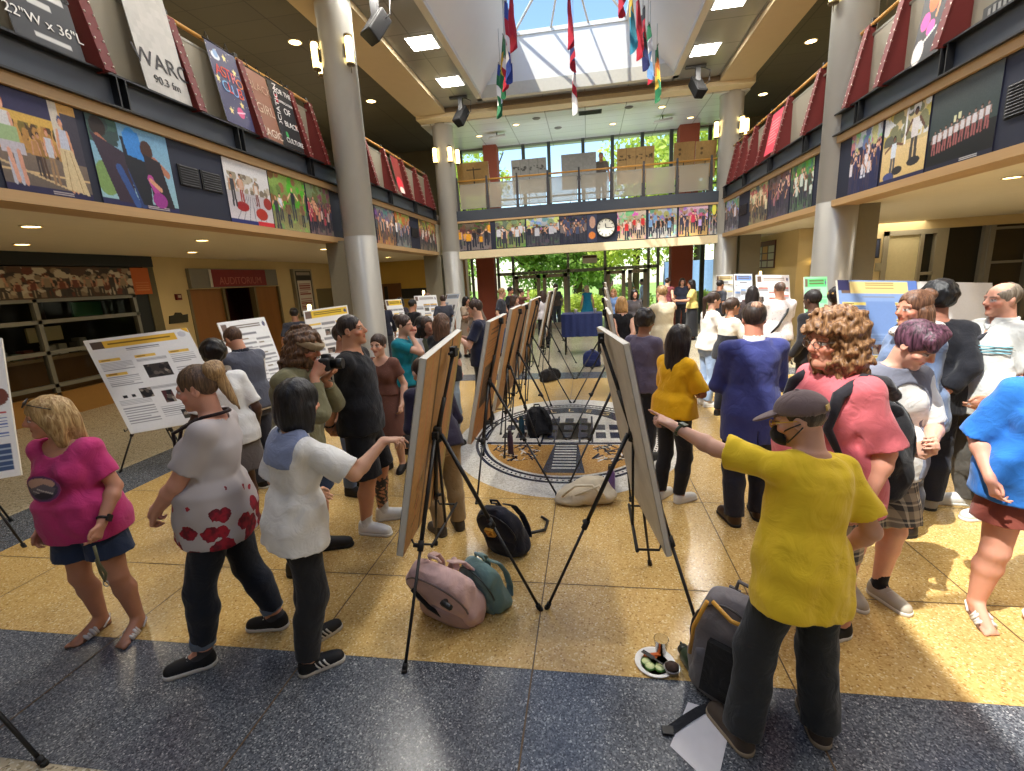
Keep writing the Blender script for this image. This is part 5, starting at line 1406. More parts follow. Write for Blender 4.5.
def backlit_print(w, h, base, seed, text=True):
    """back of a thin poster: light coming through its print, painted in as brown with dark patches and streaks"""
    q = random.Random(seed); c = Canvas(w, h, base)
    for k in range(7):
        x = q.uniform(.05, .95); c.rect(x, 0, x + q.uniform(.02, .06), 1, [v * q.uniform(.8, 1.08) for v in base])
    if text:
        c.lines(.15, .07, .6, .13, 2, [v * .5 for v in base], .5); c.lines(.1, .16, .6, .34, 7, [v * .72 for v in base], .35); c.rect(.1, .37, .48, .72, [v * .36 for v in base]); c.lines(.16, .42, .42, .68, 8, [v * .6 for v in base], .4)
    for k in range(26):
        x, y = q.uniform(.1, .95), q.uniform(.62, .97); c.seg(x, y, x + q.uniform(.02, .1), y - q.uniform(.02, .09), q.uniform(.002, .007), [v * q.uniform(.45, .8) for v in base])
    c.speckle(.04, seed, 2)
    return c


# --- the row whose backs are brown (read from the auditorium side)
ROWL = [(2.35, -.88, 1.67, -1.14, .51), (4.25, -.92, 1.68, -1.19, .50), (6.15, -.90, 1.69, -1.17, .50), (8.0, -.90, 1.70, -1.18, .52), (9.9, -.82, 1.74, -1.1, .55), (11.6, -.82, 1.76, -1.1, .56)]
ordn = ['nearest the camera', 'standing over the blue jeans and purple coat', 'third along the aisle', 'fourth along the aisle', 'fifth along the aisle', 'last along the aisle']
for k, (y, xt, zt, xb, zb) in enumerate(ROWL):
    base = [(172, 128, 78), (166, 112, 56), (150, 112, 74), (160, 116, 66), (146, 112, 78), (140, 112, 84)][k]
    n_ = (110, 146) if k < 2 else (56, 74)
    bp = backlit_print(*n_, base, 5 + k, k in (1, 3)); bp.rect(.66, 0, .70, 1, [v * .3 for v in base]); bp.rect(.32, 0, .36, 1, [v * .55 for v in base]) if k != 1 else None
    o = 'brown backed poster board %s in the auditorium side row' % ordn[k]
    if k == 0: tl_, tr_, bl_ = at_y(457, 329, 3.2), at_y(420, 358, 2.35), at_y(457, 329, 3.2) + (-.26, 0, -1.17)
    else: tl_, tr_, bl_ = (xt, y + .92, zt), (xt, y, zt), (xb, y + .92, zb)
    board(o.replace('standing over the blue jeans and purple coat', 'second from the camera'), tl_, tr_, bl_, poster(60, 80, (226, 178, 60), seed=k), bp, .035)
    yc = y + .45; hx = xb + .18
    if k == 0: hub, feet = at_y(437, 434, 2.72), [(-1.02, 2.03), (-1.24, 3.27), (-.33, 2.58)]
    else: hub, feet = np.array((xb + .17, yc - .05, 1.02)), [(xb + .12, yc - .72), (xb - .08, yc + .5), (-.31, (4.14, 5.75, 7.55, 9.4, 11.2)[k - 1])]
    easel('black tripod easel under the brown backed board %s' % ordn[k].replace('standing over the blue jeans and purple coat', 'second from the camera'), (xt + .055, yc, zt - .04), hub, feet, (0, 1, 0), zb + .0, (-1, 0, 0))
for k, (y, w_) in enumerate(((5.22, 'squeezed in after the second'), (7.1, 'squeezed in after the third'))):
    base = (176, 128, 76); board('tan backed poster board %s of the auditorium side row' % w_, (-.86, y + .8, 1.72), (-.86, y, 1.72), (-1.13, y + .8, .55), poster(50, 66, (210, 190, 120), seed=90 + k), backlit_print(50, 66, base, 33 + k, False), .03)
    easel('black tripod easel under the tan board %s' % w_, (-.80, y + .4, 1.66), (-.98, y + .35, 1.02), [(-1.0, y - .1), (-1.2, y + .75), (-.62, y + .3)], (0, 1, 0), .55, (-1, 0, 0))
# --- the row read from the office side, pale backs towards the camera
ROWR = [(2.38, .20, 1.70, .43, .53), (4.25, .20, 1.70, .45, .5), (6.1, .24, 1.72, .5, .52), (8.0, .30, 1.80, .56, .6), (9.9, .36, 1.86, .62, .66)]
ordr = ['nearest the camera', 'second from the camera', 'third along the aisle', 'fourth along the aisle', 'fifth along the aisle']
for k, (y, xt, zt, xb, zb) in enumerate(ROWR):
    o = 'pale backed poster board %s in the office side row' % ordr[k]
    bk_ = Canvas(40, 60, (196, 190, 178) if k == 0 else (190, 176, 154)); bk_.speckle(.03, k, 3)
    if k == 0: tl_, tr_, bl_ = at_y(629, 343, 2.38), at_y(601, 326, 3.22), at_y(672, 556, 2.38)
    else: tl_, tr_, bl_ = (xt, y, zt), (xt, y + .92, zt), (xb, y, zb)
    board(o, tl_, tr_, bl_, poster(60, 80, (236, 206, 190), (236, 226, 222), (206, 120, 110), seed=20 + k), bk_, .028)
    yc = y + .45
    if k == 0: hub, feet = at_y(633, 433, 2.72), [(.60, 2.30), (.40, 3.12), (-.295, 2.60)]
    else: hub, feet = np.array((xb - .17, yc - .05, 1.02)), [(xb - .10, yc - .6), (xb + .05, yc + .5), (-.27, (4.16, 5.77, 7.57, 9.42)[k - 1])]
    easel('black tripod easel under the pale backed board %s' % ordr[k], (xt - (.05 if k else .13), yc, zt - .02), hub, feet, (0, 1, 0), zb, (1, 0, 0))


def board_on_easel(lab, tl, tr, lean, height, front, where, back=None, backmat=None, foot=None):
    """board facing the camera side: top corners, horizontal lean of the foot towards the reader"""
    tl, tr = np.array(tl, float), np.array(tr, float); du = tr - tl; n = nrm(np.cross(du, (0, 0, -1))) * -1
    bl = tl + n * lean - np.array((0, 0, math.sqrt(height ** 2 - lean ** 2)))
    if foot is not None: bl = np.array(foot, float)
    board(lab, tl, tr, bl, front, back, .025, backmat)
    c = tl + du / 2; w = nrm(du); hub = c - np.array((0, 0, .75)) + n * lean * .35; b_ = n
    base = np.array((c[0], c[1], 0)) + n * lean
    easel('black tripod easel ' + where, c - n * .045 - (0, 0, .05), hub, [base - w * .38, base + w * .38, base - n * .75], w, bl[2] + .0, n)


c = poster(170, 210, (232, 186, 70), seed=41)
c.rect(0, 0, 1, .20, (236, 236, 238)); c.rect(.05, .035, .86, .11, (232, 186, 70)); c.rect(.05, .035, .16, .11, (90, 76, 66)); c.lines(.2, .06, .8, .085, 1, (120, 90, 30), .7); c.ell(.92, .06, .04, .03, (206, 206, 214)); c.poly([(.93, 0), (1, 0), (1, .06)], (232, 180, 50)); c.lines(.34, .135, .66, .165, 2, (120, 120, 130), .5)
c.rect(.04, .2, .96, .97, (234, 234, 236))
for x, y in ((.05, .22), (.38, .22), (.71, .22), (.05, .37)): c.rect(x, y, x + .2, y + .03, (232, 192, 90)); c.rect(x + .02, y + .008, x + .1, y + .02, (150, 110, 40))
for x0, y0, x1, y1, n_ in ((.05, .26, .34, .35, 6), (.05, .41, .34, .52, 6), (.38, .26, .67, .30, 3), (.71, .26, .95, .36, 5), (.05, .66, .34, .72, 4), (.05, .74, .34, .92, 7), (.38, .56, .66, .60, 3), (.71, .40, .95, .55, 6), (.38, .78, .6, .9, 6)): c.lines(x0, y0, x1, y1, n_, (160, 160, 166), .4)
for x0, y0, x1, y1, k in ((.42, .33, .66, .47, 1), (.27, .56, .38, .66, 2), (.46, .62, .56, .75, 3), (.55, .84, .66, .94, 4), (.68, .82, .80, .93, 5), (.10, .61, .14, .64, 6), (.18, .61, .22, .64, 7)):
    c.rect(x0, y0, x1, y1, [(60, 54, 52), (50, 48, 50), (80, 40, 44), (56, 54, 50), (50, 46, 56), (110, 110, 110), (110, 110, 110)][k - 1]); c.blobs(x0, y0, x1, y1, [(150, 140, 132), (100, 90, 84), (36, 34, 36)], 14, .02, k)
for x, y in ((.62, .64), (.68, .62), (.74, .66), (.66, .72), (.72, .74)): c.ell(x, y, .012, .01, (110, 110, 116))
board_on_easel('white poster with a yellow title bar between blonde and bun haired women', at_y(83, 341, 4.75), at_y(186.5, 328, 5.25), .28, 1.2, c, 'under the white poster with a yellow title bar', foot=at_y(131, 434, 4.55))
c = poster(130, 170, (60, 80, 160), seed=42, acc=(206, 120, 120)); c.rect(.04, .2, .96, .98, (236, 236, 238)); c.rect(.7, .05, .96, .16, (50, 80, 170)); c.ell(.9, .42, .09, .07, (120, 70, 60)); c.ell(.88, .42, .05, .045, (190, 170, 160)); c.lines(.68, .53, .96, .545, 1, (190, 60, 60), .8); c.lines(.72, .57, .96, .72, 7, (100, 120, 180), .4)
c.rect(.62, .76, .96, .95, (70, 90, 130))
for k in range(4): c.rect(.62, .79 + .04 * k, .96, .80 + .04 * k, (170, 186, 206))
c.lines(.05, .3, .58, .9, 22, (150, 150, 160), .4)
p_tr = at_y(1, 338, 3.3); board_on_easel('white and blue poster cut by the picture edge beside the blonde woman', p_tr + (-.82, -.55, 0), p_tr, .3, 1.18, c, 'under the white and blue poster at the edge')
board_on_easel('white text poster behind the man in the grey vest', at_y(217, 323, 5.7), at_y(264, 317, 6.25), .27, 1.2, poster(64, 84, (232, 232, 232), seed=43, acc=(226, 226, 226)), 'under the white text poster', foot=at_y(251, 412, 5.5))
YP = [('yellow headed poster behind the photographer', (303, 311), (347, 305), 7.6, 8.1), ('yellow headed poster between the near column and the crowd', (358, 304), (379, 302), 10.2, 10.5), ('poster with yellow bands and a blue block past the column', (385, 300), (401, 299), 11.4, 11.8), ('small white poster far along the auditorium side', (414, 296), (436, 295), 13.2, 13.6)]
for k, (lab, a, b_, y0, y1) in enumerate(YP):
    c = poster(60, 76, (232, 196, 60), seed=50 + k, acc=(236, 200, 80)) if k < 3 else poster(50, 70, (226, 226, 226), seed=50 + k)
    board_on_easel(lab, at_y(*a, y0), at_y(*b_, y1), .26, 1.18, c, 'under the ' + lab.replace('poster ', 'board ', 1))
board_on_easel('pale blue poster leaning by the far auditorium column', at_y(446, 294, 13.0), at_y(460, 293, 12.2), .35, 1.15, poster(50, 70, (170, 186, 206), seed=60, acc=(150, 170, 200)), 'under the pale blue poster by the far column')
c = poster(90, 110, (226, 206, 140), (128, 156, 206), (236, 216, 120), seed=61, text=(96, 124, 176)); c.rect(0, 0, .14, .1, (50, 50, 90)); c.rect(.16, .015, .88, .1, (226, 206, 140)); c.lines(.35, .03, .7, .09, 3, (150, 130, 80), .4); c.rect(.88, 0, 1, .1, (90, 120, 190)); c.rect(.35, .2, .7, .5, (110, 140, 196))
board_on_easel('blue poster with a cream title band behind the curly haired person', at_y(837, 280, 5.9), at_y(916, 281, 6.1), .3, 1.2, c, 'under the blue poster')
bk_ = Canvas(20, 20, (206, 204, 206))
p0, p1 = at_y(919, 281.5, 6.15), at_y(992, 283, 6.35)
board_on_easel('plain white board behind the person in black', p0, p1, .28, 1.2, bk_, 'under the plain white board')
c = poster(44, 60, (90, 190, 120), (150, 220, 170), (90, 190, 120), seed=63, text=(110, 190, 140))
board_on_easel('pale green poster before the near office column', at_y(804, 277, 8.2), at_y(827, 276.5, 8.2), .28, 1.25, c, 'under the pale green poster')
board_on_easel('white poster faced by the man with the shoulder strap', at_y(756, 275, 10.6), at_y(789, 275, 10.7), .28, 1.2, poster(56, 70, (236, 226, 226), seed=64, acc=(206, 120, 110)), 'under the white poster near the strap')
board_on_easel('white and blue poster next to the far office column', at_y(734, 274, 11.6), at_y(752, 274, 11.6), .28, 1.2, poster(44, 60, (110, 140, 196), (206, 210, 220), (120, 150, 200), seed=65), 'under the white and blue poster by the column')
board_on_easel('tan and grey poster at the foot of the far office column', at_y(716, 275, 13.4), at_y(733, 274.5, 13.4), .28, 1.2, poster(44, 60, (196, 176, 130), (196, 196, 196), (190, 170, 120), seed=66), 'under the tan poster at the far column')
# an easel mostly outside the picture: only one leg reaches in
f = fl(45, 765); easel('black easel whose one foot reaches the lower corner', (-3.55, 1.55, 1.7), (-3.5, 1.5, 1.0), [(f[0], f[1]), (-4.0, 1.0), (-4.7, 1.9)], (1, .3, 0))
# --- easels and boards on the back gallery
GB = [(456.5, 488, 164, 162, 'tan', 'nearest the auditorium end'), (511, 546, 160.5, 157, 'grey', 'second from the auditorium end'), (561, 596, 155, 151.5, 'grey', 'in the middle'), (617, 654.5, 149, 146, 'tan', 'with a dark drawing on it'), (674, 695, 143, 141.5, 'tan', 'fourth along the rail'), (696, 717, 141.5, 140, 'tan', 'nearest the office end')]
for k, (x0, x1, y0, y1, kind, w_) in enumerate(GB):
    a, b_ = at_y(x0, y0, 16.9), at_y(x1, y1, 16.9); b_[2] = a[2]
    cc = (168, 136, 88) if kind == 'tan' else (150, 150, 146)
    bk_ = Canvas(60, 60, cc); bk_.speckle(.04, k, 3)
    if k in (3, 1): bk_.blobs(.05, .2, .95, .34, [[v * .6 for v in cc], [v * .45 for v in cc]], 26, .03, k); bk_.rect(.25, 0, .27, .5, [v * .8 for v in cc]); bk_.rect(.5, 0, .52, .5, [v * .8 for v in cc]); bk_.rect(.75, 0, .77, .5, [v * .8 for v in cc])
    if k in (4, 5): bk_.ell(.3, .2, .06, .04, [v * .6 for v in cc]); bk_.ell(.3, .32, .06, .04, [v * .6 for v in cc])
    if k == 0: bk_.rect(.3, .2, .75, .23, (70, 60, 50)); bk_.rect(.5, .15, .54, .6, (70, 60, 50))
    lean = np.array((0, .2, 0)); dz = np.array((0, 0, -1.05))
    board('%s poster board on the back gallery, %s' % ({'tan': 'tan', 'grey': 'grey'}[kind], w_), b_, a, b_ + lean + dz, poster(30, 40, (226, 226, 226), seed=80 + k), bk_, .025)
    c_ = (a + b_) / 2; gz = 4.22
    t = easel('black easel on the back gallery under the board ' + w_, (c_[0], c_[1] + .06, c_[2] - .05), (c_[0], c_[1] + .1, 5.2), [(c_[0] - .4, 17.2), (c_[0] + .4, 17.2), (c_[0], 16.45)], (1, 0, 0))
    for o in [t] + list(t.children_recursive): pass
    for lg in [o for o in t.children if o.name.startswith('leg')]:       # the gallery floor, not the hall floor
        for o in [lg] + list(lg.children):
            co = np.empty(len(o.data.vertices) * 3, F32); o.data.vertices.foreach_get('co', co); co = co.reshape(-1, 3)
            co[:, 2] = 5.2 - (5.2 - co[:, 2]) * (5.2 - gz) / 5.2
            o.data.vertices.foreach_set('co', co.ravel()); o.data.update()


def backpack(label, loc, yaw, tilt, size, col, kind='plain', col2=None, lean=0., h=.011, strapcol=None, cat='backpack', seed=1, name='backpack'):
    """soft rucksack: loc = base centre, yaw turns its front, tilt lays it back (pi/2 = flat on its back)"""
    w, d, ht = size; R = rotz(yaw) @ rotx(-tilt) @ roty(lean)
    o = np.array(loc, float)
    t = thing(name, label, cat, (o[0], o[1], 0))
    P = lambda x, y, z: o + R @ np.array((x, y, z))
    corners = np.array([P(x, y, z) for x in (-w * .65, w * .65) for y in (-d * .9, d * 1.1) for z in (-.05, ht * 1.12)])
    lo, hi = corners.min(0), corners.max(0)
    lift = 0
    s = SDF(lo, hi, h)
    s.loft(o, R, [0, .03 * ht, .15 * ht, .5 * ht, .78 * ht, .93 * ht, ht], [w * .40, w * .47, w * .5, w * .49, w * .44, w * .33, w * .16], [d * .40, d * .46, d * .5, d * .47, d * .40, d * .28, d * .12], None, 3.8, .02)
    s.noise(.006, 26, seed)
    s.plane((0, 0, .002), (0, 0, -1), .01)
    s.build('main_bag', cloth(col), t)
    s = SDF(lo, hi, h)
    s.loft(o + R @ np.array((0, d * .36, 0)), R, [ht * .05, ht * .1, ht * .3, ht * .45, ht * .5], [w * .34, w * .38, w * .38, w * .33, w * .2], [d * .2, d * .26, d * .28, d * .2, d * .1], None, 3.0, .01)
    s.noise(.004, 30, seed + 3); s.plane((0, 0, .002), (0, 0, -1), .01)
    s.build('front_pocket', cloth(col2 or [v * .85 for v in col]), t)
    sc = strapcol or [v * .8 for v in col]
    for sgn in (-1, 1):
        b = MB(); pts = [P(sgn * w * .16, -d * .42, ht * .9), P(sgn * w * .22, -d * .66, ht * .75), P(sgn * w * .28, -d * .72, ht * .5), P(sgn * w * .34, -d * .60, ht * .28), P(sgn * w * .36, -d * .42, ht * .12)]
        prev = None; wv = R @ np.array((1, 0, 0)); nv = R @ np.array((0, -1, 0))
        for p, q_ in zip(pts[:-1], pts[1:]):
            for e in (.0,): b.hexa([p - wv * .028, p + wv * .028, q_ + wv * .028, q_ - wv * .028, p - wv * .028 + nv * .014, p + wv * .028 + nv * .014, q_ + wv * .028 + nv * .014, q_ - wv * .028 + nv * .014])
        b.build('shoulder_strap', cloth(sc), t, bevel=.004)
    b = MB(); b.tube([P(-.04, -d * .3, ht * .96), P(-.035, -d * .3, ht * 1.04), P(.035, -d * .3, ht * 1.04), P(.04, -d * .3, ht * .96)], .009, 6); b.build('carry_handle', cloth(sc), t)
    b = MB(); n_ = 14
    b.tube([P(w * .47 * math.cos(a), d * .30, ht * (.55 + .42 * math.sin(a))) for a in np.linspace(-.35, PI + .35, n_)], .006, 5); b.build('zip_line', plastic([v * .5 for v in col]), t)
    return t, P, (w, d, ht)


t, P, (w, d, ht) = backpack('dusty pink backpack lying against a teal one', fl(458, 608), 2.75, .5, (.46, .22, .48), (206, 172, 168), strapcol=(210, 178, 172), seed=2, h=.009)
for pts, c, r in (([P(-.10, -.10, .38), P(.0, -.17, .30), P(.14, -.12, .1)], (196, 160, 154), .02), ([P(.12, .10, .36), P(.02, .13, .26), P(-.06, .12, .12)], (30, 30, 32), .013), ([P(-.12, .1, .05), P(.05, .12, .12), P(.2, .04, .2)], (200, 164, 158), .02)):
    b = MB(); b.tube(pts, r, 8); b.build('webbing_strap', cloth(c), t)
b = MB(); b.tube([P(-.15, .10, .38), P(-.17, .13, .43), P(-.24, .14, .44)], .016, 6); b.build('buckle', BLACK, t)
backpack('teal grey backpack behind the pink one', fl(492, 600), 2.5, .35, (.32, .17, .36), (104, 132, 130), col2=(96, 122, 120), strapcol=(106, 132, 130), seed=5)
t, P, (w, d, ht) = backpack('navy backpack with a small gold emblem on the yellow floor', fl(513, 548), 2.7, .35, (.36, .20, .42), (30, 31, 42), seed=7, lean=.2)
b = MB(); c0 = P(.0, d * .56, ht * .66); ex, ez, en = P(1, 0, 0) - P(0, 0, 0), P(0, 0, 1) - P(0, 0, 0), P(0, 1, 0) - P(0, 0, 0)
for (x0, z0, x1, z1) in ((-.04, -.03, -.02, .03), (-.02, .015, .04, .035), (-.02, -.035, .035, -.02), (.01, -.01, .035, .015)): b.obox(c0 + ex * (x0 + x1) / 2 + ez * (z0 + z1) / 2, (abs(x1 - x0) / 2, .012, abs(z1 - z0) / 2), (ex, en, ez))
b.build('gold_emblem', cloth((206, 150, 50)), t)
q0, q1, q2 = fl(530, 540), fl(545, 532), fl(548, 523); b = MB(); b.tube([q0 + (0, 0, .06), q1 + (0, 0, .02), q2 + (0, 0, .02), q2 + (-.06, .05, .03)], .013, 6); b.build('loose_strap', BLACK, t)
t, P, (w, d, ht) = backpack('grey backpack with yellow piping leaning on the pointing man\'s leg', fl(724, 686), 2.45, .10, (.36, .24, .58), (116, 112, 116), 'panel', (100, 98, 102), strapcol=(110, 106, 108), seed=9, lean=-.12)
b = MB(); b.tube([P(.10, d * .40, ht * .96), P(.13, d * .56, ht * .7), P(.13, d * .60, ht * .42)], .010, 6); b.tube([P(-.12, d * .35, ht * .92), P(-.02, d * .46, ht * .93), P(.08, d * .36, ht * .97)], .010, 6); b.build('yellow_piping', plastic((206, 150, 50)), t)
b = MB(); p = [P(x, d * .66, z) for x, z in ((-.10, .10), (.06, .08), (.05, .40), (-.08, .42))]; b.prism(p, (P(0, -.03, 0) - P(0, 0, 0))); b.build('black_panel', cloth((22, 22, 24)), t)
backpack('black backpack on the inlaid seal beside a teal bottle', fl(541, 436), .4, .5, (.34, .2, .40), (24, 24, 28), seed=11)
backpack('small black and brown bag on the floor behind the seal', fl(551, 381), .8, .3, (.44, .22, .26), (30, 28, 30), col2=(96, 62, 48), seed=12, cat='bag', name='shoulder_bag')
backpack('dark blue cooler bag under the far table', fl(592, 366), 3.0, .05, (.40, .26, .36), (46, 56, 106), seed=13, cat='bag', name='cooler_bag')
backpack('black bag lying between the far easel legs', fl(606, 352), .3, .3, (.4, .24, .4), (24, 24, 28), seed=14, cat='bag', name='shoulder_bag')
# tote bag, slumped
o = fl(587, 503); t = thing('tote_bag', 'slumped cream tote bag beside the purple bottle', 'bag', (o[0], o[1], 0))
s = SDF(o + (-.32, -.14, 0), o + (.3, .22, .34), .011)
s.ell(o + (0, .02, .08), (.27, .13, .10), None, .03); s.ell(o + (.05, .05, .15), (.17, .08, .10), None, .05); s.ell(o + (-.18, -.02, .04), (.12, .09, .05), None, .03)
s.noise(.014, 22, 3); s.plane((0, 0, .002), (0, 0, -1), .005); s.build('cloth_bag', cloth((196, 184, 160)), t)
for k in (0, 1):
    b = MB(); b.tube([o + (-.22 + .1 * k, -.08, .10), o + (-.1 + .1 * k, -.11, .22 - .05 * k), o + (.05 + .06 * k, -.10, .22), o + (.16, -.1, .10)], .012, 6); b.build('handle', cloth((206, 196, 174)), t)


def bottle(label, p, r, h, col, lid, lay=None):
    t = thing('water_bottle', label, 'bottle', (p[0], p[1], 0)); p = np.array((p[0], p[1], 0.))
    b = MB(); L2 = MB()
    prof = [(0, .001), (r * .95, .002), (r, .01), (r, h * .72), (r * .62, h * .82), (r * .62, h * .84)]; pl = [(r * .66, h * .84), (r * .66, h * .97), (r * .4, h), (0, h)]
    b.lathe(prof, (0, 0, 0), 18); L2.lathe(pl, (0, 0, 0), 18); L2.tube([(r * .5, 0, h * .95), (r * .5, 0, h * 1.06), (-r * .5, 0, h * 1.06), (-r * .5, 0, h * .95)], r * .12, 6)
    for m_ in (b, L2):
        v = np.array(m_.v)
        if lay is not None:
            v = v @ np.array(((0, 0, -1), (0, 1, 0), (1, 0, 0))) + (0, 0, r)      # lying down
            v = v @ rotz(lay).T
        m_.v = [tuple(q_) for q_ in v + p]
    b.build('flask', mat(col, .35, .1), t); L2.build('lid', plastic(lid), t)


bottle('dark green bottle lying beside the grey backpack', fl(702, 684), .045, .20, (40, 56, 40), (30, 36, 32), 1.9)
bottle('purple bottle with a black lid on the seal ring', fl(611, 490), .04, .25, (110, 84, 140), (24, 24, 26))
bottle('teal bottle beside the black backpack on the seal', fl(522, 434), .04, .26, (40, 76, 96), (30, 50, 60))
bottle('dark flowered bottle standing on the seal', fl(511, 454), .035, .3, (70, 50, 66), (60, 44, 56))
# paper plate with food, fork, cup, wrapped cake
o = fl(655, 664); t = thing('paper_plate', 'white paper plate on the floor near the easel leg', 'plate', o)
b = MB(); b.lathe([(0, .004), (.075, .004), (.095, .014), (.105, .016), (.105, .012), (.09, .008), (.07, .001), (0, .001)], (o[0], o[1], 0), 32); b.build('dish', mat((226, 224, 220), .6), t)
for k, (dx, dy, cc, lab) in enumerate(((-.03, -.03, (120, 160, 70), 'cucumber slice at the rim of the plate'), (.02, -.035, (190, 206, 130), 'cucumber slice in the middle of the plate'), (-.045, .0, (110, 150, 66), 'cucumber slice near the carrots'))):
    tt = thing('cucumber_slice', lab, 'food', (o[0] + dx, o[1] + dy, .005)); b = MB(); b.lathe([(0, .006), (.024, .006), (.024, .016), (0, .017)], (o[0] + dx, o[1] + dy, .0), 16); b.build('flesh', mat((206, 216, 160), .4), tt); b = MB(); b.lathe([(.0245, .005), (.028, .007), (.028, .015), (.0245, .017)], (o[0] + dx, o[1] + dy, 0), 16); b.build('rind', mat((70, 116, 46), .4), tt)
for k in range(3):
    tt = thing('carrot_stick', ['carrot stick nearest the fork on the plate', 'carrot stick in the middle on the plate', 'carrot stick at the plate rim'][k], 'food', (o[0], o[1] + .04, .006)); b = MB(); a = .25 * k - .2
    c0 = np.array((o[0] - .02 + .02 * k, o[1] + .035 + .012 * k, .014)); b.tube([c0 - (.035 * math.cos(a), .035 * math.sin(a), 0), c0 + (.035 * math.cos(a), .035 * math.sin(a), 0)], [.008, .006], 7); b.build('stick', mat((206, 100, 40), .5), tt)
tt = thing('plastic_fork', 'black plastic fork lying across the paper plate', 'cutlery', o); b = MB(); u = nrm((-.55, .5, 0)); v = np.array((-u[1], u[0], 0)); c0 = np.array((o[0], o[1], .03))
b.obox(c0 - u * .05, (.06, .005, .002), (u, v, (0, 0, 1))); b.obox(c0 + u * .03, (.022, .012, .002), (u, v, (0, 0, 1)))
for k in (-1.5, -.5, .5, 1.5): b.obox(c0 + u * .065 + v * .0066 * k, (.016, .0018, .0015), (u, v, (0, 0, 1)))
b.build('fork_body', BLACK, tt)
o = fl(661, 653); t = thing('plastic_cup', 'clear plastic cup behind the paper plate', 'cup', o); b = MB(); b.lathe([(.0, .003), (.028, .002), (.038, .09), (.040, .092), (.036, .09), (.026, .006), (0, .006)], (o[0], o[1], 0), 24); b.build('cup_wall', glass_mat('clear_plastic', (.93, .93, .92), .12, .15), t)
o = fl(672, 673); t = thing('foil_cup', 'small foil cup holding dark cake beside the plate', 'food', o); b = MB(); b.lathe([(0, .002), (.03, .002), (.042, .035), (.044, .036), (.038, .034), (0, .03)], (o[0], o[1], 0), 20); b.build('foil', metal((190, 190, 190), .3), t)
s = SDF(np.array((o[0] - .05, o[1] - .05, .02)), np.array((o[0] + .05, o[1] + .05, .075)), .006); s.ell((o[0], o[1], .04), (.034, .034, .022), None, .01); s.noise(.004, 90, 2); s.build('cake', mat((52, 36, 30), .8), t)
# sheet of white card under the pointing man's foot, with a loose dark strap over it
pp = [fl(688, 703, .0), fl(733, 716, .0), fl(716, 790, 0), fl(670, 747, 0)]
t = thing('paper_sheet', 'white sheet of card under the pointing man\'s shoe', 'paper', np.mean(pp, 0)); b = MB(); b.prism([np.array((p[0], p[1], .003)) for p in pp], (0, 0, .003)); b.build('sheet', mat((214, 212, 216), .7), t)
t = thing('loose_strap', 'black webbing strap lying over the white sheet', 'strap', fl(690, 720)); b = MB(); p = [fl(716, 706), fl(700, 712), fl(684, 722), fl(669, 733)]
for a, c_ in zip(p[:-1], p[1:]):
    dv_ = nrm(c_ - a); sd = np.array((-dv_[1], dv_[0], 0)) * .022
    b.hexa([(*(a - sd)[:2], .007), (*(a + sd)[:2], .007), (*(c_ + sd)[:2], .007), (*(c_ - sd)[:2], .007), (*(a - sd)[:2], .011), (*(a + sd)[:2], .011), (*(c_ + sd)[:2], .011), (*(c_ - sd)[:2], .011)])
b.build('webbing', cloth((34, 36, 42)), t); b = MB(); e = p[-1]; b.box((e[0] - .03, e[1] - .02, .006), (e[0] + .02, e[1] + .02, .018)); b.build('strap_end', BLACK, t)
# far table with a dark blue cloth and little cups
p0, p1 = at_y(562, 309, 12.4), at_y(601, 308, 12.4)
t = thing('folding_table', 'folding table under a dark blue cloth at the aisle end', 'table', ((p0[0] + p1[0]) / 2, 12.6, 0)); b = MB(); b.box((p0[0], 12.4, 1.0), (p1[0], 13.0, 1.04)); b.build('table_top', mat((60, 62, 70), .5), t)
for x in (p0[0] + .06, p1[0] - .06):
    for y in (12.46, 12.94): b = MB(); b.tube([(x, y, 0.001), (x, y, 1.0)], .018, 8); b.build('leg', BLACK, t)
t = thing('table_cloth', 'dark blue cloth over the table at the aisle end', 'cloth', ((p0[0] + p1[0]) / 2, 12.6, 1.04)); b = MB(); n_ = 40; xs_ = np.linspace(p0[0] - .03, p1[0] + .03, n_); yf = lambda x, f: 12.37 - .03 * f + .02 * f * math.sin(x * 34)
for xa, xb in zip(xs_[:-1], xs_[1:]):
    b.poly([(xa, yf(xa, 0), 1.062), (xb, yf(xb, 0), 1.062), (xb, 13.04, 1.062), (xa, 13.04, 1.062)], 0, True)
    b.poly([(xa, yf(xa, 1), .48), (xb, yf(xb, 1), .48), (xb, yf(xb, 0), 1.062), (xa, yf(xa, 0), 1.062)], 0, True)
for x in (p0[0] - .03, p1[0] + .03): b.poly([(x, 12.35, .48), (x, 13.04, .5), (x, 13.04, 1.062), (x, 12.37, 1.062)], 0, True)
b.build('draped_cloth', cloth((44, 54, 98)), t)
for k, x in enumerate((.35, .85)):
    xx = p0[0] + (p1[0] - p0[0]) * x; t = thing('paper_cup', ['white cup at the auditorium end of the blue table', 'white cup at the office end of the blue table'][k], 'cup', (xx, 12.5, 1.065)); b = MB(); b.lathe([(0, 1.066), (.03, 1.066), (.042, 1.18), (.044, 1.182), (.038, 1.18), (0, 1.17)], (xx, 12.5, 0), 16); b.build('cup_wall', mat((230, 228, 224), .5), t)
# ================================================================== PEOPLE
def skin_mat(): return attr_mat('skin', .5, .35, .12, .15)


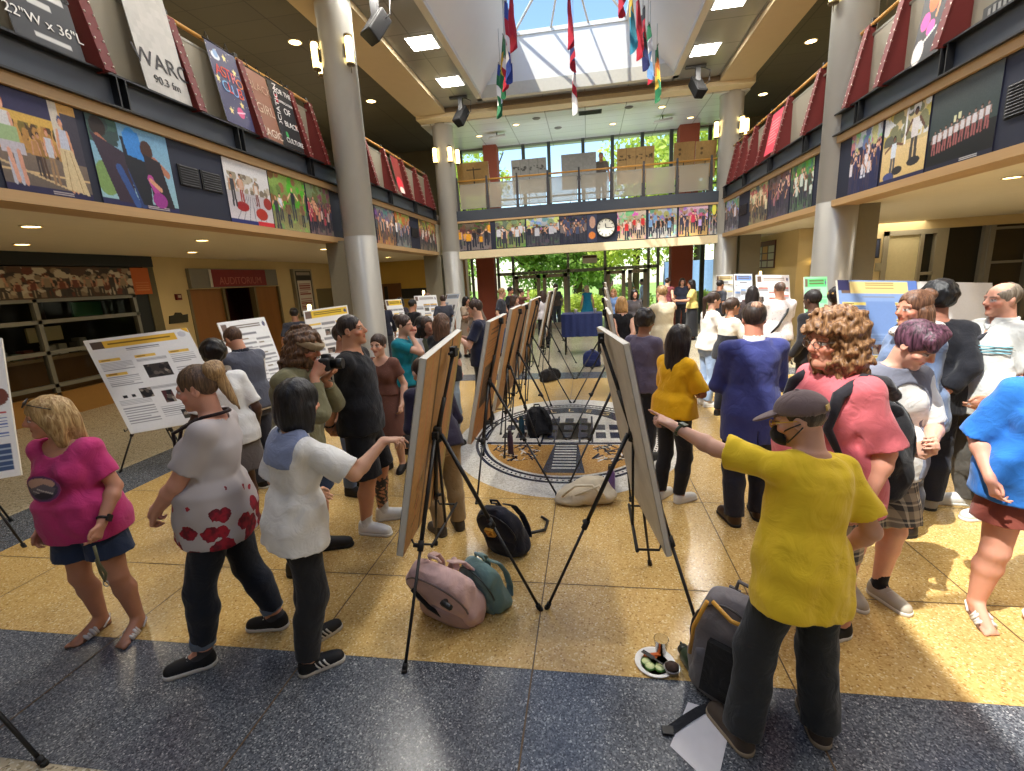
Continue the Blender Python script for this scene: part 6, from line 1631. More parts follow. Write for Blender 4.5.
def hair_mat(rgb, hi=None):
    k = ('hair', tuple(rgb), tuple(hi or ()))
    if k in _M: return _M[k]
    hi = hi or [min(255, v * 1.7 + 8) for v in rgb]
    m, nt, b, out = node_mat('hair_%03d' % len(_M))
    tc = N(nt, 'ShaderNodeTexCoord'); mp = N(nt, 'ShaderNodeMapping'); mp.inputs['Scale'].default_value = (90, 90, 9)
    L(nt, tc.outputs['Object'], mp.inputs[0]); no = N(nt, 'ShaderNodeTexNoise'); no.inputs['Scale'].default_value = 1; no.inputs['Detail'].default_value = 4; no.inputs['Distortion'].default_value = .6
    L(nt, mp.outputs[0], no.inputs['Vector'])
    rp = N(nt, 'ShaderNodeValToRGB'); rp.color_ramp.elements[0].position = .38; rp.color_ramp.elements[1].position = .72
    rp.color_ramp.elements[0].color = (*srgb(rgb), 1); rp.color_ramp.elements[1].color = (*srgb(hi), 1)
    L(nt, no.outputs['Fac'], rp.inputs[0]); L(nt, rp.outputs[0], b.inputs['Base Color'])
    b.inputs['Roughness'].default_value = .42; b.inputs['Specular IOR Level'].default_value = .35
    bp = N(nt, 'ShaderNodeBump'); bp.inputs['Strength'].default_value = .6; bp.inputs['Distance'].default_value = .006
    L(nt, no.outputs['Fac'], bp.inputs['Height']); L(nt, bp.outputs[0], b.inputs['Normal'])
    _M[k] = m
    return m


def ik(a, c, l1, l2, hint):
    """middle joint of a two-bone chain from a to c; returns (joint, reached end)"""
    a, c = np.array(a, float), np.array(c, float); d = c - a; L_ = np.linalg.norm(d)
    mx = (l1 + l2) * .995
    if L_ > mx: c = a + d / L_ * mx; d = c - a; L_ = mx
    L_ = max(L_, abs(l1 - l2) + .02)
    x = (l1 * l1 - l2 * l2 + L_ * L_) / (2 * L_); y = math.sqrt(max(0, l1 * l1 - x * x))
    u = nrm(d); hv = np.array(hint, float); hv = hv - u * hv.dot(u); hv = nrm(hv)
    return a + u * x + hv * y, c


ZT_ = [-.085, -.05, .0, .04, .08, .12, .17, .22, .26, .285, .305]
TORSO = {'m': ([.10, .148, .160, .153, .143, .141, .152, .165, .160, .118, .064], [.08, .102, .112, .106, .100, .098, .108, .115, .098, .075, .056]),
         'f': ([.10, .155, .174, .166, .142, .130, .138, .150, .146, .108, .056], [.08, .112, .120, .108, .092, .088, .100, .106, .088, .066, .050])}
FATW = np.array([.4, .6, .8, 1.0, 1.15, 1.05, .8, .55, .35, .25, .1])


class Person:
    def __init__(p, label, loc, face, h=1.7, sex='m', fat=0., lean=(0, 0), twist=0., head=(0, 0, 0), armR='down', armL='down', legs=None, hip=(0, 0), skin=(196, 148, 122), hairc=(52, 38, 30), hs=1., res=.007, sh=1., group=None, lips=None, brow=True, tall_torso=0., bare=False):
        p.bare = bare
        p.label, p.h, p.sex, p.res, p.skin, p.hairc, p.fat = label, h, sex, res, skin, hairc, fat
        p.loc = np.array((loc[0], loc[1], 0.)); p.face = math.radians(face)
        p.t = thing('person', label, 'person', p.loc, p.face, group)
        S_ = p.S = h / 1.75
        p.hs = hs * (.55 + .45 * S_)
        p.hip = np.array((hip[0], hip[1], .525 * h))
        fa, fb = TORSO[sex]; fw = fat * FATW
        p.ta = np.array(fa) * S_ * (1 + fw * .75); p.ta[6:9] *= sh
        p.tb = np.array(fb) * S_ * (1 + fw * 1.1); p.ty = .06 * fat * FATW * np.array([0, .2, .5, .9, 1.2, 1.1, .8, .5, .2, .1, 0])
        p.tz = np.array(ZT_) * h * (1 + tall_torso)
        p.RT = rotz(math.radians(twist)) @ roty(math.radians(lean[1])) @ rotx(-math.radians(lean[0]))
        p.neck = p.hip + p.RT @ np.array((0, 0, p.tz[-1]))
        p.Rh = rotz(math.radians(head[0])) @ rotx(-math.radians(head[1])) @ roty(math.radians(head[2]))
        nt_ = p.neck + .5 * (p.RT @ np.array((0, .02, .075)) + p.Rh @ np.array((0, .0, .06))) * S_
        p.ntop = nt_
        p.hc = nt_ + p.Rh @ np.array((0, .022, .085)) * p.hs
        p.sr = p.RT @ np.array((1, 0, 0)); p.su = p.RT @ np.array((0, 0, 1)); p.sf = p.RT @ np.array((0, 1, 0))
        shw = (.168 if sex == 'm' else .140) * S_ * sh * (1 + fat * .25)
        p.arm = {}
        for sd, a in ((1, armR), (-1, armL)):
            so = p.neck + p.RT @ np.array((sd * shw, 0, -.038 * h))
            if a == 'down': a = dict(off=(.10, .06, -.50))
            a = dict(a)
            if 'px' in a: tgt = p.local(at_y(a['px'][0], a['px'][1], a['px'][2]))
            elif 'world' in a: tgt = p.local(np.array(a['world'], float))
            elif 'hand' in a: tgt = np.array(a['hand'], float)
            else: o_ = a['off']; tgt = so + np.array((sd * o_[0], o_[1], o_[2])) * S_
            hint = np.array(a.get('elbow', (.35, -1, -.35)), float) * (sd, 1, 1)
            el, wr = ik(so, tgt, .170 * h, .148 * h, hint)
            hd = a.get('hdir'); hd = nrm(wr - el) if hd is None else nrm(np.array(hd, float) * ((sd, 1, 1) if a.get('mir', 1) else (1, 1, 1)))
            pn = a.get('palm', (-1, 0, 0)); pn = np.array(pn, float) * (sd, 1, 1)
            p.arm[sd] = dict(s=so, e=el, w=wr, d=hd, n=nrm(pn - hd * np.dot(hd, pn)), pose=a.get('pose', 'relax'))
        p.leg = {}
        legs = legs or {}
        for sd, key in ((1, 'R'), (-1, 'L')):
            q = legs.get(key, (sd * .10 * S_ * (1 + fat * .5), 0, sd * 8))
            f = np.array((q[0], q[1], q[3] if len(q) > 3 else 0.)); yaw = math.radians(-q[2])
            d = rotz(yaw) @ np.array((0, 1, 0))
            hj = p.hip + np.array((sd * .088 * S_ * (1 + fat * .5), 0, -.025 * h))
            an = f + np.array((0, 0, .078 * S_)) - d * .045 * S_
            kn, an2 = ik(hj, an, .236 * h, .224 * h, d * .8 + np.array((sd * .12, .3, 0)))
            p.leg[sd] = dict(h=hj, k=kn, a=an2, f=f, d=d, yaw=yaw)

    def local(p, w):
        c, s_ = math.cos(-p.face), math.sin(-p.face); q = np.array(w, float) - p.loc
        return np.array((q[0] * c - q[1] * s_, q[0] * s_ + q[1] * c, q[2]))

    def H(p, x, y, z): return p.hc + p.Rh @ np.array((x, y, z)) * p.hs
    def T(p, x, y, z): return p.hip + p.RT @ np.array((x, y, z))

    def bounds(p):
        P = [p.hc + o for o in (np.array((.17, .17, .2)), -np.array((.17, .17, .3)))]
        w = max(p.ta.max(), p.tb.max() + .06) + .05
        for q in (p.hip, p.neck): P += [q + w * np.array((1, 1, .3)), q - w * np.array((1, 1, 1))]
        for a in p.arm.values():
            for q in (a['s'], a['e'], a['w'], a['w'] + a['d'] * .22): P += [q + .1, q - .1]
        for l in p.leg.values():
            for q in (l['h'], l['k'], l['a'], l['f'] + l['d'] * .2, l['f'] - l['d'] * .1): P += [q + .13, q - .13]
        P = np.array(P); lo, hi = P.min(0), P.max(0); lo[2] = max(lo[2], -.01); return lo, hi

    def hand(p, s, a, sd):
        d, n = a['d'], a['n']; l = nrm(np.cross(n, d)) ; S_ = p.S * (.95 if p.sex == 'f' else 1.02)
        th = l * sd if np.dot(l * sd, nrm(p.sr * -sd + p.sf * .8 + p.su * .4)) >= 0 else -l * sd   # thumb side
        w = a['w']; th = nrm(th)
        if p.res > .012:
            s.cone(w, w + d * .085 * S_, .028 * S_, .034 * S_, .02, '+', (n, .6)); s.cone(w + d * .09 * S_, w + d * .155 * S_ + n * .02, .024 * S_, .016 * S_, .02, '+', (n, .7)); s.cone(w + d * .03 * S_ + th * .02, w + d * .08 * S_ + th * .05 * S_, .015, .012, .015)
            return
        pose = a['pose']
        cu = {'relax': (.35, .4, .45, .5), 'point': (.02, .85, .9, .95), 'fist': (.9, .95, .95, .95), 'grip': (.6, .62, .64, .66), 'flat': (.06, .05, .06, .1), 'half': (.25, .45, .6, .7)}[pose]
        s.cone(w - d * .01, w + d * .02 * S_, .027 * S_, .026 * S_, .015, '+', (n, .75))
        for i, (lat, ln, r) in enumerate(((.030, .073, .0088), (.010, .081, .0092), (-.011, .075, .0088), (-.029, .060, .0078))):
            kn = w + (d * (.088 - abs(i - 1) * .004) + th * lat) * S_
            s.cone(w + (d * .02 + th * lat * .6) * S_, kn, .0135 * S_, .0125 * S_, .010, '+', (n, .9))
            ang = 0; q = kn
            for j, (f, bend) in enumerate(((.45, 75), (.32, 95), (.23, 50))):
                ang += math.radians(bend) * cu[i]
                dv = nrm(d * math.cos(ang) + n * math.sin(ang) + th * lat * (.8 if cu[i] < .6 else 0) * 1.5)
                q2 = q + dv * ln * f * S_; rr = r * (1 - .1 * j) * S_
                s.cone(q, q2, rr, rr * .92, .003); q = q2
        b0 = w + (d * .025 + th * .024) * S_; c = {'fist': .9, 'point': .7, 'grip': .75}.get(pose, .3)
        b1 = b0 + (d * .035 + th * (.034 - .012 * c) + n * .018 * c) * S_; b2 = b1 + (d * .030 + th * (.010 - .034 * c) + n * .012 * c) * S_; b3 = b2 + (d * .022 + th * (.002 - .026 * c)) * S_
        s.cone(b0, b1, .0165 * S_, .012 * S_, .010); s.cone(b1, b2, .0105 * S_, .0095 * S_, .003); s.cone(b2, b3, .0095 * S_, .0078 * S_, .003)

    def body(p):
        lo, hi = p.bounds(); h = p.res; s = SDF(lo, hi, h); S_ = p.S; hs = p.hs; f = 1 + p.fat * .55
        s.loft(p.hip, p.RT, p.tz, p.ta * .95, p.tb * .95, p.ty, 2.3, .02)
        if p.sex == 'f':
            for sd in (-1, 1): s.ell(p.T(sd * .072 * S_, p.tb[6] * .62 + p.ty[6], .19 * p.h), np.array((.062, .06, .062)) * S_ * f, p.RT, .03)
        for sd, l in p.leg.items():
            s.cone(l['h'], l['k'], .082 * S_ * f, .054 * S_ * f, .03); m = l['k'] + (l['a'] - l['k']) * .32 - l['d'] * .012
            s.cone(l['k'], m, .052 * S_ * f, .056 * S_ * f, .02); s.cone(m, l['a'], .056 * S_ * f, .036 * S_ * (1 + p.fat * .3), .02)
            hl = l['f'] + np.array((0, 0, .034 * S_)) - l['d'] * .06 * S_; toe = l['f'] + np.array((0, 0, .020 * S_)) + l['d'] * (.14 if p.bare else .09) * S_
            s.cone(l['a'], hl, .034 * S_, .030 * S_, .02); s.cone(l['a'] + l['d'] * .02, toe, .032 * S_, .021 * S_, .02); s.cone(hl, toe, .030 * S_, .024 * S_, .02)
            if p.bare and h < .009:
                sd_ = np.cross(l['d'], (0, 0, 1))
                for i in range(5):
                    o_ = (i - 2) * .017 * S_ * -sd; b0 = l['f'] + l['d'] * .125 * S_ + sd_ * o_ * .9 + np.array((0, 0, .014)); s.cone(b0, b0 + l['d'] * (.05 - .006 * (i if sd * 1 > 0 else i)) * S_, .011, .009 if i else .012, .004)
        for sd, a in p.arm.items():
            s.cone(p.neck + p.RT @ np.array((sd * .05, 0, -.02 * p.h)), a['s'], .042 * S_, .046 * S_ * f, .03)
            s.cone(a['s'], a['e'], .045 * S_ * f, .037 * S_ * f, .03); m = a['e'] + (a['w'] - a['e']) * .25
            s.cone(a['e'], m, .037 * S_ * f, .039 * S_ * f, .015); s.cone(m, a['w'], .039 * S_ * f, .0265 * S_, .02)
            p.hand(s, a, sd)
        nr = (.058 if p.sex == 'm' else .048) * S_ * (1 + p.fat * .35)
        s.cone(p.neck - p.su * .03, p.H(0, -.02, -.06), nr * 1.08, nr, .03)
        # head
        s.ell(p.H(0, -.012, .035), np.array((.075, .094, .082)) * hs, p.Rh, .02)
        s.ell(p.H(0, .018, -.03), np.array((.060 + .012 * p.fat, .072, .080)) * hs, p.Rh, .025)
        s.ell(p.H(0, .070, -.092), np.array((.026, .024, .022)) * hs, p.Rh, .025)
        if p.fat > .3: s.ell(p.H(0, .02, -.095), np.array((.06, .06, .035)) * hs, p.Rh, .03)
        s.cone(p.H(0, .083, .022), p.H(0, .108, -.020), .010 * hs, .0125 * hs, .012); s.ell(p.H(0, .095, -.026), np.array((.018, .013, .010)) * hs, p.Rh, .008)
        s.cone(p.H(-.045, .070, .026), p.H(.045, .070, .026), .013 * hs, .013 * hs, .014)
        if h < .012:
            for sd in (-1, 1):
                s.ell(p.H(sd * .032, .094, .004), np.array((.016, .014, .010)) * hs, p.Rh, .008, '-')
                s.ell(p.H(sd * .032, .077, .003), np.array((.0135, .013, .012)) * hs, p.Rh, .004)
                s.ell(p.H(sd * .045, .060, -.024), np.array((.022, .022, .018)) * hs, p.Rh, .015)
            s.cone(p.H(-.018, .084, -.049), p.H(.018, .084, -.049), .0075 * hs, .0075 * hs, .006); s.cone(p.H(-.014, .083, -.060), p.H(.014, .083, -.060), .008 * hs, .008 * hs, .006)
            s.cone(p.H(-.022, .096, -.0545), p.H(.022, .096, -.0545), .0035 * hs, .0035 * hs, .003, '-')
        for sd in (-1, 1):
            R2 = p.Rh @ rotz(sd * -.35); s.ell(p.H(sd * .074, -.012, -.004), np.array((.011, .021, .033)) * hs, R2, .006)
            if h < .009: s.ell(p.H(sd * .084, -.006, .0), np.array((.006, .011, .02)) * hs, R2, .004, '-')
        s.plane((0, 0, .004), (0, 0, -1), .0)
        p.B = s
        base = np.array(srgb(p.skin)); hcol = np.array(srgb(p.hairc)); lip = np.array(srgb([p.skin[0] * .82, p.skin[1] * .60, p.skin[2] * .58]))

        def col(P):
            c = np.tile(base, (len(P), 1)); q = (P - p.hc) @ p.Rh / hs
            x, y, z = q[:, 0], q[:, 1], q[:, 2]; ax = np.abs(x); hd = (np.abs(z) < .16) & (np.abs(y) < .15) & (ax < .12)
            ch = hd & (y > .04) & (np.hypot(ax - .043, (z + .028) * 1.1) < .026); c[ch] = c[ch] * (1.06, .90, .88)
            no = hd & (y > .095) & (z < 0); c[no] = c[no] * (1.04, .92, .9)
            c[hd & (y > .06) & (np.abs(z + .0545) < .012) & (ax < .026 - np.abs(z + .0545) * .7)] = lip
            if p.res < .012:
                c[hd & (y > .055) & (np.abs(z - .0035) < .0075) & (np.abs(ax - .032) < .0155)] = np.array(srgb((206, 196, 190)))
                c[hd & (y > .055) & (np.hypot(ax - .032, z - .003) < .0068)] = np.array(srgb(EYEC))
                c[hd & (y > .055) & (np.abs(z - .0115 + 8 * (ax - .032) ** 2) < .0032) & (np.abs(ax - .032) < .018)] = base * .35
            c[hd & (y > .055) & (np.abs(z - .026 + 6 * (ax - .034) ** 2) < .0052) & (np.abs(ax - .033) < .021)] = hcol * .8 + base * .2
            for kfn in p.paint: kfn(P, q, c)
            return c
        p.bodyobj = s.build('body', skin_mat(), p.t, col, world=False)
        return p

    paint = ()

    def shirt(p, m, sleeve=.62, hem=-.045, off=.014, loose=.02, neck='crew', name='shirt', wr=.004, flare=.016, collar=None, cutz=None, seed=1., front_open=False, tuck=0., rmul=1.0, subs=()):
        lo, hi = p.bounds(); hi = hi.copy(); S_ = p.S; s = SDF((lo[0], lo[1], p.hip[2] + hem * p.h - .06), (hi[0], hi[1], p.neck[2] + .12), p.res * 1.12 * rmul); f = 1 + p.fat * .55
        zz = np.array([hem * p.h] + [z for z in p.tz if z > hem * p.h + .01]); a = np.interp(zz, p.tz, p.ta) + off; b = np.interp(zz, p.tz, p.tb) + off; y0 = np.interp(zz, p.tz, p.ty)
        lo_ = np.clip((.17 * p.h - zz) / (.17 * p.h - hem * p.h), 0, 1)
        chest_a, chest_b = np.interp(.16 * p.h, p.tz, p.ta), np.interp(.16 * p.h, p.tz, p.tb)
        a = np.maximum(a, np.where(zz < .17 * p.h, chest_a * .93 + off, 0)) + loose * lo_; b = np.maximum(b, np.where(zz < .17 * p.h, chest_b * .93 + off, 0)) + loose * .8 * lo_
        lowm = zz < .09 * p.h; am, bm = (a * lowm).max(), (b * lowm).max(); a = np.where(lowm, am, a); b = np.where(lowm, np.maximum(b, bm * .97), b)
        sl_ = np.clip((.07 * p.h - zz) / (.07 * p.h), 0, 1); a = a + .012 * sl_; b = b + .018 * sl_; a[-1] += .012; b[-1] += .012
        s.loft(p.hip, p.RT, zz, a, b, y0, 2.4, .02)
        if p.sex == 'f':
            for sd in (-1, 1): s.ell(p.T(sd * .072 * S_, p.tb[6] * .62 + p.ty[6], .19 * p.h), np.array((.062, .06, .062)) * S_ * f + off, p.RT, .05)
        for sd, ar in p.arm.items():
            s.cone(p.neck + p.RT @ np.array((sd * .05, 0, -.022 * p.h)), ar['s'], .042 * S_ + off * .7, .046 * S_ * f + off, .03)
            if sleeve <= 0: continue
            def pt(t): return ar['s'] + (ar['e'] - ar['s']) * min(t, 1) if t <= 1 else ar['e'] + (ar['w'] - ar['e']) * (t - 1)
            g_ = s.copy(); g_.v[:] = .25; au, ae = .046 * S_ * f + off, .038 * S_ * f + off
            if sleeve <= 1:
                e = pt(sleeve); d = nrm(ar['e'] - ar['s']); g_.cone(ar['s'], e + d * .04, au, au + (ae - au) * sleeve + flare, .0)
                g_.box(e + d * .16, (.2, .2, .16), axes(nrm(np.cross(d, (.3, .5, .2))), d), .001, 0, '-')
            else:
                g_.cone(ar['s'], ar['e'], au, ae + flare * .3, .0); e = pt(sleeve); d = nrm(ar['w'] - ar['e']); g_.cone(ar['e'], e + d * .03, ae + flare * .3, .028 * S_ * f + off * .8 + flare * .3, .02)
                g_.box(e + d * .09, (.09, .09, .09), axes(nrm(np.cross(d, (.3, .5, .2))), d), .001, 0, '-')
            k_ = .035; hh = np.clip(.5 + .5 * (s.v - g_.v) / k_, 0, 1); s.v = s.v + (g_.v - s.v) * hh - k_ * hh * (1 - hh)
        s.noise(wr, 17, seed + p.loc[0], (1, 1, .8)); s.noise(wr * .7, 38, seed + 2, (1, .6, .9))
        nr = (.058 if p.sex == 'm' else .048) * S_ * (1 + p.fat * .35)
        g = {'crew': (.014, .012), 'wide': (.045, .02), 'v': (.016, .012), 'high': (.006, .0), 'boat': (.05, .0)}[neck]
        s.cone(p.neck - p.su * .012 + p.sf * g[1], p.neck + p.su * .16 + p.sf * (g[1] + .02), nr + g[0], nr + g[0] + .05, .004, '-')
        if neck == 'v': s.cone(p.neck + p.sf * .05, p.neck + p.sf * .14 - p.su * .09 * S_, .045, .012, .004, '-')
        if neck == 'wide': s.cone(p.neck + p.sf * .06 - p.su * .01, p.neck + p.sf * .13 - p.su * .05 * S_, .06, .04, .004, '-')
        z0 = hem * p.h
        s.plane(p.T(0, 0, z0 + .002), -p.su)
        for fn in subs: fn(s)
        o = s.build(name, m, p.t, world=False)
        if collar is not None:
            s = SDF(p.neck - .14, p.neck + .14, p.res * .9)
            s.cone(p.neck - p.su * .03 + p.sf * .008, p.neck + p.su * .025 + p.sf * .004, nr + .03, nr + .020, .01); s.cone(p.neck - p.su * .06, p.neck + p.su * .1 + p.sf * .0, nr + .008, nr + .010, .004, '-')
            s.plane(p.neck + p.su * .035, p.su, .004); s.cone(p.neck + p.sf * .07 + p.su * .05, p.neck + p.sf * .12 - p.su * .06, .03, .006, .004, '-')
            c = s.build('collar', collar, p.t, world=False)
        return o

    def trousers(p, m, length=2., waist=.045, off=.012, loose=.012, name='trousers', flare=0., wr=.004, cuff=None, rmul=1.):
        lo, hi = p.bounds(); S_ = p.S; f = 1 + p.fat * .55
        s = SDF((lo[0], lo[1], max(0, lo[2])), (hi[0], hi[1], p.hip[2] + waist * p.h + .05), p.res * 1.12 * rmul)
        zz = np.array([z for z in p.tz if z < waist * p.h - .01] + [waist * p.h]); s.loft(p.hip, p.RT, zz, np.interp(zz, p.tz, p.ta) + off, np.interp(zz, p.tz, p.tb) + off, np.interp(zz, p.tz, p.ty), 2.4, .02)
        for sd, l in p.leg.items():
            k_r, a_r = .054 * S_ * f + off + loose, .038 * S_ + off + loose + flare
            g_ = s.copy(); g_.v[:] = .25
            if length <= 1:
                e = l['h'] + (l['k'] - l['h']) * length; d = nrm(l['k'] - l['h']); re = (.080 + (.054 - .080) * length) * S_ * f + off + loose + flare
                g_.cone(l['h'], e + d * .06, .082 * S_ * f + off, re, .0); g_.box(e + d * .16, (.2, .2, .16), axes(nrm(np.cross(d, (1, .1, 0))), d), .001, 0, '-')
            else:
                g_.cone(l['h'], l['k'], .082 * S_ * f + off, k_r, .0); t = length - 1; d = nrm(l['a'] - l['k']); e = l['k'] + (l['a'] - l['k']) * t
                m_ = l['k'] + (l['a'] - l['k']) * .32 - l['d'] * .012; rm = .055 * S_ * f + off * .8 + loose
                g_.cone(l['k'], m_, k_r, rm, .02); g_.cone(m_, e + d * .04, rm, (a_r if t > .9 else rm + (a_r - rm) * t), .02)
                g_.box(e + d * .12, (.14, .14, .12), axes(nrm(np.cross(d, (1, .1, 0))), d), .001, 0, '-')
            k_ = .03; hh = np.clip(.5 + .5 * (s.v - g_.v) / k_, 0, 1); s.v = s.v + (g_.v - s.v) * hh - k_ * hh * (1 - hh)
        s.noise(wr, 19, 3.1 + p.loc[1], (1, 1, .9)); s.noise(wr * .6, 45, 7, (1, 1, .6))
        s.plane(p.T(0, 0, waist * p.h), p.su)
        s.plane((0, 0, .012), (0, 0, -1))
        o = s.build(name, m, p.t, world=False)
        if cuff is not None:
            for sd, l in p.leg.items():
                t = length - 1; e = l['k'] + (l['a'] - l['k']) * t; d = nrm(l['a'] - l['k']); r = .038 * S_ + off + loose + .010 + flare
                s = SDF(e - .11, e + .11, p.res); s.cone(e - d * .05, e + d * .01, r, r, .0); s.box(e + d * .065, (.12, .12, .06), axes(nrm(np.cross(d, (1, .1, 0))), d), .001, 0, '-'); s.box(e - d * .10, (.12, .12, .06), axes(nrm(np.cross(d, (1, .1, 0))), d), .001, 0, '-'); s.build('trouser_cuff', cuff, p.t, world=False)
        return o

    def dress(p, m, length=.30, top=True, sleeve=0., off=.012, flare=.10, neck='wide', name='dress', wr=.006):
        """skirt from the waist down to length (fraction of height above the floor)"""
        lo, hi = p.bounds(); s = SDF((lo[0] - .1, lo[1] - .1, length * p.h - .03), (hi[0] + .1, hi[1] + .1, p.hip[2] + .12 * p.h), p.res * 1.12)
        zz = np.array([length * p.h - p.hip[2], -.08 * p.h, 0, .05 * p.h, .09 * p.h]); wa = np.interp(zz, p.tz, p.ta); wb = np.interp(zz, p.tz, p.tb)
        wa[0] = p.ta[2] + flare; wb[0] = p.tb[2] + flare; wa[1] = p.ta[2] + flare * .4; wb[1] = p.tb[2] + flare * .4
        s.loft(p.hip, np.eye(3), zz, wa + off, wb + off, None, 2.1, .02); s.noise(wr, 22, 2, (1, 1, .2)); s.build('skirt' if top else name, m, p.t, world=False)
        if top: p.shirt(m, sleeve, .05, off, .0, neck, name)

    def shoes(p, m, sole=None, kind='sneaker', lace=None, sock=None, stripe=None, high=.0):
        S_ = p.S * (.95 if p.sex == 'f' else 1.03)
        for sd, l in p.leg.items():
            f, d = l['f'], l['d']; R = axes(d); h = min(.0075, p.res * .9); h = max(h, .005)
            P = lambda x, y, z: f + R @ np.array((x * sd, y, z)) * S_
            if sock is not None:
                s = SDF(np.minimum(P(0, -.08, .03), l['a']) - .07, np.maximum(P(0, .05, .1), l['a']) + np.array((.07, .07, .12)), p.res)
                up = nrm(l['k'] - l['a']); s.cone(l['a'] + up * sock[1], l['a'] - up * .03, .043 * S_, .041 * S_, .01); s.cone(l['a'], P(0, .02, .05), .042 * S_, .036, .02); s.box(l['a'] + up * (sock[1] + .08), (.1, .1, .08), axes(nrm(np.cross(up, (1, .1, 0))), up), .001, 0, '-'); s.build('sock', sock[0], p.t, world=False)
            if kind == 'sandal':
                s = SDF(P(-.06, -.12, -.01) - .06, P(.06, .19, .03) + .06, .006); s.cone(P(0, -.06, .012), P(.004, .13, .012), .038 * S_, .046 * S_, .01); s.box(f + (0, 0, .06), (.3, .3, .043), None, .001, 0, '-'); s.plane(f + (0, 0, .001), (0, 0, -1))
                so = s.build('shoe', sole or m, p.t, world=False)
                for y, z in ((.10, .046), (.055, .064)):
                    b = MB(); b.tube([P(-.05, y - .01, .012), P(-.038, y, z * .8), P(-.01, y + .004, z), P(.025, y + .002, z * .9), P(.046, y - .006, .014)], .010, 7); b.tube([P(-.048, y - .03, .012), P(-.036, y - .025, z * .85), P(-.01, y - .02, z + .004), P(.025, y - .02, z * .95), P(.044, y - .03, .014)], .008, 7); b.build('shoe_strap', m, so, world=False)
                b = MB(); b.tube([P(-.045, -.02, .02), P(-.04, -.07, .06), P(0, -.105, .07), P(.04, -.07, .06), P(.042, -.02, .02)], .006, 6); b.build('shoe_strap', m, so, world=False)
                continue
            s = SDF(np.minimum(P(-.07, -.14, -.01), P(.07, .2, .0)) - .08, np.maximum(P(.07, .2, .14), P(-.07, -.14, .14)) + .08, h)
            s.cone(P(0, -.065, .040), P(.003, .125, .036), .043 * S_, .041 * S_, .01); s.cone(P(0, -.055, .07 + high), P(0, .09, .048), .041 * S_, .034 * S_, .025); s.cone(P(0, -.055, .05), P(0, -.055, .088 + high), .043 * S_, .043 * S_, .02)
            s.box(P(0, -.03, .15 + high), (.08, .12, .045), R, .001, .004, '-'); s.plane(f + (0, 0, .012), (0, 0, -1))
            so = s.build('shoe', m, p.t, world=False)
            if p.res > .012 and p.label.find('shoe') < 0: continue
            s = SDF(np.minimum(P(-.07, -.14, -.01), P(.07, .2, .0)) - .08, np.maximum(P(.07, .2, .06), P(-.07, -.14, .06)) + .08, h)
            s.cone(P(0, -.065, .02), P(.003, .125, .02), .047 * S_, .046 * S_, .01); s.box(f + (0, 0, .029 + .1), (.4, .4, .1), None, .001, 0, '-'); s.plane(f + (0, 0, .002), (0, 0, -1)); s.build('sole', sole or RUBBER, so, world=False)
            if lace is not None:
                b = MB()
                for i in range(5):
                    y = .035 + .018 * i; z = .092 - .011 * i; b.tube([P(-.026, y, z - .008), P(0, y + .004, z + .002), P(.026, y - .004, z - .008)], .0035, 5); b.tube([P(-.026, y + .01, z - .012), P(0, y + .006, z), P(.026, y + .012, z - .012)], .0035, 5)
                b.build('shoe_lace', lace, so, world=False)
            if stripe is not None:
                for i in range(3):
                    for e in (-1, 1): b = MB(); y = -.0 + .026 * i; b.tube([P(e * .0465, y + .015, .034), P(e * .043, y - .002, .058), P(e * .035, y - .012, .078)], .0055, 5); b.build('shoe_stripe', stripe, so, world=False)

    def hair(p, style='short', m=None, length=.25, vol=1., seed=1., fringe=0., hi=None):
        m = m or hair_mat(p.hairc, hi); hs = p.hs; H = p.H; R = p.Rh; h = p.res * .95
        far = .16 + (length if style in ('long', 'pony', 'wavy') else .06)
        lo = np.minimum(p.hc - .19, H(0, -.1, -far) - .13); hi_ = np.maximum(p.hc + .2, H(0, -.1, -far) + .1)
        s = SDF(lo, hi_, h); E = lambda c, r, k=.02, op='+': s.ell(H(*c), np.array(r) * hs, R, k, op)
        v = vol
        if style == 'buzz': E((0, -.014, .036), (.0785, .0985, .087))
        elif style in ('short', 'bun', 'pony', 'swept', 'bald', 'thin'): E((0, -.014, .036), (.082 * v, .102 * v, .093 * v))
        elif style == 'afro': E((0, -.02, .045), (.105 * v, .118 * v, .11 * v))
        elif style == 'curly': E((0, -.018, .03), (.112 * v, .118 * v, .115 * v)); E((0, -.03, -.06), (.128 * v, .095 * v, .13)); E((0, -.045, -.14), (.125 * v, .08, .12))
        elif style == 'bob': E((0, -.014, .036), (.086 * v, .105 * v, .094 * v)); E((0, -.025, -.045), (.098 * v, .092 * v, .125)); s.cone(H(-.07, .01, -.02), H(-.078, .01, -.13), .034, .028, .02); s.cone(H(.07, .01, -.02), H(.078, .01, -.13), .034, .028, .02)
        elif style in ('long', 'wavy'):
            E((0, -.014, .036), (.086 * v, .106 * v, .094 * v)); E((0, -.035, -.03), (.094 * v, .085 * v, .11))
            bk = p.RT @ np.array((0, -1, 0)); dn = np.array((0, 0, -1.)); e0 = H(0, -.06, -.04); e1 = e0 + dn * length + bk * .035
            s.cone(e0, e1, .095 * hs * v, .08 * hs * v, .03, '+', (bk, .62))
            for sd in (-1, 1): a0 = H(sd * .074, -.01, -.02); s.cone(a0, a0 + dn * length * .8 + p.sr * sd * .01 + bk * .03, .036 * hs * v, .028 * hs, .03)
        # face opening
        if style == 'bald': E((0, .03, .10), (.062, .085, .07), .01, '-');
        fy = .0
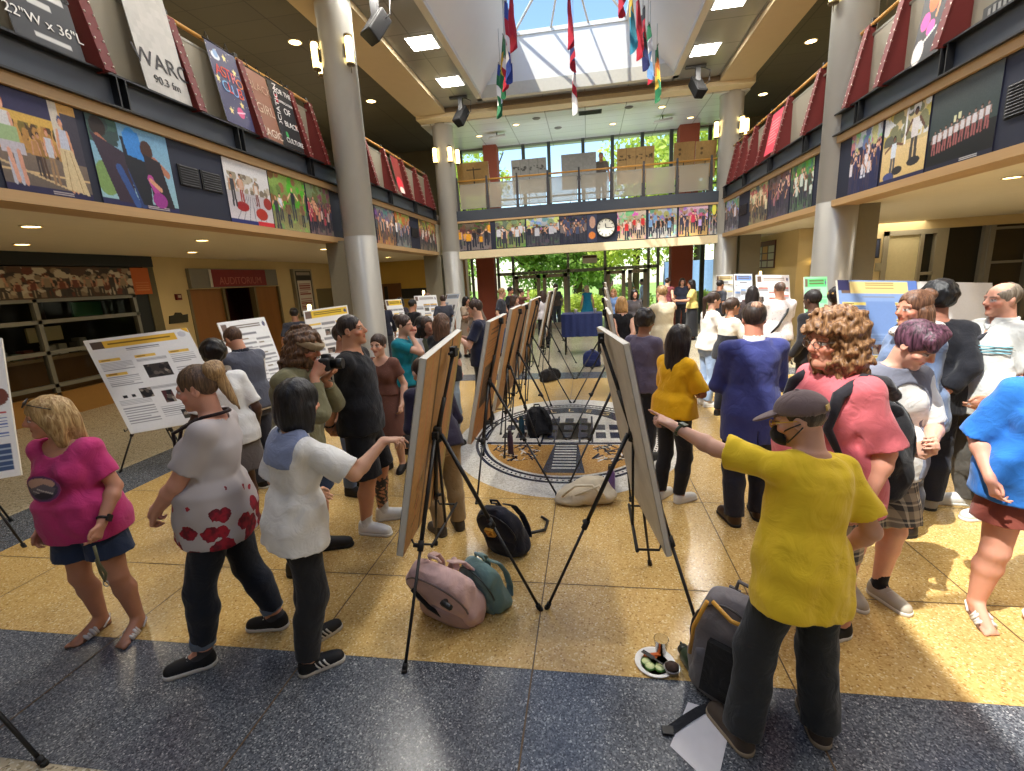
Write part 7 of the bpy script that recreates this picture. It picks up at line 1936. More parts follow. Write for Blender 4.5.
        if style in ('curly',): E((0, .10, -.045), (.068, .088, .108), .012, '-'); E((-.1, .105, -.03), (.06, .07, .10), .012, '-'); E((.1, .105, -.03), (.06, .07, .10), .012, '-'); s.box(H(0, .0, -.33), (.2, .2, .07), R, .001, .02, '-')
        elif style == 'afro': E((0, .10, -.05), (.07, .08, .11), .012, '-'); s.box(H(0, -.0, -.135), (.2, .2, .08), R, .001, .02, '-')
        elif style == 'bob': E((0, .105, -.065 - .0 * fringe), (.056, .075, .125 - .03 * fringe), .01, '-'); s.box(H(0, -.0, -.235), (.2, .2, .08), R, .001, .01, '-')
        elif style in ('long', 'wavy'): E((0, .105, -.06), (.062, .080, .125 - .02 * fringe), .01, '-')
        else:
            E((0, .095, -.045 - .02 * fringe), (.070, .062, .115), .01, '-'); s.box(H(0, .02, -.150), (.2, .2, .10), R, .001, .012, '-')
            for sd in (-1, 1): E((sd * .082, .0, -.035), (.02, .036, .034), .008, '-'); E((sd * .075, .075, -.06), (.04, .06, .08), .008, '-')
        if style == 'bun': E((0, -.10, .085), (.048, .046, .046), .012)
        if style == 'pony': s.cone(H(0, -.10, .06), H(0, -.135, .02), .026, .032, .015); e0 = H(0, -.135, .02); s.cone(e0, e0 + np.array((0, 0, -length)) + p.RT @ np.array((0, -.01, 0)), .034, .016, .02)
        if style == 'swept': s.cone(H(-.04, .05, .105), H(.05, .085, .05), .030, .022, .015); s.cone(H(-.05, .02, .11), H(.06, .06, .075), .03, .028, .02)
        if style == 'curly': s.noise(.013, 66, seed); s.noise(.008, 120, seed + 1)
        elif style == 'wavy': s.noise(.006, 30, seed, (1, 1, .6)); s.noise(.004, 75, seed, (1, 1, .3))
        elif style == 'afro': s.noise(.006, 70, seed)
        else: s.noise(.0035, 60, seed, (1, 1, .22)); s.noise(.002, 120, seed + 2, (1, 1, .2))
        p.hairsdf = s
        return s.build('hair', m, p.t, world=False)

    def part(p, name, mb, m, parent=None, bevel=0.): return mb.build(name, m, parent or p.t, world=False, bevel=bevel)

    def glasses(p, m=None, sun=False):
        b = MB(); hs = p.hs
        for sd in (-1, 1):
            b.tube([p.H(sd * .034 + .021 * math.cos(a), .104, .001 + .016 * math.sin(a)) for a in np.linspace(0, 2 * PI, 15)], .0022, 6, 0, False); b.tube([p.H(sd * .055, .102, .006), p.H(sd * .074, .06, .010), p.H(sd * .08, -.01, .012)], .0022, 5)
            if sun: b.disc(p.H(sd * .034, .104, .001), .020, 14, 0, (p.Rh[:, 0], p.Rh[:, 2]), .015)
        b.tube([p.H(-.013, .106, .004), p.H(.013, .106, .004)], .0022, 5); return p.part('glasses', b, m or BLACK)

    def watch(p, sd=1, m=None):
        a = p.arm[sd]; d = nrm(a['w'] - a['e']); c = a['w'] - d * .035; u = nrm(np.cross(d, a['n'])); r = .031 * p.S * (1 + p.fat * .2)
        b = MB(); b.tube([c + (u * math.cos(t) + a['n'] * math.sin(t)) * r for t in np.linspace(0, 2 * PI, 15)], .008, 6, 0, False); b.obox(c - a['n'] * (r + .004), (.016, .018, .006), (u, d, a['n'])); return p.part('watch', b, m or BLACK)

    def lanyard(p, m, drop=.20, badge=None, width=.008):
        b = MB(); z = p.tz[-1]; y = np.interp(.2 * p.h, p.tz, p.tb) + np.interp(.2 * p.h, p.tz, p.ty) + .055
        nr = (.058 if p.sex == 'm' else .048) * p.S * (1 + p.fat * .3) + .022
        e = p.T(0, y, z - drop)
        b.tube([e, p.T(.05, y - .01, z - .09), p.T(nr + .01, .02, z + .005), p.T(nr * .7, -nr * .8, z + .022), p.T(0, -nr * 1.15, z + .026), p.T(-nr * .7, -nr * .8, z + .022), p.T(-nr - .01, .02, z + .005), p.T(-.05, y - .01, z - .09), e], width, 6); o = p.part('lanyard', b, m)
        if badge: b = MB(); b.obox(e - p.su * .05, (.035, .004, .05), (p.sr, p.sf, p.su)); p.part('badge', b, badge, o)
        return o

    def cap(p, m, brim_m=None):
        s = SDF(p.hc - .2, p.hc + .24, p.res * .9); s.ell(p.H(0, -.012, .045), np.array((.086, .106, .085)) * p.hs, p.Rh, .01); s.plane(p.H(0, 0, .030), -p.Rh[:, 2] + p.Rh[:, 1] * .12); s.ell(p.H(0, -.012, .02), np.array((.080, .1, .07)) * p.hs, p.Rh, .005, '-'); o = s.build('cap', m, p.t, world=False)
        s = SDF(p.hc - .2, p.hc + .24, p.res * .8); s.ell(p.H(0, .105, .036), np.array((.072, .085, .012)) * p.hs, p.Rh @ rotx(-.25), .005); s.ell(p.H(0, -.012, .03), np.array((.080, .098, .09)) * p.hs, p.Rh, .005, '-'); s.build('cap_brim', brim_m or m, o, world=False)
        b = MB(); b.lathe([(0, .004), (.008, .003), (.010, 0)], tuple(p.H(0, -.012, .131)), 10); p.part('cap_button', b, m, o); return o


EYEC = (44, 32, 28)
# ================================================================== THE PEOPLE IN THE HALL
def plaid_mat(a, b_, c, key):
    m, nt, b, out = node_mat('plaid_' + key); tc = N(nt, 'ShaderNodeTexCoord'); sp = N(nt, 'ShaderNodeSeparateXYZ'); L(nt, tc.outputs['Object'], sp.inputs[0])
    ad = N(nt, 'ShaderNodeMath', operation='ADD'); L(nt, sp.outputs[0], ad.inputs[0]); L(nt, sp.outputs[1], ad.inputs[1])
    outs = []
    for src in (ad.outputs[0], sp.outputs[2]):
        mu = N(nt, 'ShaderNodeMath', operation='MULTIPLY'); mu.inputs[1].default_value = 10; L(nt, src, mu.inputs[0]); fr = N(nt, 'ShaderNodeMath', operation='FRACT'); L(nt, mu.outputs[0], fr.inputs[0])
        rp = N(nt, 'ShaderNodeValToRGB'); rp.color_ramp.interpolation = 'CONSTANT'; e = rp.color_ramp.elements; e[0].color = (*srgb(a), 1); e[1].position = .45; e[1].color = (*srgb(b_), 1); n3 = e.new(.75); n3.color = (*srgb(c), 1); n4 = e.new(.85); n4.color = (*srgb(b_), 1)
        L(nt, fr.outputs[0], rp.inputs[0]); outs.append(rp.outputs[0])
    mx = N(nt, 'ShaderNodeMix', data_type='RGBA'); mx.inputs['Factor'].default_value = .5; L(nt, outs[0], mx.inputs['A']); L(nt, outs[1], mx.inputs['B']); L(nt, mx.outputs['Result'], b.inputs['Base Color']); b.inputs['Roughness'].default_value = .85
    return m


def spot_mat(base, spots, scale, thr, key, zr=None):
    """cloth with printed blossoms; zr = (z0, z1): print only below z1, thinning out from z0"""
    m, nt, b, out = node_mat('print_' + key); tc = N(nt, 'ShaderNodeTexCoord'); vo = N(nt, 'ShaderNodeTexVoronoi'); vo.inputs['Scale'].default_value = scale; L(nt, tc.outputs['Object'], vo.inputs['Vector'])
    no = N(nt, 'ShaderNodeTexNoise'); no.inputs['Scale'].default_value = scale * 3; L(nt, tc.outputs['Object'], no.inputs['Vector'])
    s1 = N(nt, 'ShaderNodeMath', operation='MULTIPLY_ADD'); s1.inputs[1].default_value = .35; L(nt, no.outputs['Fac'], s1.inputs[0]); L(nt, vo.outputs['Distance'], s1.inputs[2])
    last = None
    if zr:
        sp = N(nt, 'ShaderNodeSeparateXYZ'); L(nt, tc.outputs['Object'], sp.inputs[0]); mr = N(nt, 'ShaderNodeMapRange'); mr.inputs['From Min'].default_value = zr[0]; mr.inputs['From Max'].default_value = zr[1]; mr.inputs['To Min'].default_value = thr + .34; mr.inputs['To Max'].default_value = -.1; L(nt, sp.outputs[2], mr.inputs['Value']); last = mr.outputs[0]
    lt = N(nt, 'ShaderNodeMath', operation='LESS_THAN'); lt.inputs[1].default_value = thr; L(nt, s1.outputs[0], lt.inputs[0])
    if last: L(nt, last, lt.inputs[1])
    rp = N(nt, 'ShaderNodeValToRGB'); rp.color_ramp.elements[0].color = (*srgb(spots[0]), 1); rp.color_ramp.elements[1].color = (*srgb(spots[1]), 1); L(nt, no.outputs['Fac'], rp.inputs[0]); rp.color_ramp.elements[0].position = .4; rp.color_ramp.elements[1].position = .6
    mx = N(nt, 'ShaderNodeMix', data_type='RGBA'); mx.inputs['A'].default_value = (*srgb(base), 1); L(nt, rp.outputs[0], mx.inputs['B']); L(nt, lt.outputs[0], mx.inputs['Factor']); L(nt, mx.outputs['Result'], b.inputs['Base Color']); b.inputs['Roughness'].default_value = .85
    return m


LIGHT, TAN, BROWN, DARK, PINKISH = (206, 160, 136), (180, 130, 104), (128, 88, 66), (84, 58, 46), (214, 160, 138)
JEANS, DENIM, BLK, KHAKI = cloth((92, 108, 140)), cloth((46, 58, 84)), cloth((32, 32, 36)), cloth((150, 126, 92))
WHT, OFFW = cloth((226, 224, 220)), cloth((206, 200, 188))
SHW, SHB = mat((222, 220, 214), .6), mat((28, 28, 30), .6)


def CLASP(h, z=.55): return dict(hand=(.025, .23, z * h), elbow=(.8, -.5, -.2), palm=(0, -1, 0), hdir=(-.8, .25, -.5)), dict(hand=(-.025, .25, (z - .015) * h), elbow=(.8, -.5, -.2), palm=(0, -1, 0), hdir=(-.8, .25, -.5))
def BEHIND(h, z=.52): return dict(hand=(.04, -.20, z * h), elbow=(.9, -.5, 0), palm=(0, 1, 0), hdir=(-.8, -.1, -.5)), dict(hand=(-.04, -.22, z * h), elbow=(.9, -.5, 0), palm=(0, 1, 0), hdir=(-.8, -.1, -.5))
def HOLD(h, z=.70, y=.30): return dict(hand=(.07, y, z * h), elbow=(.8, -.3, -.9), pose='grip', hdir=(-.3, .4, .85), palm=(-1, 0, 0)), dict(hand=(-.07, y, z * h), elbow=(.8, -.3, -.9), pose='grip', hdir=(-.3, .4, .85), palm=(-1, 0, 0))


# blonde woman in pink
h = 1.55
p = Person('blonde woman in a bright pink T-shirt and denim shorts', (-3.0, 2.17), 190, h, 'f', .27, (2, 0), 0, (-52, 2, 0), dict(off=(.10, .05, -.52)), dict(off=(.10, .16, -.47), pose='half'), dict(R=(.13, .0, 14), L=(-.14, .03, -6)), skin=(196, 140, 112), hairc=(150, 116, 74), res=.0065, bare=True).body()
p.shirt(cloth((192, 56, 116)), .72, -.075, .012, .03, 'wide', 'tshirt', .006)
cv = Canvas(44, 44, (192, 56, 116)); cv.ell(.5, .5, .46, .42, (110, 60, 110)); cv.ell(.5, .5, .40, .36, (70, 66, 84)); cv.ell(.5, .36, .36, .2, (200, 160, 140)); cv.poly([(.14, .5), (.4, .34), (.62, .42), (.86, .5), (.8, .62), (.5, .8), (.2, .62)], (110, 100, 110)); cv.seg(.24, .66, .6, .5, .02, (206, 196, 190)); cv.seg(.36, .72, .74, .56, .02, (190, 180, 180)); cv.ell(.5, .72, .24, .1, (50, 46, 60))
# printed disc laid on the chest: a small grid pressed onto the shirt
def chest_print(p, cv, cx, cz, w, hgt, off=.018, bust=.0):
    n_, m_ = cv.w, cv.h; V = []
    for j in range(m_):
        for i in range(n_):
            x = cx + (i / (n_ - 1) - .5) * w; z = cz - (j / (m_ - 1) - .5) * hgt
            a = np.interp(z, p.tz, p.ta); b_ = np.interp(z, p.tz, p.tb); y = np.interp(z, p.tz, p.ty) + b_ * max(0, 1 - (abs(x) / a) ** 2.4) ** (1 / 2.4)
            V.append(p.T(x, y + off + bust, z))
    V = np.array(V); i = np.arange(n_ * m_).reshape(m_, n_); q_ = np.stack([i[:-1, :-1], i[1:, :-1], i[1:, 1:], i[:-1, 1:]], -1).reshape(-1, 4)
    c = cv.a / 255.; c = np.where(c <= .04045, c / 12.92, ((c + .055) / 1.055) ** 2.4).reshape(-1, 3)
    keep = np.array([((k % n_) / (n_ - 1) - .5) ** 2 + ((k // n_) / (m_ - 1) - .5) ** 2 < .24 for k in range(n_ * m_)])
    q_ = q_[keep[q_].all(1)]
    return raw_mesh('shirt_print', V, q_, attr_mat('print'), p.t, c, True)


chest_print(p, cv, .01, .165 * h, .20, .18, .044, .03)
p.trousers(DENIM, .62, .05, .014, .03, 'shorts', .02)
p.shoes(mat((222, 216, 212), .5), mat((120, 84, 60), .6), 'sandal')
p.hair('long', hair_mat((142, 108, 66), (206, 176, 124)), .17, 1.04, 2)
p.watch(-1)
b = MB()
for sd in (-1, 1): b.tube([p.H(sd * .036 + .026 * math.cos(a), .078 - .01 * math.sin(a), .108 + .018 * math.sin(a)) for a in np.linspace(0, 2 * PI, 13)], .004, 6, 0, False); b.disc(p.H(sd * .036, .08, .108), .022, 12, 0, (p.Rh[:, 0], nrm(p.Rh[:, 2] - p.Rh[:, 1])), .015); b.tube([p.H(sd * .062, .07, .108), p.H(sd * .088, .03, .09), p.H(sd * .092, -.03, .06)], .003, 5)
b.tube([p.H(-.012, .084, .112), p.H(.012, .084, .112)], .003, 5); p.part('sunglasses', b, plastic((40, 34, 32)))
def world_of(p, q): c, s_ = math.cos(p.face), math.sin(p.face); return np.array((q[0] * c - q[1] * s_ + p.loc[0], q[0] * s_ + q[1] * c + p.loc[1], q[2]))
a = p.arm[-1]; w0 = world_of(p, a['w'] + a['d'] * .12); t = thing('key_strap', 'olive key strap hanging from the blonde woman\'s hand', 'strap', (w0[0], w0[1], w0[2] - .2)); b = MB(); b.tube([w0, w0 + (.015, -.01, -.1), w0 + (.03, 0, -.17), w0 + (.012, .0, -.22), w0 + (-.005, 0, -.17), w0 + (-.002, -.005, -.08)], .008, 6); b.build('webbing', cloth((110, 106, 76)), t); b = MB(); b.tube([w0 + np.array((.012 + .018 * math.cos(x), 0, -.235 + .018 * math.sin(x))) for x in np.linspace(0, 2 * PI, 11)], .003, 5, 0, False); b.build('key_ring', metal((170, 170, 170)), t)

# woman in grey floral top
h = 1.72
p = Person('woman with a fair bun in a grey top with red blossoms', (-2.06, 2.14), 112, h, 'f', .26, (-7, 0), 0, (-2, 8, 0), dict(hand=(.03, .27, .565 * h), elbow=(1.2, -.6, -.2), hdir=(-.5, .4, -.8), palm=(-.3, -1, 0), pose='half'), dict(hand=(-.08, .27, .55 * h), elbow=(1.6, -.8, -.2), hdir=(-.4, .5, -.8), palm=(-.3, -1, 0), pose='half'), dict(R=(.10, -.12, 10), L=(-.13, .22, -10)), skin=(206, 150, 128), hairc=(84, 64, 50), res=.0065).body()
p.shirt(spot_mat((176, 168, 168), ((150, 20, 40), (96, 14, 30)), 10, .42, 'blossoms', (.84, 1.26)), .70, -.085, .012, .035, 'wide', 'blouse', .006)
p.trousers(cloth((30, 34, 44)), 1.86, .04, .010, .008, 'jeans', 0, .004, cloth((96, 108, 124)))
p.shoes(mat((26, 26, 28), .7), mat((214, 210, 204), .6), 'sneaker', mat((220, 218, 214), .6), (cloth((60, 60, 64)), .05))
p.hair('bun', hair_mat((70, 52, 42), (118, 92, 66)), .1, 1.0, 3)
s = SDF(p.hc - .25, p.hc + .3, .0065); s.ell(p.H(.0, -.10, .075), np.array((.060, .052, .058)) * p.hs, p.Rh, .01); s.cone(p.H(0, -.11, .05), p.H(.02, -.135, -.12), .03, .012, .02); s.cone(p.H(.02, -.12, .02), p.H(.03, -.15, -.16), .02, .008, .02); s.noise(.006, 60, 1, (1, 1, .6)); s.build('hair_bun', hair_mat((126, 96, 64), (190, 156, 110)), p.t, world=False)
p.lanyard(cloth((40, 26, 28)), .24, None, .010)

# woman pointing, white blouse
h = 1.62
hand_w = at_y(384, 441, 2.32)
p = Person('black haired woman in a white blouse pointing at a board', (-1.57, 2.10), -34, h, 'f', .02, (6, 3), 4, (4, 10, 0), dict(world=hand_w, elbow=(.5, -.3, -1), pose='half', hdir=(.8, .55, .10), palm=(0, 0, -1), mir=0), dict(off=(.10, .16, -.44)), dict(R=(.10, -.05, 18), L=(-.11, .06, 0)), skin=(206, 158, 130), hairc=(20, 18, 20), res=.0065).body()
z_y = .205 * h
p.shirt(cloth((226, 224, 220)), .86, -.075, .014, .012, 'crew', 'blouse', .007, .03)
s = SDF(p.bounds()[0], p.bounds()[1] * (1, 1, 0) + (0, 0, p.neck[2] + .1), .008); zz = p.tz; s.loft(p.hip, p.RT, zz, p.ta + .026, p.tb + .030, p.ty, 2.4, .02); s.cone(p.neck + p.RT @ np.array((.05, 0, -.03)), p.arm[1]['s'] - p.sr * .03, .064, .072, .03); s.cone(p.neck - p.RT @ np.array((.05, 0, .03)), p.arm[-1]['s'] + p.sr * .03, .064, .072, .03); s.plane(p.T(0, 0, z_y), -p.su); s.cone(p.neck - p.su * .02, p.neck + p.su * .15, .056, .11, .004, '-'); s.plane(p.T(0, .02, 0), p.sf); s.plane(p.T(.135, 0, 0), p.sr); s.plane(p.T(-.135, 0, 0), -p.sr); s.build('blouse_yoke', cloth((126, 136, 166)), p.t, world=False)
p.trousers(cloth((38, 38, 40)), 1.93, .04, .010, .016)
p.shoes(mat((26, 26, 28), .7), mat((196, 190, 180), .6), 'sneaker', mat((30, 30, 32), .6), None, mat((210, 206, 200), .5))
p.hair('bob', hair_mat((14, 13, 15), (40, 38, 42)), .1, 1.1, 4, 1)

# photographer with the head band
h = 1.84
p = Person('bearded person with brown curls and a head band taking photos', (-2.12, 3.0), -82, h, 'm', .05, (8, 0), 0, (0, 22, 0), dict(hand=(.09, .24, .80 * h), elbow=(.6, -.1, -1), pose='grip', hdir=(-.2, .5, .8)), dict(hand=(-.06, .25, .775 * h), elbow=(.6, -.1, -1), pose='grip', hdir=(.2, .7, .5), palm=(-.2, 0, 1)), dict(R=(.2, -.02, 10), L=(-.16, .05, -10)), skin=(196, 140, 112), hairc=(84, 58, 40), res=.0075).body()
p.shirt(cloth((116, 112, 84)), 1.75, -.10, .022, .03, 'crew', 'jacket', .008)
p.trousers(DENIM, .92, .04, .012, .03, 'shorts', .01); p.shoes(SHB, RUBBER)
p.hair('curly', hair_mat((66, 46, 34), (120, 86, 58)), .1, .98, 6)
s = SDF(p.hc - .2, p.hc + .2, .007); s.ell(p.H(0, -.0, .045), np.array((.108, .125, .08)) * p.hs, p.Rh, .01); s.plane(p.H(0, 0, .072), p.Rh[:, 2] + p.Rh[:, 1] * .15); s.plane(p.H(0, 0, .026), -p.Rh[:, 2] - p.Rh[:, 1] * .15); s.build('head_band', cloth((150, 132, 104)), p.t, world=False)
s = SDF(p.hc - .2, p.hc + .2, .007); s.ell(p.H(0, .045, -.085), np.array((.062, .06, .06)) * p.hs, p.Rh, .01); s.ell(p.H(0, .085, -.045), np.array((.045, .03, .03)) * p.hs, p.Rh, .01, '-'); s.noise(.005, 80, 2); s.build('beard', hair_mat((76, 54, 38), (130, 96, 64)), p.t, world=False)
c0 = world_of(p, (p.arm[1]['w'] + p.arm[-1]['w']) / 2 + np.array((0, .06, .085))); fw = np.array((math.sin(-p.face), math.cos(p.face), 0)); Rc = axes(fw)
t = thing('photo_camera', 'black camera held to the face of the curly photographer', 'camera', c0); s = SDF(c0 - .16, c0 + .16, .006); s.box(c0, (.065, .035, .045), Rc, .012); s.box(c0 + (0, 0, .05), (.024, .03, .022), Rc, .008, .008); s.cone(c0 - Rc[:, 0] * .055, c0 - Rc[:, 0] * .055 + fw * .04, .018, .018, .01); s.build('camera_body', mat((24, 24, 26), .5), t)
b = MB(); q0 = c0 + fw * .03; b.tube([q0, q0 + fw * .035, q0 + fw * .036, q0 + fw * .085], [.034, .034, .037, .037], 18); b.build('lens', mat((18, 18, 20), .35), t); b = MB(); e = c0 - Rc[:, 0] * .07; b.tube([e, e + (0, 0, -.14), e - fw * .14 + (0, 0, -.1), e - fw * .2 + (0, 0, .06)], .009, 6); b.build('neck_strap', cloth((190, 186, 176)), t)

# man in black T-shirt
h = 1.87
r_, l_ = BEHIND(h, .50); r_['elbow'] = (1.7, -.5, 0); r_['hand'] = (.10, -.24, .49 * h)
def ink(P, q, c):
    l = p.leg[-1]; d = P[:, 2]; m_ = (d > .12) & (d < .42) & (np.hypot(P[:, 0] - l['a'][0], P[:, 1] - l['a'][1]) < .12)
    n_ = np.sin(P[:, 0] * 130 + 2 * np.sin(P[:, 2] * 60)) * np.sin(P[:, 2] * 85 + P[:, 1] * 60); c[m_ & (n_ > -.1)] = srgb((58, 60, 62))
p = Person('man in a black T-shirt and shorts with hands behind him', (-1.88, 3.52), -82, h, 'm', .22, (0, 0), 0, (2, -6, 0), r_, l_, dict(R=(.12, .02, 12), L=(-.13, .1, -10)), skin=(196, 142, 112), hairc=(36, 28, 24), res=.008); p.paint = (ink,); p.body()
p.shirt(cloth((24, 24, 28)), .80, -.05, .012, .015, 'crew', 'tshirt', .006, .01); p.trousers(cloth((26, 26, 30)), .95, .04, .014, .035, 'shorts', .01)
p.shoes(SHW, mat((214, 210, 202), .6), 'sneaker', SHW, (cloth((214, 212, 206)), .10)); p.hair('buzz', hair_mat((30, 24, 22)), vol=1); p.hair('short', hair_mat((34, 27, 24)), vol=.97); p.watch(1)

# man in yellow with the cap
h = 1.57
p = Person('man in a yellow T-shirt and grey cap pointing at a board', (.84, 1.88), 12, h, 'm', .08, (9, 9), 8, (44, 14, 0), dict(off=(.08, .06, -.46), pose='fist'), dict(world=at_y(668, 424, 2.30), elbow=(.5, -.1, -1), pose='point', hdir=(-.75, .45, .42), palm=(0, .2, -1), mir=0), dict(R=(.13, .0, 14), L=(-.24, .0, -14)), skin=(196, 150, 128), hairc=(44, 34, 30), res=.0062).body()
p.shirt(cloth((226, 192, 44)), .78, -.105, .014, .025, 'crew', 'tshirt', .008, .025); p.trousers(cloth((44, 46, 48)), 1.98, .04, .012, .018, 'jeans', .012, .006)
p.shoes(mat((70, 60, 52), .7), mat((150, 136, 116), .7), 'sneaker', mat((180, 110, 80), .7)); p.hair('short', hair_mat((40, 30, 26)), vol=.95)
p.cap(cloth((112, 96, 96)))
b = MB(); e = p.H(-.02, -.115, .05); b.obox(e, (.022, .003, .010), (p.Rh[:, 0], p.Rh[:, 1], p.Rh[:, 2])); p.part('cap_badge', b, cloth((190, 160, 90)))
s = SDF(p.hc - .2, p.hc + .2, .006); s.ell(p.H(0, .066, -.058), np.array((.062, .062, .052)) * p.hs, p.Rh, .01); s.ell(p.H(0, .0, -.03), np.array((.072, .09, .12)) * p.hs, p.Rh, .004, '-'); mk = s.build('face_mask', cloth((26, 26, 30)), p.t, world=False)
b = MB()
for sd in (-1, 1): b.tube([p.H(sd * .058, .058, -.035), p.H(sd * .078, .02, -.015), p.H(sd * .083, -.022, .0)], .003, 5); b.tube([p.H(sd * .05, .05, -.085), p.H(sd * .076, .01, -.05), p.H(sd * .083, -.028, -.015)], .003, 5)
p.part('ear_loop', b, BLACK, mk); p.glasses(plastic((206, 160, 40))); p.watch(-1, mat((70, 80, 64), .5))

# curly person in pink tee
h = 1.80
p = Person('person with long curls and glasses in a coral pink T-shirt', (1.26, 2.62), 104, h, 'f', .46, (0, 0), 0, (2, 6, 0), dict(off=(.08, .1, -.5)), dict(off=(.10, .02, -.52)), dict(R=(.13, .10, 8), L=(-.13, -.02, -8)), skin=(214, 150, 126), hairc=(120, 78, 50), res=.0068, sh=1.08, hs=1.1).body()
p.shirt(cloth((206, 104, 112)), .95, -.09, .016, .04, 'crew', 'tshirt', .007, .03); p.trousers(plaid_mat((176, 160, 136), (70, 66, 66), (206, 196, 176), 'b'), .9, .04, .014, .03, 'shorts')
p.shoes(mat((30, 30, 34), .7), mat((214, 212, 210), .6), 'sneaker', mat((40, 40, 44), .6), (cloth((26, 26, 28)), .07)); p.hair('curly', hair_mat((92, 62, 42), (176, 132, 90)),   .1, 1.14, 8); p.glasses(metal((120, 110, 100)))
bw = world_of(p, p.hip + np.array((.0, -.27, .04)))
t, P, (w, d, ht) = backpack('black backpack on the back of the coral pink T-shirt', (bw[0], bw[1], .82), math.radians(104 - 180), -.05, (.36, .20, .52), (34, 34, 38), col2=(42, 42, 46), seed=21, h=.009)
b = MB()
for sd in (-1, 1):
    q_ = [p.T(sd * .14, -.20, .24 * h), p.T(sd * .16, -.11, .285 * h), p.T(sd * .165, .0, .297 * h), p.T(sd * .165, .12, .26 * h), p.T(sd * .175, .17, .17 * h), p.T(sd * .22, .08, .05 * h), p.T(sd * .22, -.14, .03 * h)]
    q_ = [world_of(p, v) for v in q_]; b.tube(q_, [.03, .036, .036, .03, .022, .012, .012], 8)
b.build('worn_strap', cloth((44, 42, 48)), t)

# purple haired
h = 1.77
p = Person('person with dark purple hair in a white shirt and plaid shorts', (1.66, 2.90), 188, h, 'f', .04, (2, 0), 0, (26, 34, 0), dict(hand=(.06, .26, .60 * h), elbow=(.7, -.4, -.6), pose='grip', hdir=(-.3, .6, .3)), dict(hand=(-.04, .28, .62 * h), elbow=(.7, -.4, -.6), pose='grip', hdir=(-.3, .6, .3)), dict(R=(.09, .02, 6), L=(-.09, .06, -12)), skin=(222, 170, 146), hairc=(52, 32, 42), res=.0075).body()
p.shirt(WHT, .9, -.06, .012, .03, 'v', 'shirt', .006); p.shirt(cloth((120, 122, 136)), 0, -.05, .022, .03, 'crew', 'vest', .006, subs=(lambda s: s.cone(p.T(-.02, .2, -.1), p.T(-.02, .16, .34), .10, .13, .01, '-'),))
p.trousers(plaid_mat((176, 160, 136), (70, 66, 66), (206, 196, 176), 'a'), .86, .03, .014, .035, 'shorts', .02)
p.shoes(mat((176, 166, 150), .7), mat((216, 210, 200), .6), 'sneaker', mat((206, 200, 190), .6), (cloth((30, 30, 32)), .10)); p.hair('swept', hair_mat((44, 26, 36), (128, 84, 104)), vol=1.05, seed=9, fringe=-1.0)

# woman in blue at the edge
h = 1.69
p = Person('woman in a bright blue blouse and rust shorts at the edge', (2.31, 2.72), 170, h, 'f', .34, (0, 0), 0, (10, 8, 0), dict(off=(.10, .12, -.46), pose='half'), dict(off=(.10, .08, -.48)), dict(R=(.13, .0, 4), L=(-.13, .02, -8)), skin=(222, 160, 136), hairc=(56, 34, 34), res=.0075, bare=True).body()
p.shirt(cloth((50, 120, 206)), 1.0, -.07, .016, .03, 'wide', 'blouse', .008, .03); p.trousers(cloth((140, 72, 60)), .55, .05, .014, .03, 'shorts', .02); p.shoes(mat((226, 224, 220), .4), mat((110, 76, 56), .6), 'sandal'); p.hair('long', hair_mat((60, 36, 38), (110, 70, 66)), .12, 1.12, 3)

# navy suit
h = 1.80
p = Person('man in a navy suit seen from behind with thinning dark hair', (1.24, 3.82), 4, h, 'm', .12, (2, 0), 0, (-14, 4, 0), dict(hand=(.05, .26, .60 * h), elbow=(.8, -.6, -.2)), dict(hand=(-.05, .27, .59 * h), elbow=(.8, -.6, -.2)), dict(R=(.12, .06, 8), L=(-.12, -.03, -8)), skin=(206, 140, 116), hairc=(40, 30, 28), res=.008).body()
p.shirt(cloth((58, 64, 122)), 1.92, -.135, .018, .015, 'crew', 'suit_jacket', .004, .006, subs=(lambda s: s.box(p.T(0, -.22, -.13 * h), (.004, .12, .10), p.RT, .001, .004, '-'),)); p.trousers(cloth((34, 35, 46)), 2.0, .04, .012, .012, 'trousers', .012)
s = SDF(p.neck - .15, p.neck + .15, .008); s.cone(p.neck - p.su * .03, p.neck + p.su * .035, .088, .072, .01); s.cone(p.neck - p.su * .08, p.neck + p.su * .1, .066, .066, .004, '-'); s.plane(p.neck + p.su * .04, p.su); s.build('shirt_collar', WHT, p.t, world=False)
p.shoes(mat((60, 40, 30), .4), RUBBER); p.hair('short', hair_mat((34, 26, 24), (70, 54, 46)), vol=1.03, seed=5)
s = SDF(p.hc - .1, p.hc + .2, .007); s.ell(p.H(.005, -.045, .088), np.array((.050, .058, .044)) * p.hs, p.Rh, .01); s.noise(.003, 80, 3); s.build('thin_crown', hair_mat((110, 80, 64), (190, 146, 116)), p.t, world=False)

# girl in yellow with black hair
h = 1.60
r_, l_ = CLASP(h, .64)
p = Person('girl with long black hair in an amber yellow top', (.72, 4.15), -50, h, 'f', .0, (2, 0), 0, (0, 6, 0), r_, l_, dict(R=(.08, .05, 10), L=(-.09, -.02, -8)), skin=(150, 100, 76), hairc=(22, 18, 18), res=.009).body()
p.shirt(cloth((228, 172, 18)), .92, -.02, .014, .03, 'crew', 'tshirt', .006, .02); p.trousers(BLK, 1.95, .03, .010, .006, 'leggings'); p.shoes(SHW, SHW); p.hair('long', hair_mat((20, 16, 16), (52, 42, 40)), .24, 1.08, 6); p.watch(1)

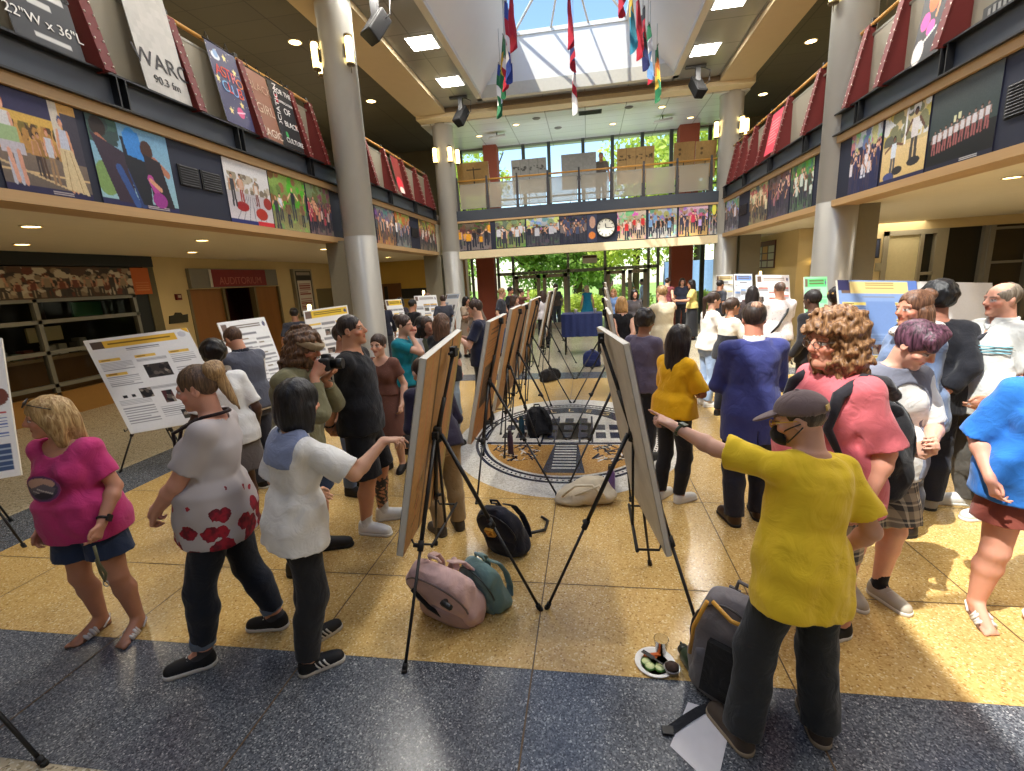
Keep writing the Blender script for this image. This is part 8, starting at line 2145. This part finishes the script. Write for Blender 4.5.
# woman with brown bun, big man in black, grey haired man
h = 1.85
p = Person('woman with a loose brown bun in a dusty blue sweater', (2.28, 3.72), 96, h, 'f', .15, (2, 0), 0, (6, 2, 0), *CLASP(h, .60), dict(R=(.1, .02, 8), L=(-.1, 0, -8)), skin=(206, 144, 118), hairc=(84, 58, 46), res=.009).body()
p.shirt(cloth((110, 128, 160)), 1.9, -.06, .018, .035, 'crew', 'sweater', .006); p.trousers(cloth((50, 52, 66)), 1.9, .03, .012, .015); p.shoes(mat((40, 34, 34), .5), RUBBER, 'flat'); p.hair('bun', hair_mat((80, 54, 42), (140, 100, 76)), vol=1.03); p.hair('long', hair_mat((80, 54, 42), (140, 100, 76)), .12, .9)
s = SDF(p.neck - .2, p.neck + .2, .01); s.cone(p.neck + p.sf * .05, p.neck - p.sf * .07 + p.su * .03, .105, .10, .03, '+', (p.su, .5)); s.cone(p.neck - p.su * .1, p.neck + p.su * .2, .062, .062, .01, '-'); s.noise(.008, 40, 1); s.build('scarf', spot_mat((214, 206, 200), ((60, 56, 60), (96, 80, 80)), 60, .5, 'scarf'), p.t, world=False)
h = 1.86
r_, l_ = BEHIND(h, .53)
p = Person('tall person in black seen from behind before the white board', (2.68, 4.18), -22, h, 'm', .16, (2, 0), 0, (8, 4, 0), r_, l_, None, skin=(170, 116, 96), hairc=(14, 14, 16), res=.010, sh=.92).body()
p.shirt(cloth((26, 27, 34)), 1.7, -.08, .024, .04, 'high', 'shirt', .006); p.trousers(cloth((30, 32, 46)), 2., .03, .014, .025); p.shoes(mat((150, 146, 140), .6), RUBBER, 'sneaker'); p.hair('afro', hair_mat((12, 12, 14), (30, 30, 34)), vol=1.1)
h = 1.86
p = Person('grey haired man in a white striped polo shirt', (3.04, 4.06), 92, h, 'm', .3, (0, 0), 0, (2, 2, 0), 'down', dict(off=(.08, .2, -.42)), None, skin=(214, 156, 132), hairc=(96, 86, 78), res=.010).body()
p.shirt(cloth((214, 216, 212)), .9, -.07, .016, .04, 'v', 'polo_shirt', .006, .02, collar=cloth((220, 220, 216))); p.trousers(cloth((96, 92, 86)), 2., .03, .014, .02); p.shoes(SHW, SHW); p.hair('bald', hair_mat((96, 84, 72), (150, 138, 124)), vol=1.)
b = MB()
for k in range(3): z = (.215 - .012 * k) * h; b.tube([p.T(np.interp(z, p.tz, p.ta) * math.sin(a) * 1.12, np.interp(z, p.tz, p.tb) * math.cos(a) * 1.16 + np.interp(z, p.tz, p.ty) + .018 * math.cos(a), z) for a in np.linspace(-1.2, 1.2, 16)], .004, 5)
p.part('shirt_stripe', b, cloth((120, 176, 190)))
b = MB(); b.tube([p.T(-.12, -.17, .26 * h), p.T(-.08, .0, .305 * h), p.T(-.02, .17, .24 * h), p.T(.12, .2, .08 * h), p.T(.2, .05, -.02 * h)], .018, 7); p.part('bag_strap', b, cloth((60, 60, 66)))

# two mostly hidden beside the women, and the man in the grey vest
h = 1.70
p = Person('person with short black curls in a white tee behind the bun', (-3.02, 3.42), 60, h, 'f', .05, (2, 0), 0, (0, 4, 0), 'down', dict(off=(.1, .2, -.42)), dict(R=(.09, .1, 8), L=(-.09, -.02, -8)), skin=DARK, hairc=(18, 15, 14), res=.009).body()
p.shirt(WHT, .85, -.05, .014, .03, 'crew', 'tshirt'); p.dress(cloth((96, 88, 84)), .34, False, 0, .014, .05, name='skirt'); p.shoes(mat((110, 56, 50), .6), SHW, 'sneaker'); p.hair('afro', hair_mat((16, 13, 12), (40, 32, 28)), vol=.95)
h = 1.76
p = Person('man with cropped brown hair in a grey vest looking down', (-3.50, 4.35), 74, h, 'm', .05, (6, 0), 0, (0, 26, 0), dict(hand=(.05, .26, .58 * h)), dict(hand=(-.05, .28, .58 * h)), None, skin=(190, 134, 106), hairc=(64, 46, 36), res=.010).body()
p.shirt(spot_mat((206, 200, 190), ((176, 170, 160), (190, 184, 176)), 90, .5, 'knit'), 1.8, -.05, .014, .03, 'crew', 'sweater'); p.shirt(cloth((84, 86, 98)), 0, -.04, .026, .03, 'crew', 'vest', collar=cloth((40, 42, 54))); p.trousers(cloth((60, 62, 74)), 2., .03, .012, .02); p.shoes(SHB, SHW); p.hair('short', hair_mat((60, 42, 32), (110, 80, 60)), vol=.98)
def who(label, px, h, face, sex, hair, hc, shirt, bottom, arms='down', skin=LIGHT, sleeve=.75, head=(0, 4, 0), fat=.05, neck='crew', shoe=SHB, hlen=.2, kind='trousers', loc=None, lean=(1, 0), z=0., hi=None):
    q = loc if loc is not None else fl(px[0], px[1], .93 * h)
    dist = math.hypot(q[0], q[1]); res = .0095 if dist < 5.6 else .012 if dist < 8 else .0165
    if arms == 'down': R_, L_ = dict(off=(.1, .04, -.5)), dict(off=(.1, .08, -.49))
    elif arms == 'clasp': R_, L_ = CLASP(h)
    elif arms == 'behind': R_, L_ = BEHIND(h)
    elif arms == 'hold': R_, L_ = HOLD(h)
    elif arms == 'chin': R_, L_ = dict(hand=(.0, .13, .84 * h), elbow=(.7, .5, -1), pose='half', hdir=(-.2, .1, 1)), dict(hand=(.10, .2, .64 * h), elbow=(.8, -.2, -.6), hdir=(.9, .2, 0))
    elif arms == 'up': R_, L_ = dict(hand=(.06, .26, .90 * h), elbow=(.9, .2, -.8), pose='grip', hdir=(-.2, .2, 1)), dict(hand=(-.06, .26, .90 * h), elbow=(.9, .2, -.8), pose='grip', hdir=(-.2, .2, 1))
    elif arms == 'reach': R_, L_ = dict(off=(.1, .06, -.48)), dict(hand=(-.22, .42, .66 * h), elbow=(.6, -.3, -1))
    p = Person(label, q[:2], face, h, sex, fat, lean, 0, head, R_, L_, None, skin=skin, hairc=hc, res=res).body()
    cl = lambda c: c if hasattr(c, 'node_tree') else cloth(c)
    if kind == 'dress': p.dress(cl(shirt), .30, True, max(0, sleeve), neck=neck)
    elif kind == 'skirt': p.dress(cl(bottom), .06, False, flare=.04, name='skirt'); p.shirt(cl(shirt), sleeve, .0, neck=neck)
    elif kind == 'shorts': p.trousers(cl(bottom), .85, .04, .012, .03, 'shorts', .01); p.shirt(cl(shirt), sleeve, neck=neck)
    else: p.trousers(cl(bottom), 1.95, .04, .012, .012); p.shirt(cl(shirt), sleeve, -.05 if sex == 'm' else -.02, neck=neck)
    p.shoes(shoe, shoe, 'sneaker'); p.hair(hair, hair_mat(hc, hi), hlen, 1.02, RND.random() * 5)
    if z: p.t.location.z = z
    return p


B_, DB, BR, BL = (22, 18, 18), (44, 32, 26), (86, 60, 42), (160, 124, 80)
GREYP, WSH = cloth((70, 72, 80)), SHW
dress_brown = who('woman in a brown dotted dress facing the hall', (383, 362), 1.56, 176, 'f', 'short', DB, spot_mat((96, 58, 46), ((120, 80, 66), (110, 70, 58)), 50, .35, 'dots'), BLK, 'down', kind='dress', sleeve=.55, loc=(-2.2, 4.75), neck='wide')
who('man in a white tee between the black T-shirt and the dress', (367, 337), 1.74, -92, 'm', 'short', DB, (206, 204, 200), JEANS, 'clasp', TAN, loc=(-2.35, 4.2))
who('woman in a teal top resting her chin on her hand', (393, 318), 1.72, -96, 'f', 'bun', DB, (20, 124, 140), GREYP, 'chin', LIGHT, loc=(-2.2, 5.35), sleeve=.6)
who('dark haired woman with a black strap behind the teal top', (405, 325), 1.66, -110, 'f', 'long', B_, (196, 194, 196), BLK, 'down', TAN, loc=(-2.1, 5.75))
who('woman in an olive patterned jacket tilting her head', (427, 324), 1.66, -140, 'f', 'long', DB, spot_mat((92, 92, 66), ((120, 116, 90), (70, 70, 52)), 20, .45, 'camo'), GREYP, 'clasp', TAN, sleeve=1.85, head=(0, 0, 10))
lh = who('woman with very long brown hair and a black top over pale jeans', (447, 312), 1.70, -24, 'f', 'long', (70, 50, 38), (24, 24, 28), cloth((150, 164, 176)), 'clasp', PINKISH, hlen=.42, fat=.2, loc=(-1.78, 5.55))
who('person in a purple navy coat and khaki trousers behind the near board', None, 1.52, 40, 'm', 'short', DB, (38, 32, 52), KHAKI, 'clasp', LIGHT, sleeve=1.8, loc=(-1.2, 3.5), shoe=mat((70, 62, 54), .7), lean=(26, 0), head=(0, 30, 0))
who('man with dark hair in a navy shirt before the yellow poster', (381, 303), 1.76, 34, 'm', 'short', B_, (40, 42, 56), GREYP, sleeve=1.8)
who('man with black hair and a black shirt among the crowd', (411, 304), 1.74, -30, 'm', 'short', B_, (22, 22, 26), BLK, skin=TAN)
who('person with black hair half hidden behind the black shirt', (401, 301), 1.74, 60, 'f', 'bob', B_, (46, 40, 50), BLK, skin=TAN)
who('person with brown curls in a beige jumper facing away', (427, 297), 1.76, 10, 'f', 'afro', BR, (170, 146, 118), GREYP, sleeve=1.8)
who('person with dark hair far along beside the pale blue poster', None, 1.74, 20, 'm', 'short', DB, (60, 62, 72), GREYP, loc=at_y(443, 300, 12.2))
who('person with black hair behind the photographer', (294, 313), 1.74, 30, 'm', 'short', B_, (66, 70, 84), JEANS, skin=TAN)
p = who('smiling man in a navy polo with a white name tag', (485, 301), 1.82, 96, 'm', 'short', DB, (32, 36, 58), BLK, 'hold', LIGHT, neck='v', loc=(-1.52, 6.55)); p.glasses()
b = MB(); b.obox(p.T(.07, p.tb[6] + .03, .2 * p.h), (.04, .006, .022), (p.sr, p.sf, p.su)); p.part('name_tag', b, mat((226, 224, 226), .5))
who('fair haired young man in a charcoal tee looking along the boards', (500, 292), 1.84, -86, 'm', 'short', (120, 92, 60), (56, 58, 66), JEANS, hi=(180, 144, 96))
who('dark haired person just behind the charcoal tee', (509, 290), 1.80, -100, 'm', 'short', B_, (40, 40, 46), BLK, skin=TAN)
who('dark haired woman in a maroon top beside the charcoal tee', (513, 299), 1.68, -100, 'f', 'long', DB, (60, 34, 44), BLK)
pc = who('person with raised bare arms taking a picture', (520, 292), 1.70, -80, 'f', 'bun', DB, (110, 70, 60), BLK, 'up', LIGHT)
ph = world_of(pc, (pc.arm[1]['w'] + pc.arm[-1]['w']) / 2 + np.array((0, .04, .09))); t = thing('mobile_phone', 'dark phone held up by the person with raised arms', 'phone', ph); b = MB(); b.obox(ph, (.08, .006, .04), axes((math.sin(-pc.face), math.cos(pc.face), 0)).T); b.build('phone_case', BLACK, t, bevel=.003); b = MB(); b.obox(ph + axes((math.sin(-pc.face), math.cos(pc.face), 0))[:, 1] * -.0065, (.074, .001, .035), axes((math.sin(-pc.face), math.cos(pc.face), 0)).T); b.build('screen', mat((60, 70, 90), .2), t)
who('woman in a white blouse and black trousers seen from behind', (543, 294), 1.68, 20, 'f', 'long', DB, (210, 204, 206), BLK)
who('person with brown curls near the aisle end boards', (556, 287), 1.74, 30, 'f', 'afro', BR, (96, 80, 72), GREYP)
wp = who('woman in beige holding a white sheet by the far poster', None, 1.66, -120, 'f', 'long', B_, (170, 150, 128), (150, 132, 112), 'hold', TAN, kind='dress', loc=at_y(465, 300, 12.6))
w0 = world_of(wp, (wp.arm[1]['w'] + wp.arm[-1]['w']) / 2 + np.array((0, .05, .1))); t = thing('paper_sheet', 'white sheet of paper held up by the woman in beige', 'paper', w0); b = MB(); b.obox(w0, (.14, .002, .10), axes((math.sin(-wp.face), math.cos(wp.face), 0)).T); b.build('sheet', mat((216, 214, 210), .7), t)
who('woman with long dark hair and a striped cardigan', (475, 301), 1.64, 160, 'f', 'long', B_, (120, 104, 90), BLK, sleeve=1.8, skin=TAN)
who('person in an olive sleeveless dress near the doors', (576, 281), 1.74, 14, 'f', 'bun', BR, (62, 58, 46), BLK, kind='dress', sleeve=.0, skin=TAN)
who('person with light brown hair beside the olive dress', (584, 279), 1.78, -20, 'm', 'short', (120, 90, 60), (110, 64, 52), GREYP)
who('grey haired person in a bright turquoise dress', (587, 288), 1.66, 8, 'f', 'bob', (140, 124, 104), (36, 130, 170), BLK, kind='dress', sleeve=.0)
who('person with black curls in front of the door glass', (611, 278), 1.80, -60, 'm', 'afro', B_, (70, 52, 52), BLK, skin=BROWN)
who('ruddy faced person in a grey green shirt by the doors', (629, 279), 1.78, 170, 'm', 'short', DB, (86, 92, 78), GREYP, skin=(196, 110, 96))
who('person in a white shirt and dark vest in profile', (643, 281), 1.76, 84, 'm', 'short', DB, (196, 200, 210), BLK, sleeve=1.8)
who('short person in a pale blue shirt behind the black dress', (614, 292), 1.58, 150, 'f', 'long', (130, 96, 66), (120, 150, 200), JEANS)
p = who('blonde woman in a black dress with clasped hands behind', (622, 303), 1.68, 8, 'f', 'bob', (150, 112, 70), (20, 20, 24), BLK, 'behind', LIGHT, kind='dress', sleeve=.0, hi=(206, 166, 110), neck='wide')
who('dark haired person peeping past the black dress', (634, 293), 1.64, 190, 'f', 'bob', B_, (90, 86, 90), BLK, skin=PINKISH)
who('boy with bushy black hair in a slate purple shirt', (640, 318), 1.66, -40, 'm', 'afro', B_, (86, 80, 100), BLK, 'clasp', BROWN, sleeve=1.6, loc=(.56, 5.15))
who('man with fair cropped hair in a cream shirt', (662, 288), 1.84, 34, 'm', 'short', (130, 100, 66), (206, 196, 168), cloth((176, 162, 132)), 'hold', LIGHT, sleeve=1.9, hi=(170, 138, 96), loc=(1.2, 8.1))
who('dark haired man in a patterned red vest', (667, 281), 1.82, -40, 'm', 'short', DB, spot_mat((110, 44, 50), ((60, 30, 40), (170, 90, 90)), 24, .45, 'vest'), JEANS, sleeve=.1)
who('person in a slate top and red cardigan by the brick post', (682, 281), 1.78, 180, 'f', 'long', DB, (60, 64, 84), BLK, sleeve=.7)
who('woman in a yellow top and long black skirt reaching out', (693, 283), 1.76, 88, 'f', 'long', B_, (206, 186, 110), BLK, 'reach', TAN, kind='skirt')
who('woman in a white tee and pale jeans with a long ponytail', (710, 289), 1.72, -76, 'f', 'pony', DB, (226, 220, 210), cloth((150, 170, 200)), 'hold', LIGHT, hlen=.3, shoe=SHW, loc=(1.75, 7.35))
who('black haired person just behind the white tee', (719, 284), 1.74, -60, 'm', 'short', B_, (50, 52, 60), BLK, skin=TAN)
p = who('woman in a white tee under black overalls holding a phone', (727, 292), 1.66, -70, 'f', 'pony', DB, (220, 212, 196), BLK, 'hold', TAN, hlen=.1, loc=(1.85, 6.75))
p.shirt(BLK, 0, -.03, .024, .02, 'wide', 'overall_bib', subs=(lambda s: s.plane(p.T(0, 0, .17 * p.h), p.su),))
who('person in dark brown behind the navy suit', (752, 292), 1.72, -30, 'f', 'long', B_, (52, 42, 42), BLK, sleeve=1.8, skin=TAN, fat=.3)
p = who('man with a black shoulder strap over a speckled white shirt', (781, 288), 1.80, 4, 'm', 'buzz', (70, 56, 50), spot_mat((214, 208, 210), ((150, 140, 150), (190, 180, 186)), 34, .42, 'speckle'), cloth((90, 96, 116)), 'clasp', TAN, fat=.12)
b = MB(); b.tube([p.T(.13, -.02, .29 * p.h), p.T(.05, -.155, .2 * p.h), p.T(-.08, -.17, .08 * p.h), p.T(-.19, -.08, -.01 * p.h), p.T(-.2, .04, -.02 * p.h)], .018, 6); p.part('shoulder_strap', b, BLACK)
who('black haired person in a dark shirt behind the curls', (816, 298), 1.74, 30, 'm', 'short', B_, (30, 28, 32), BLK, skin=DARK, sleeve=1.8)
p = who('person with a tan hair band behind the curls', (838, 297), 1.74, -20, 'f', 'afro', B_, (50, 44, 46), BLK, skin=BROWN)
s = SDF(p.hc - .2, p.hc + .2, .012); s.ell(p.H(0, -.01, .05), np.array((.113, .128, .10)) * p.hs, p.Rh, .01); s.plane(p.H(0, 0, .085), p.Rh[:, 2]); s.plane(p.H(0, 0, .05), -p.Rh[:, 2]); s.build('hair_band', cloth((176, 140, 84)), p.t, world=False)
q = at_y(601, 165, 17.2); who('person standing at the rail of the back gallery', None, 1.72, 180, 'm', 'buzz', DB, (96, 88, 80), GREYP, loc=q, skin=TAN, z=4.22)
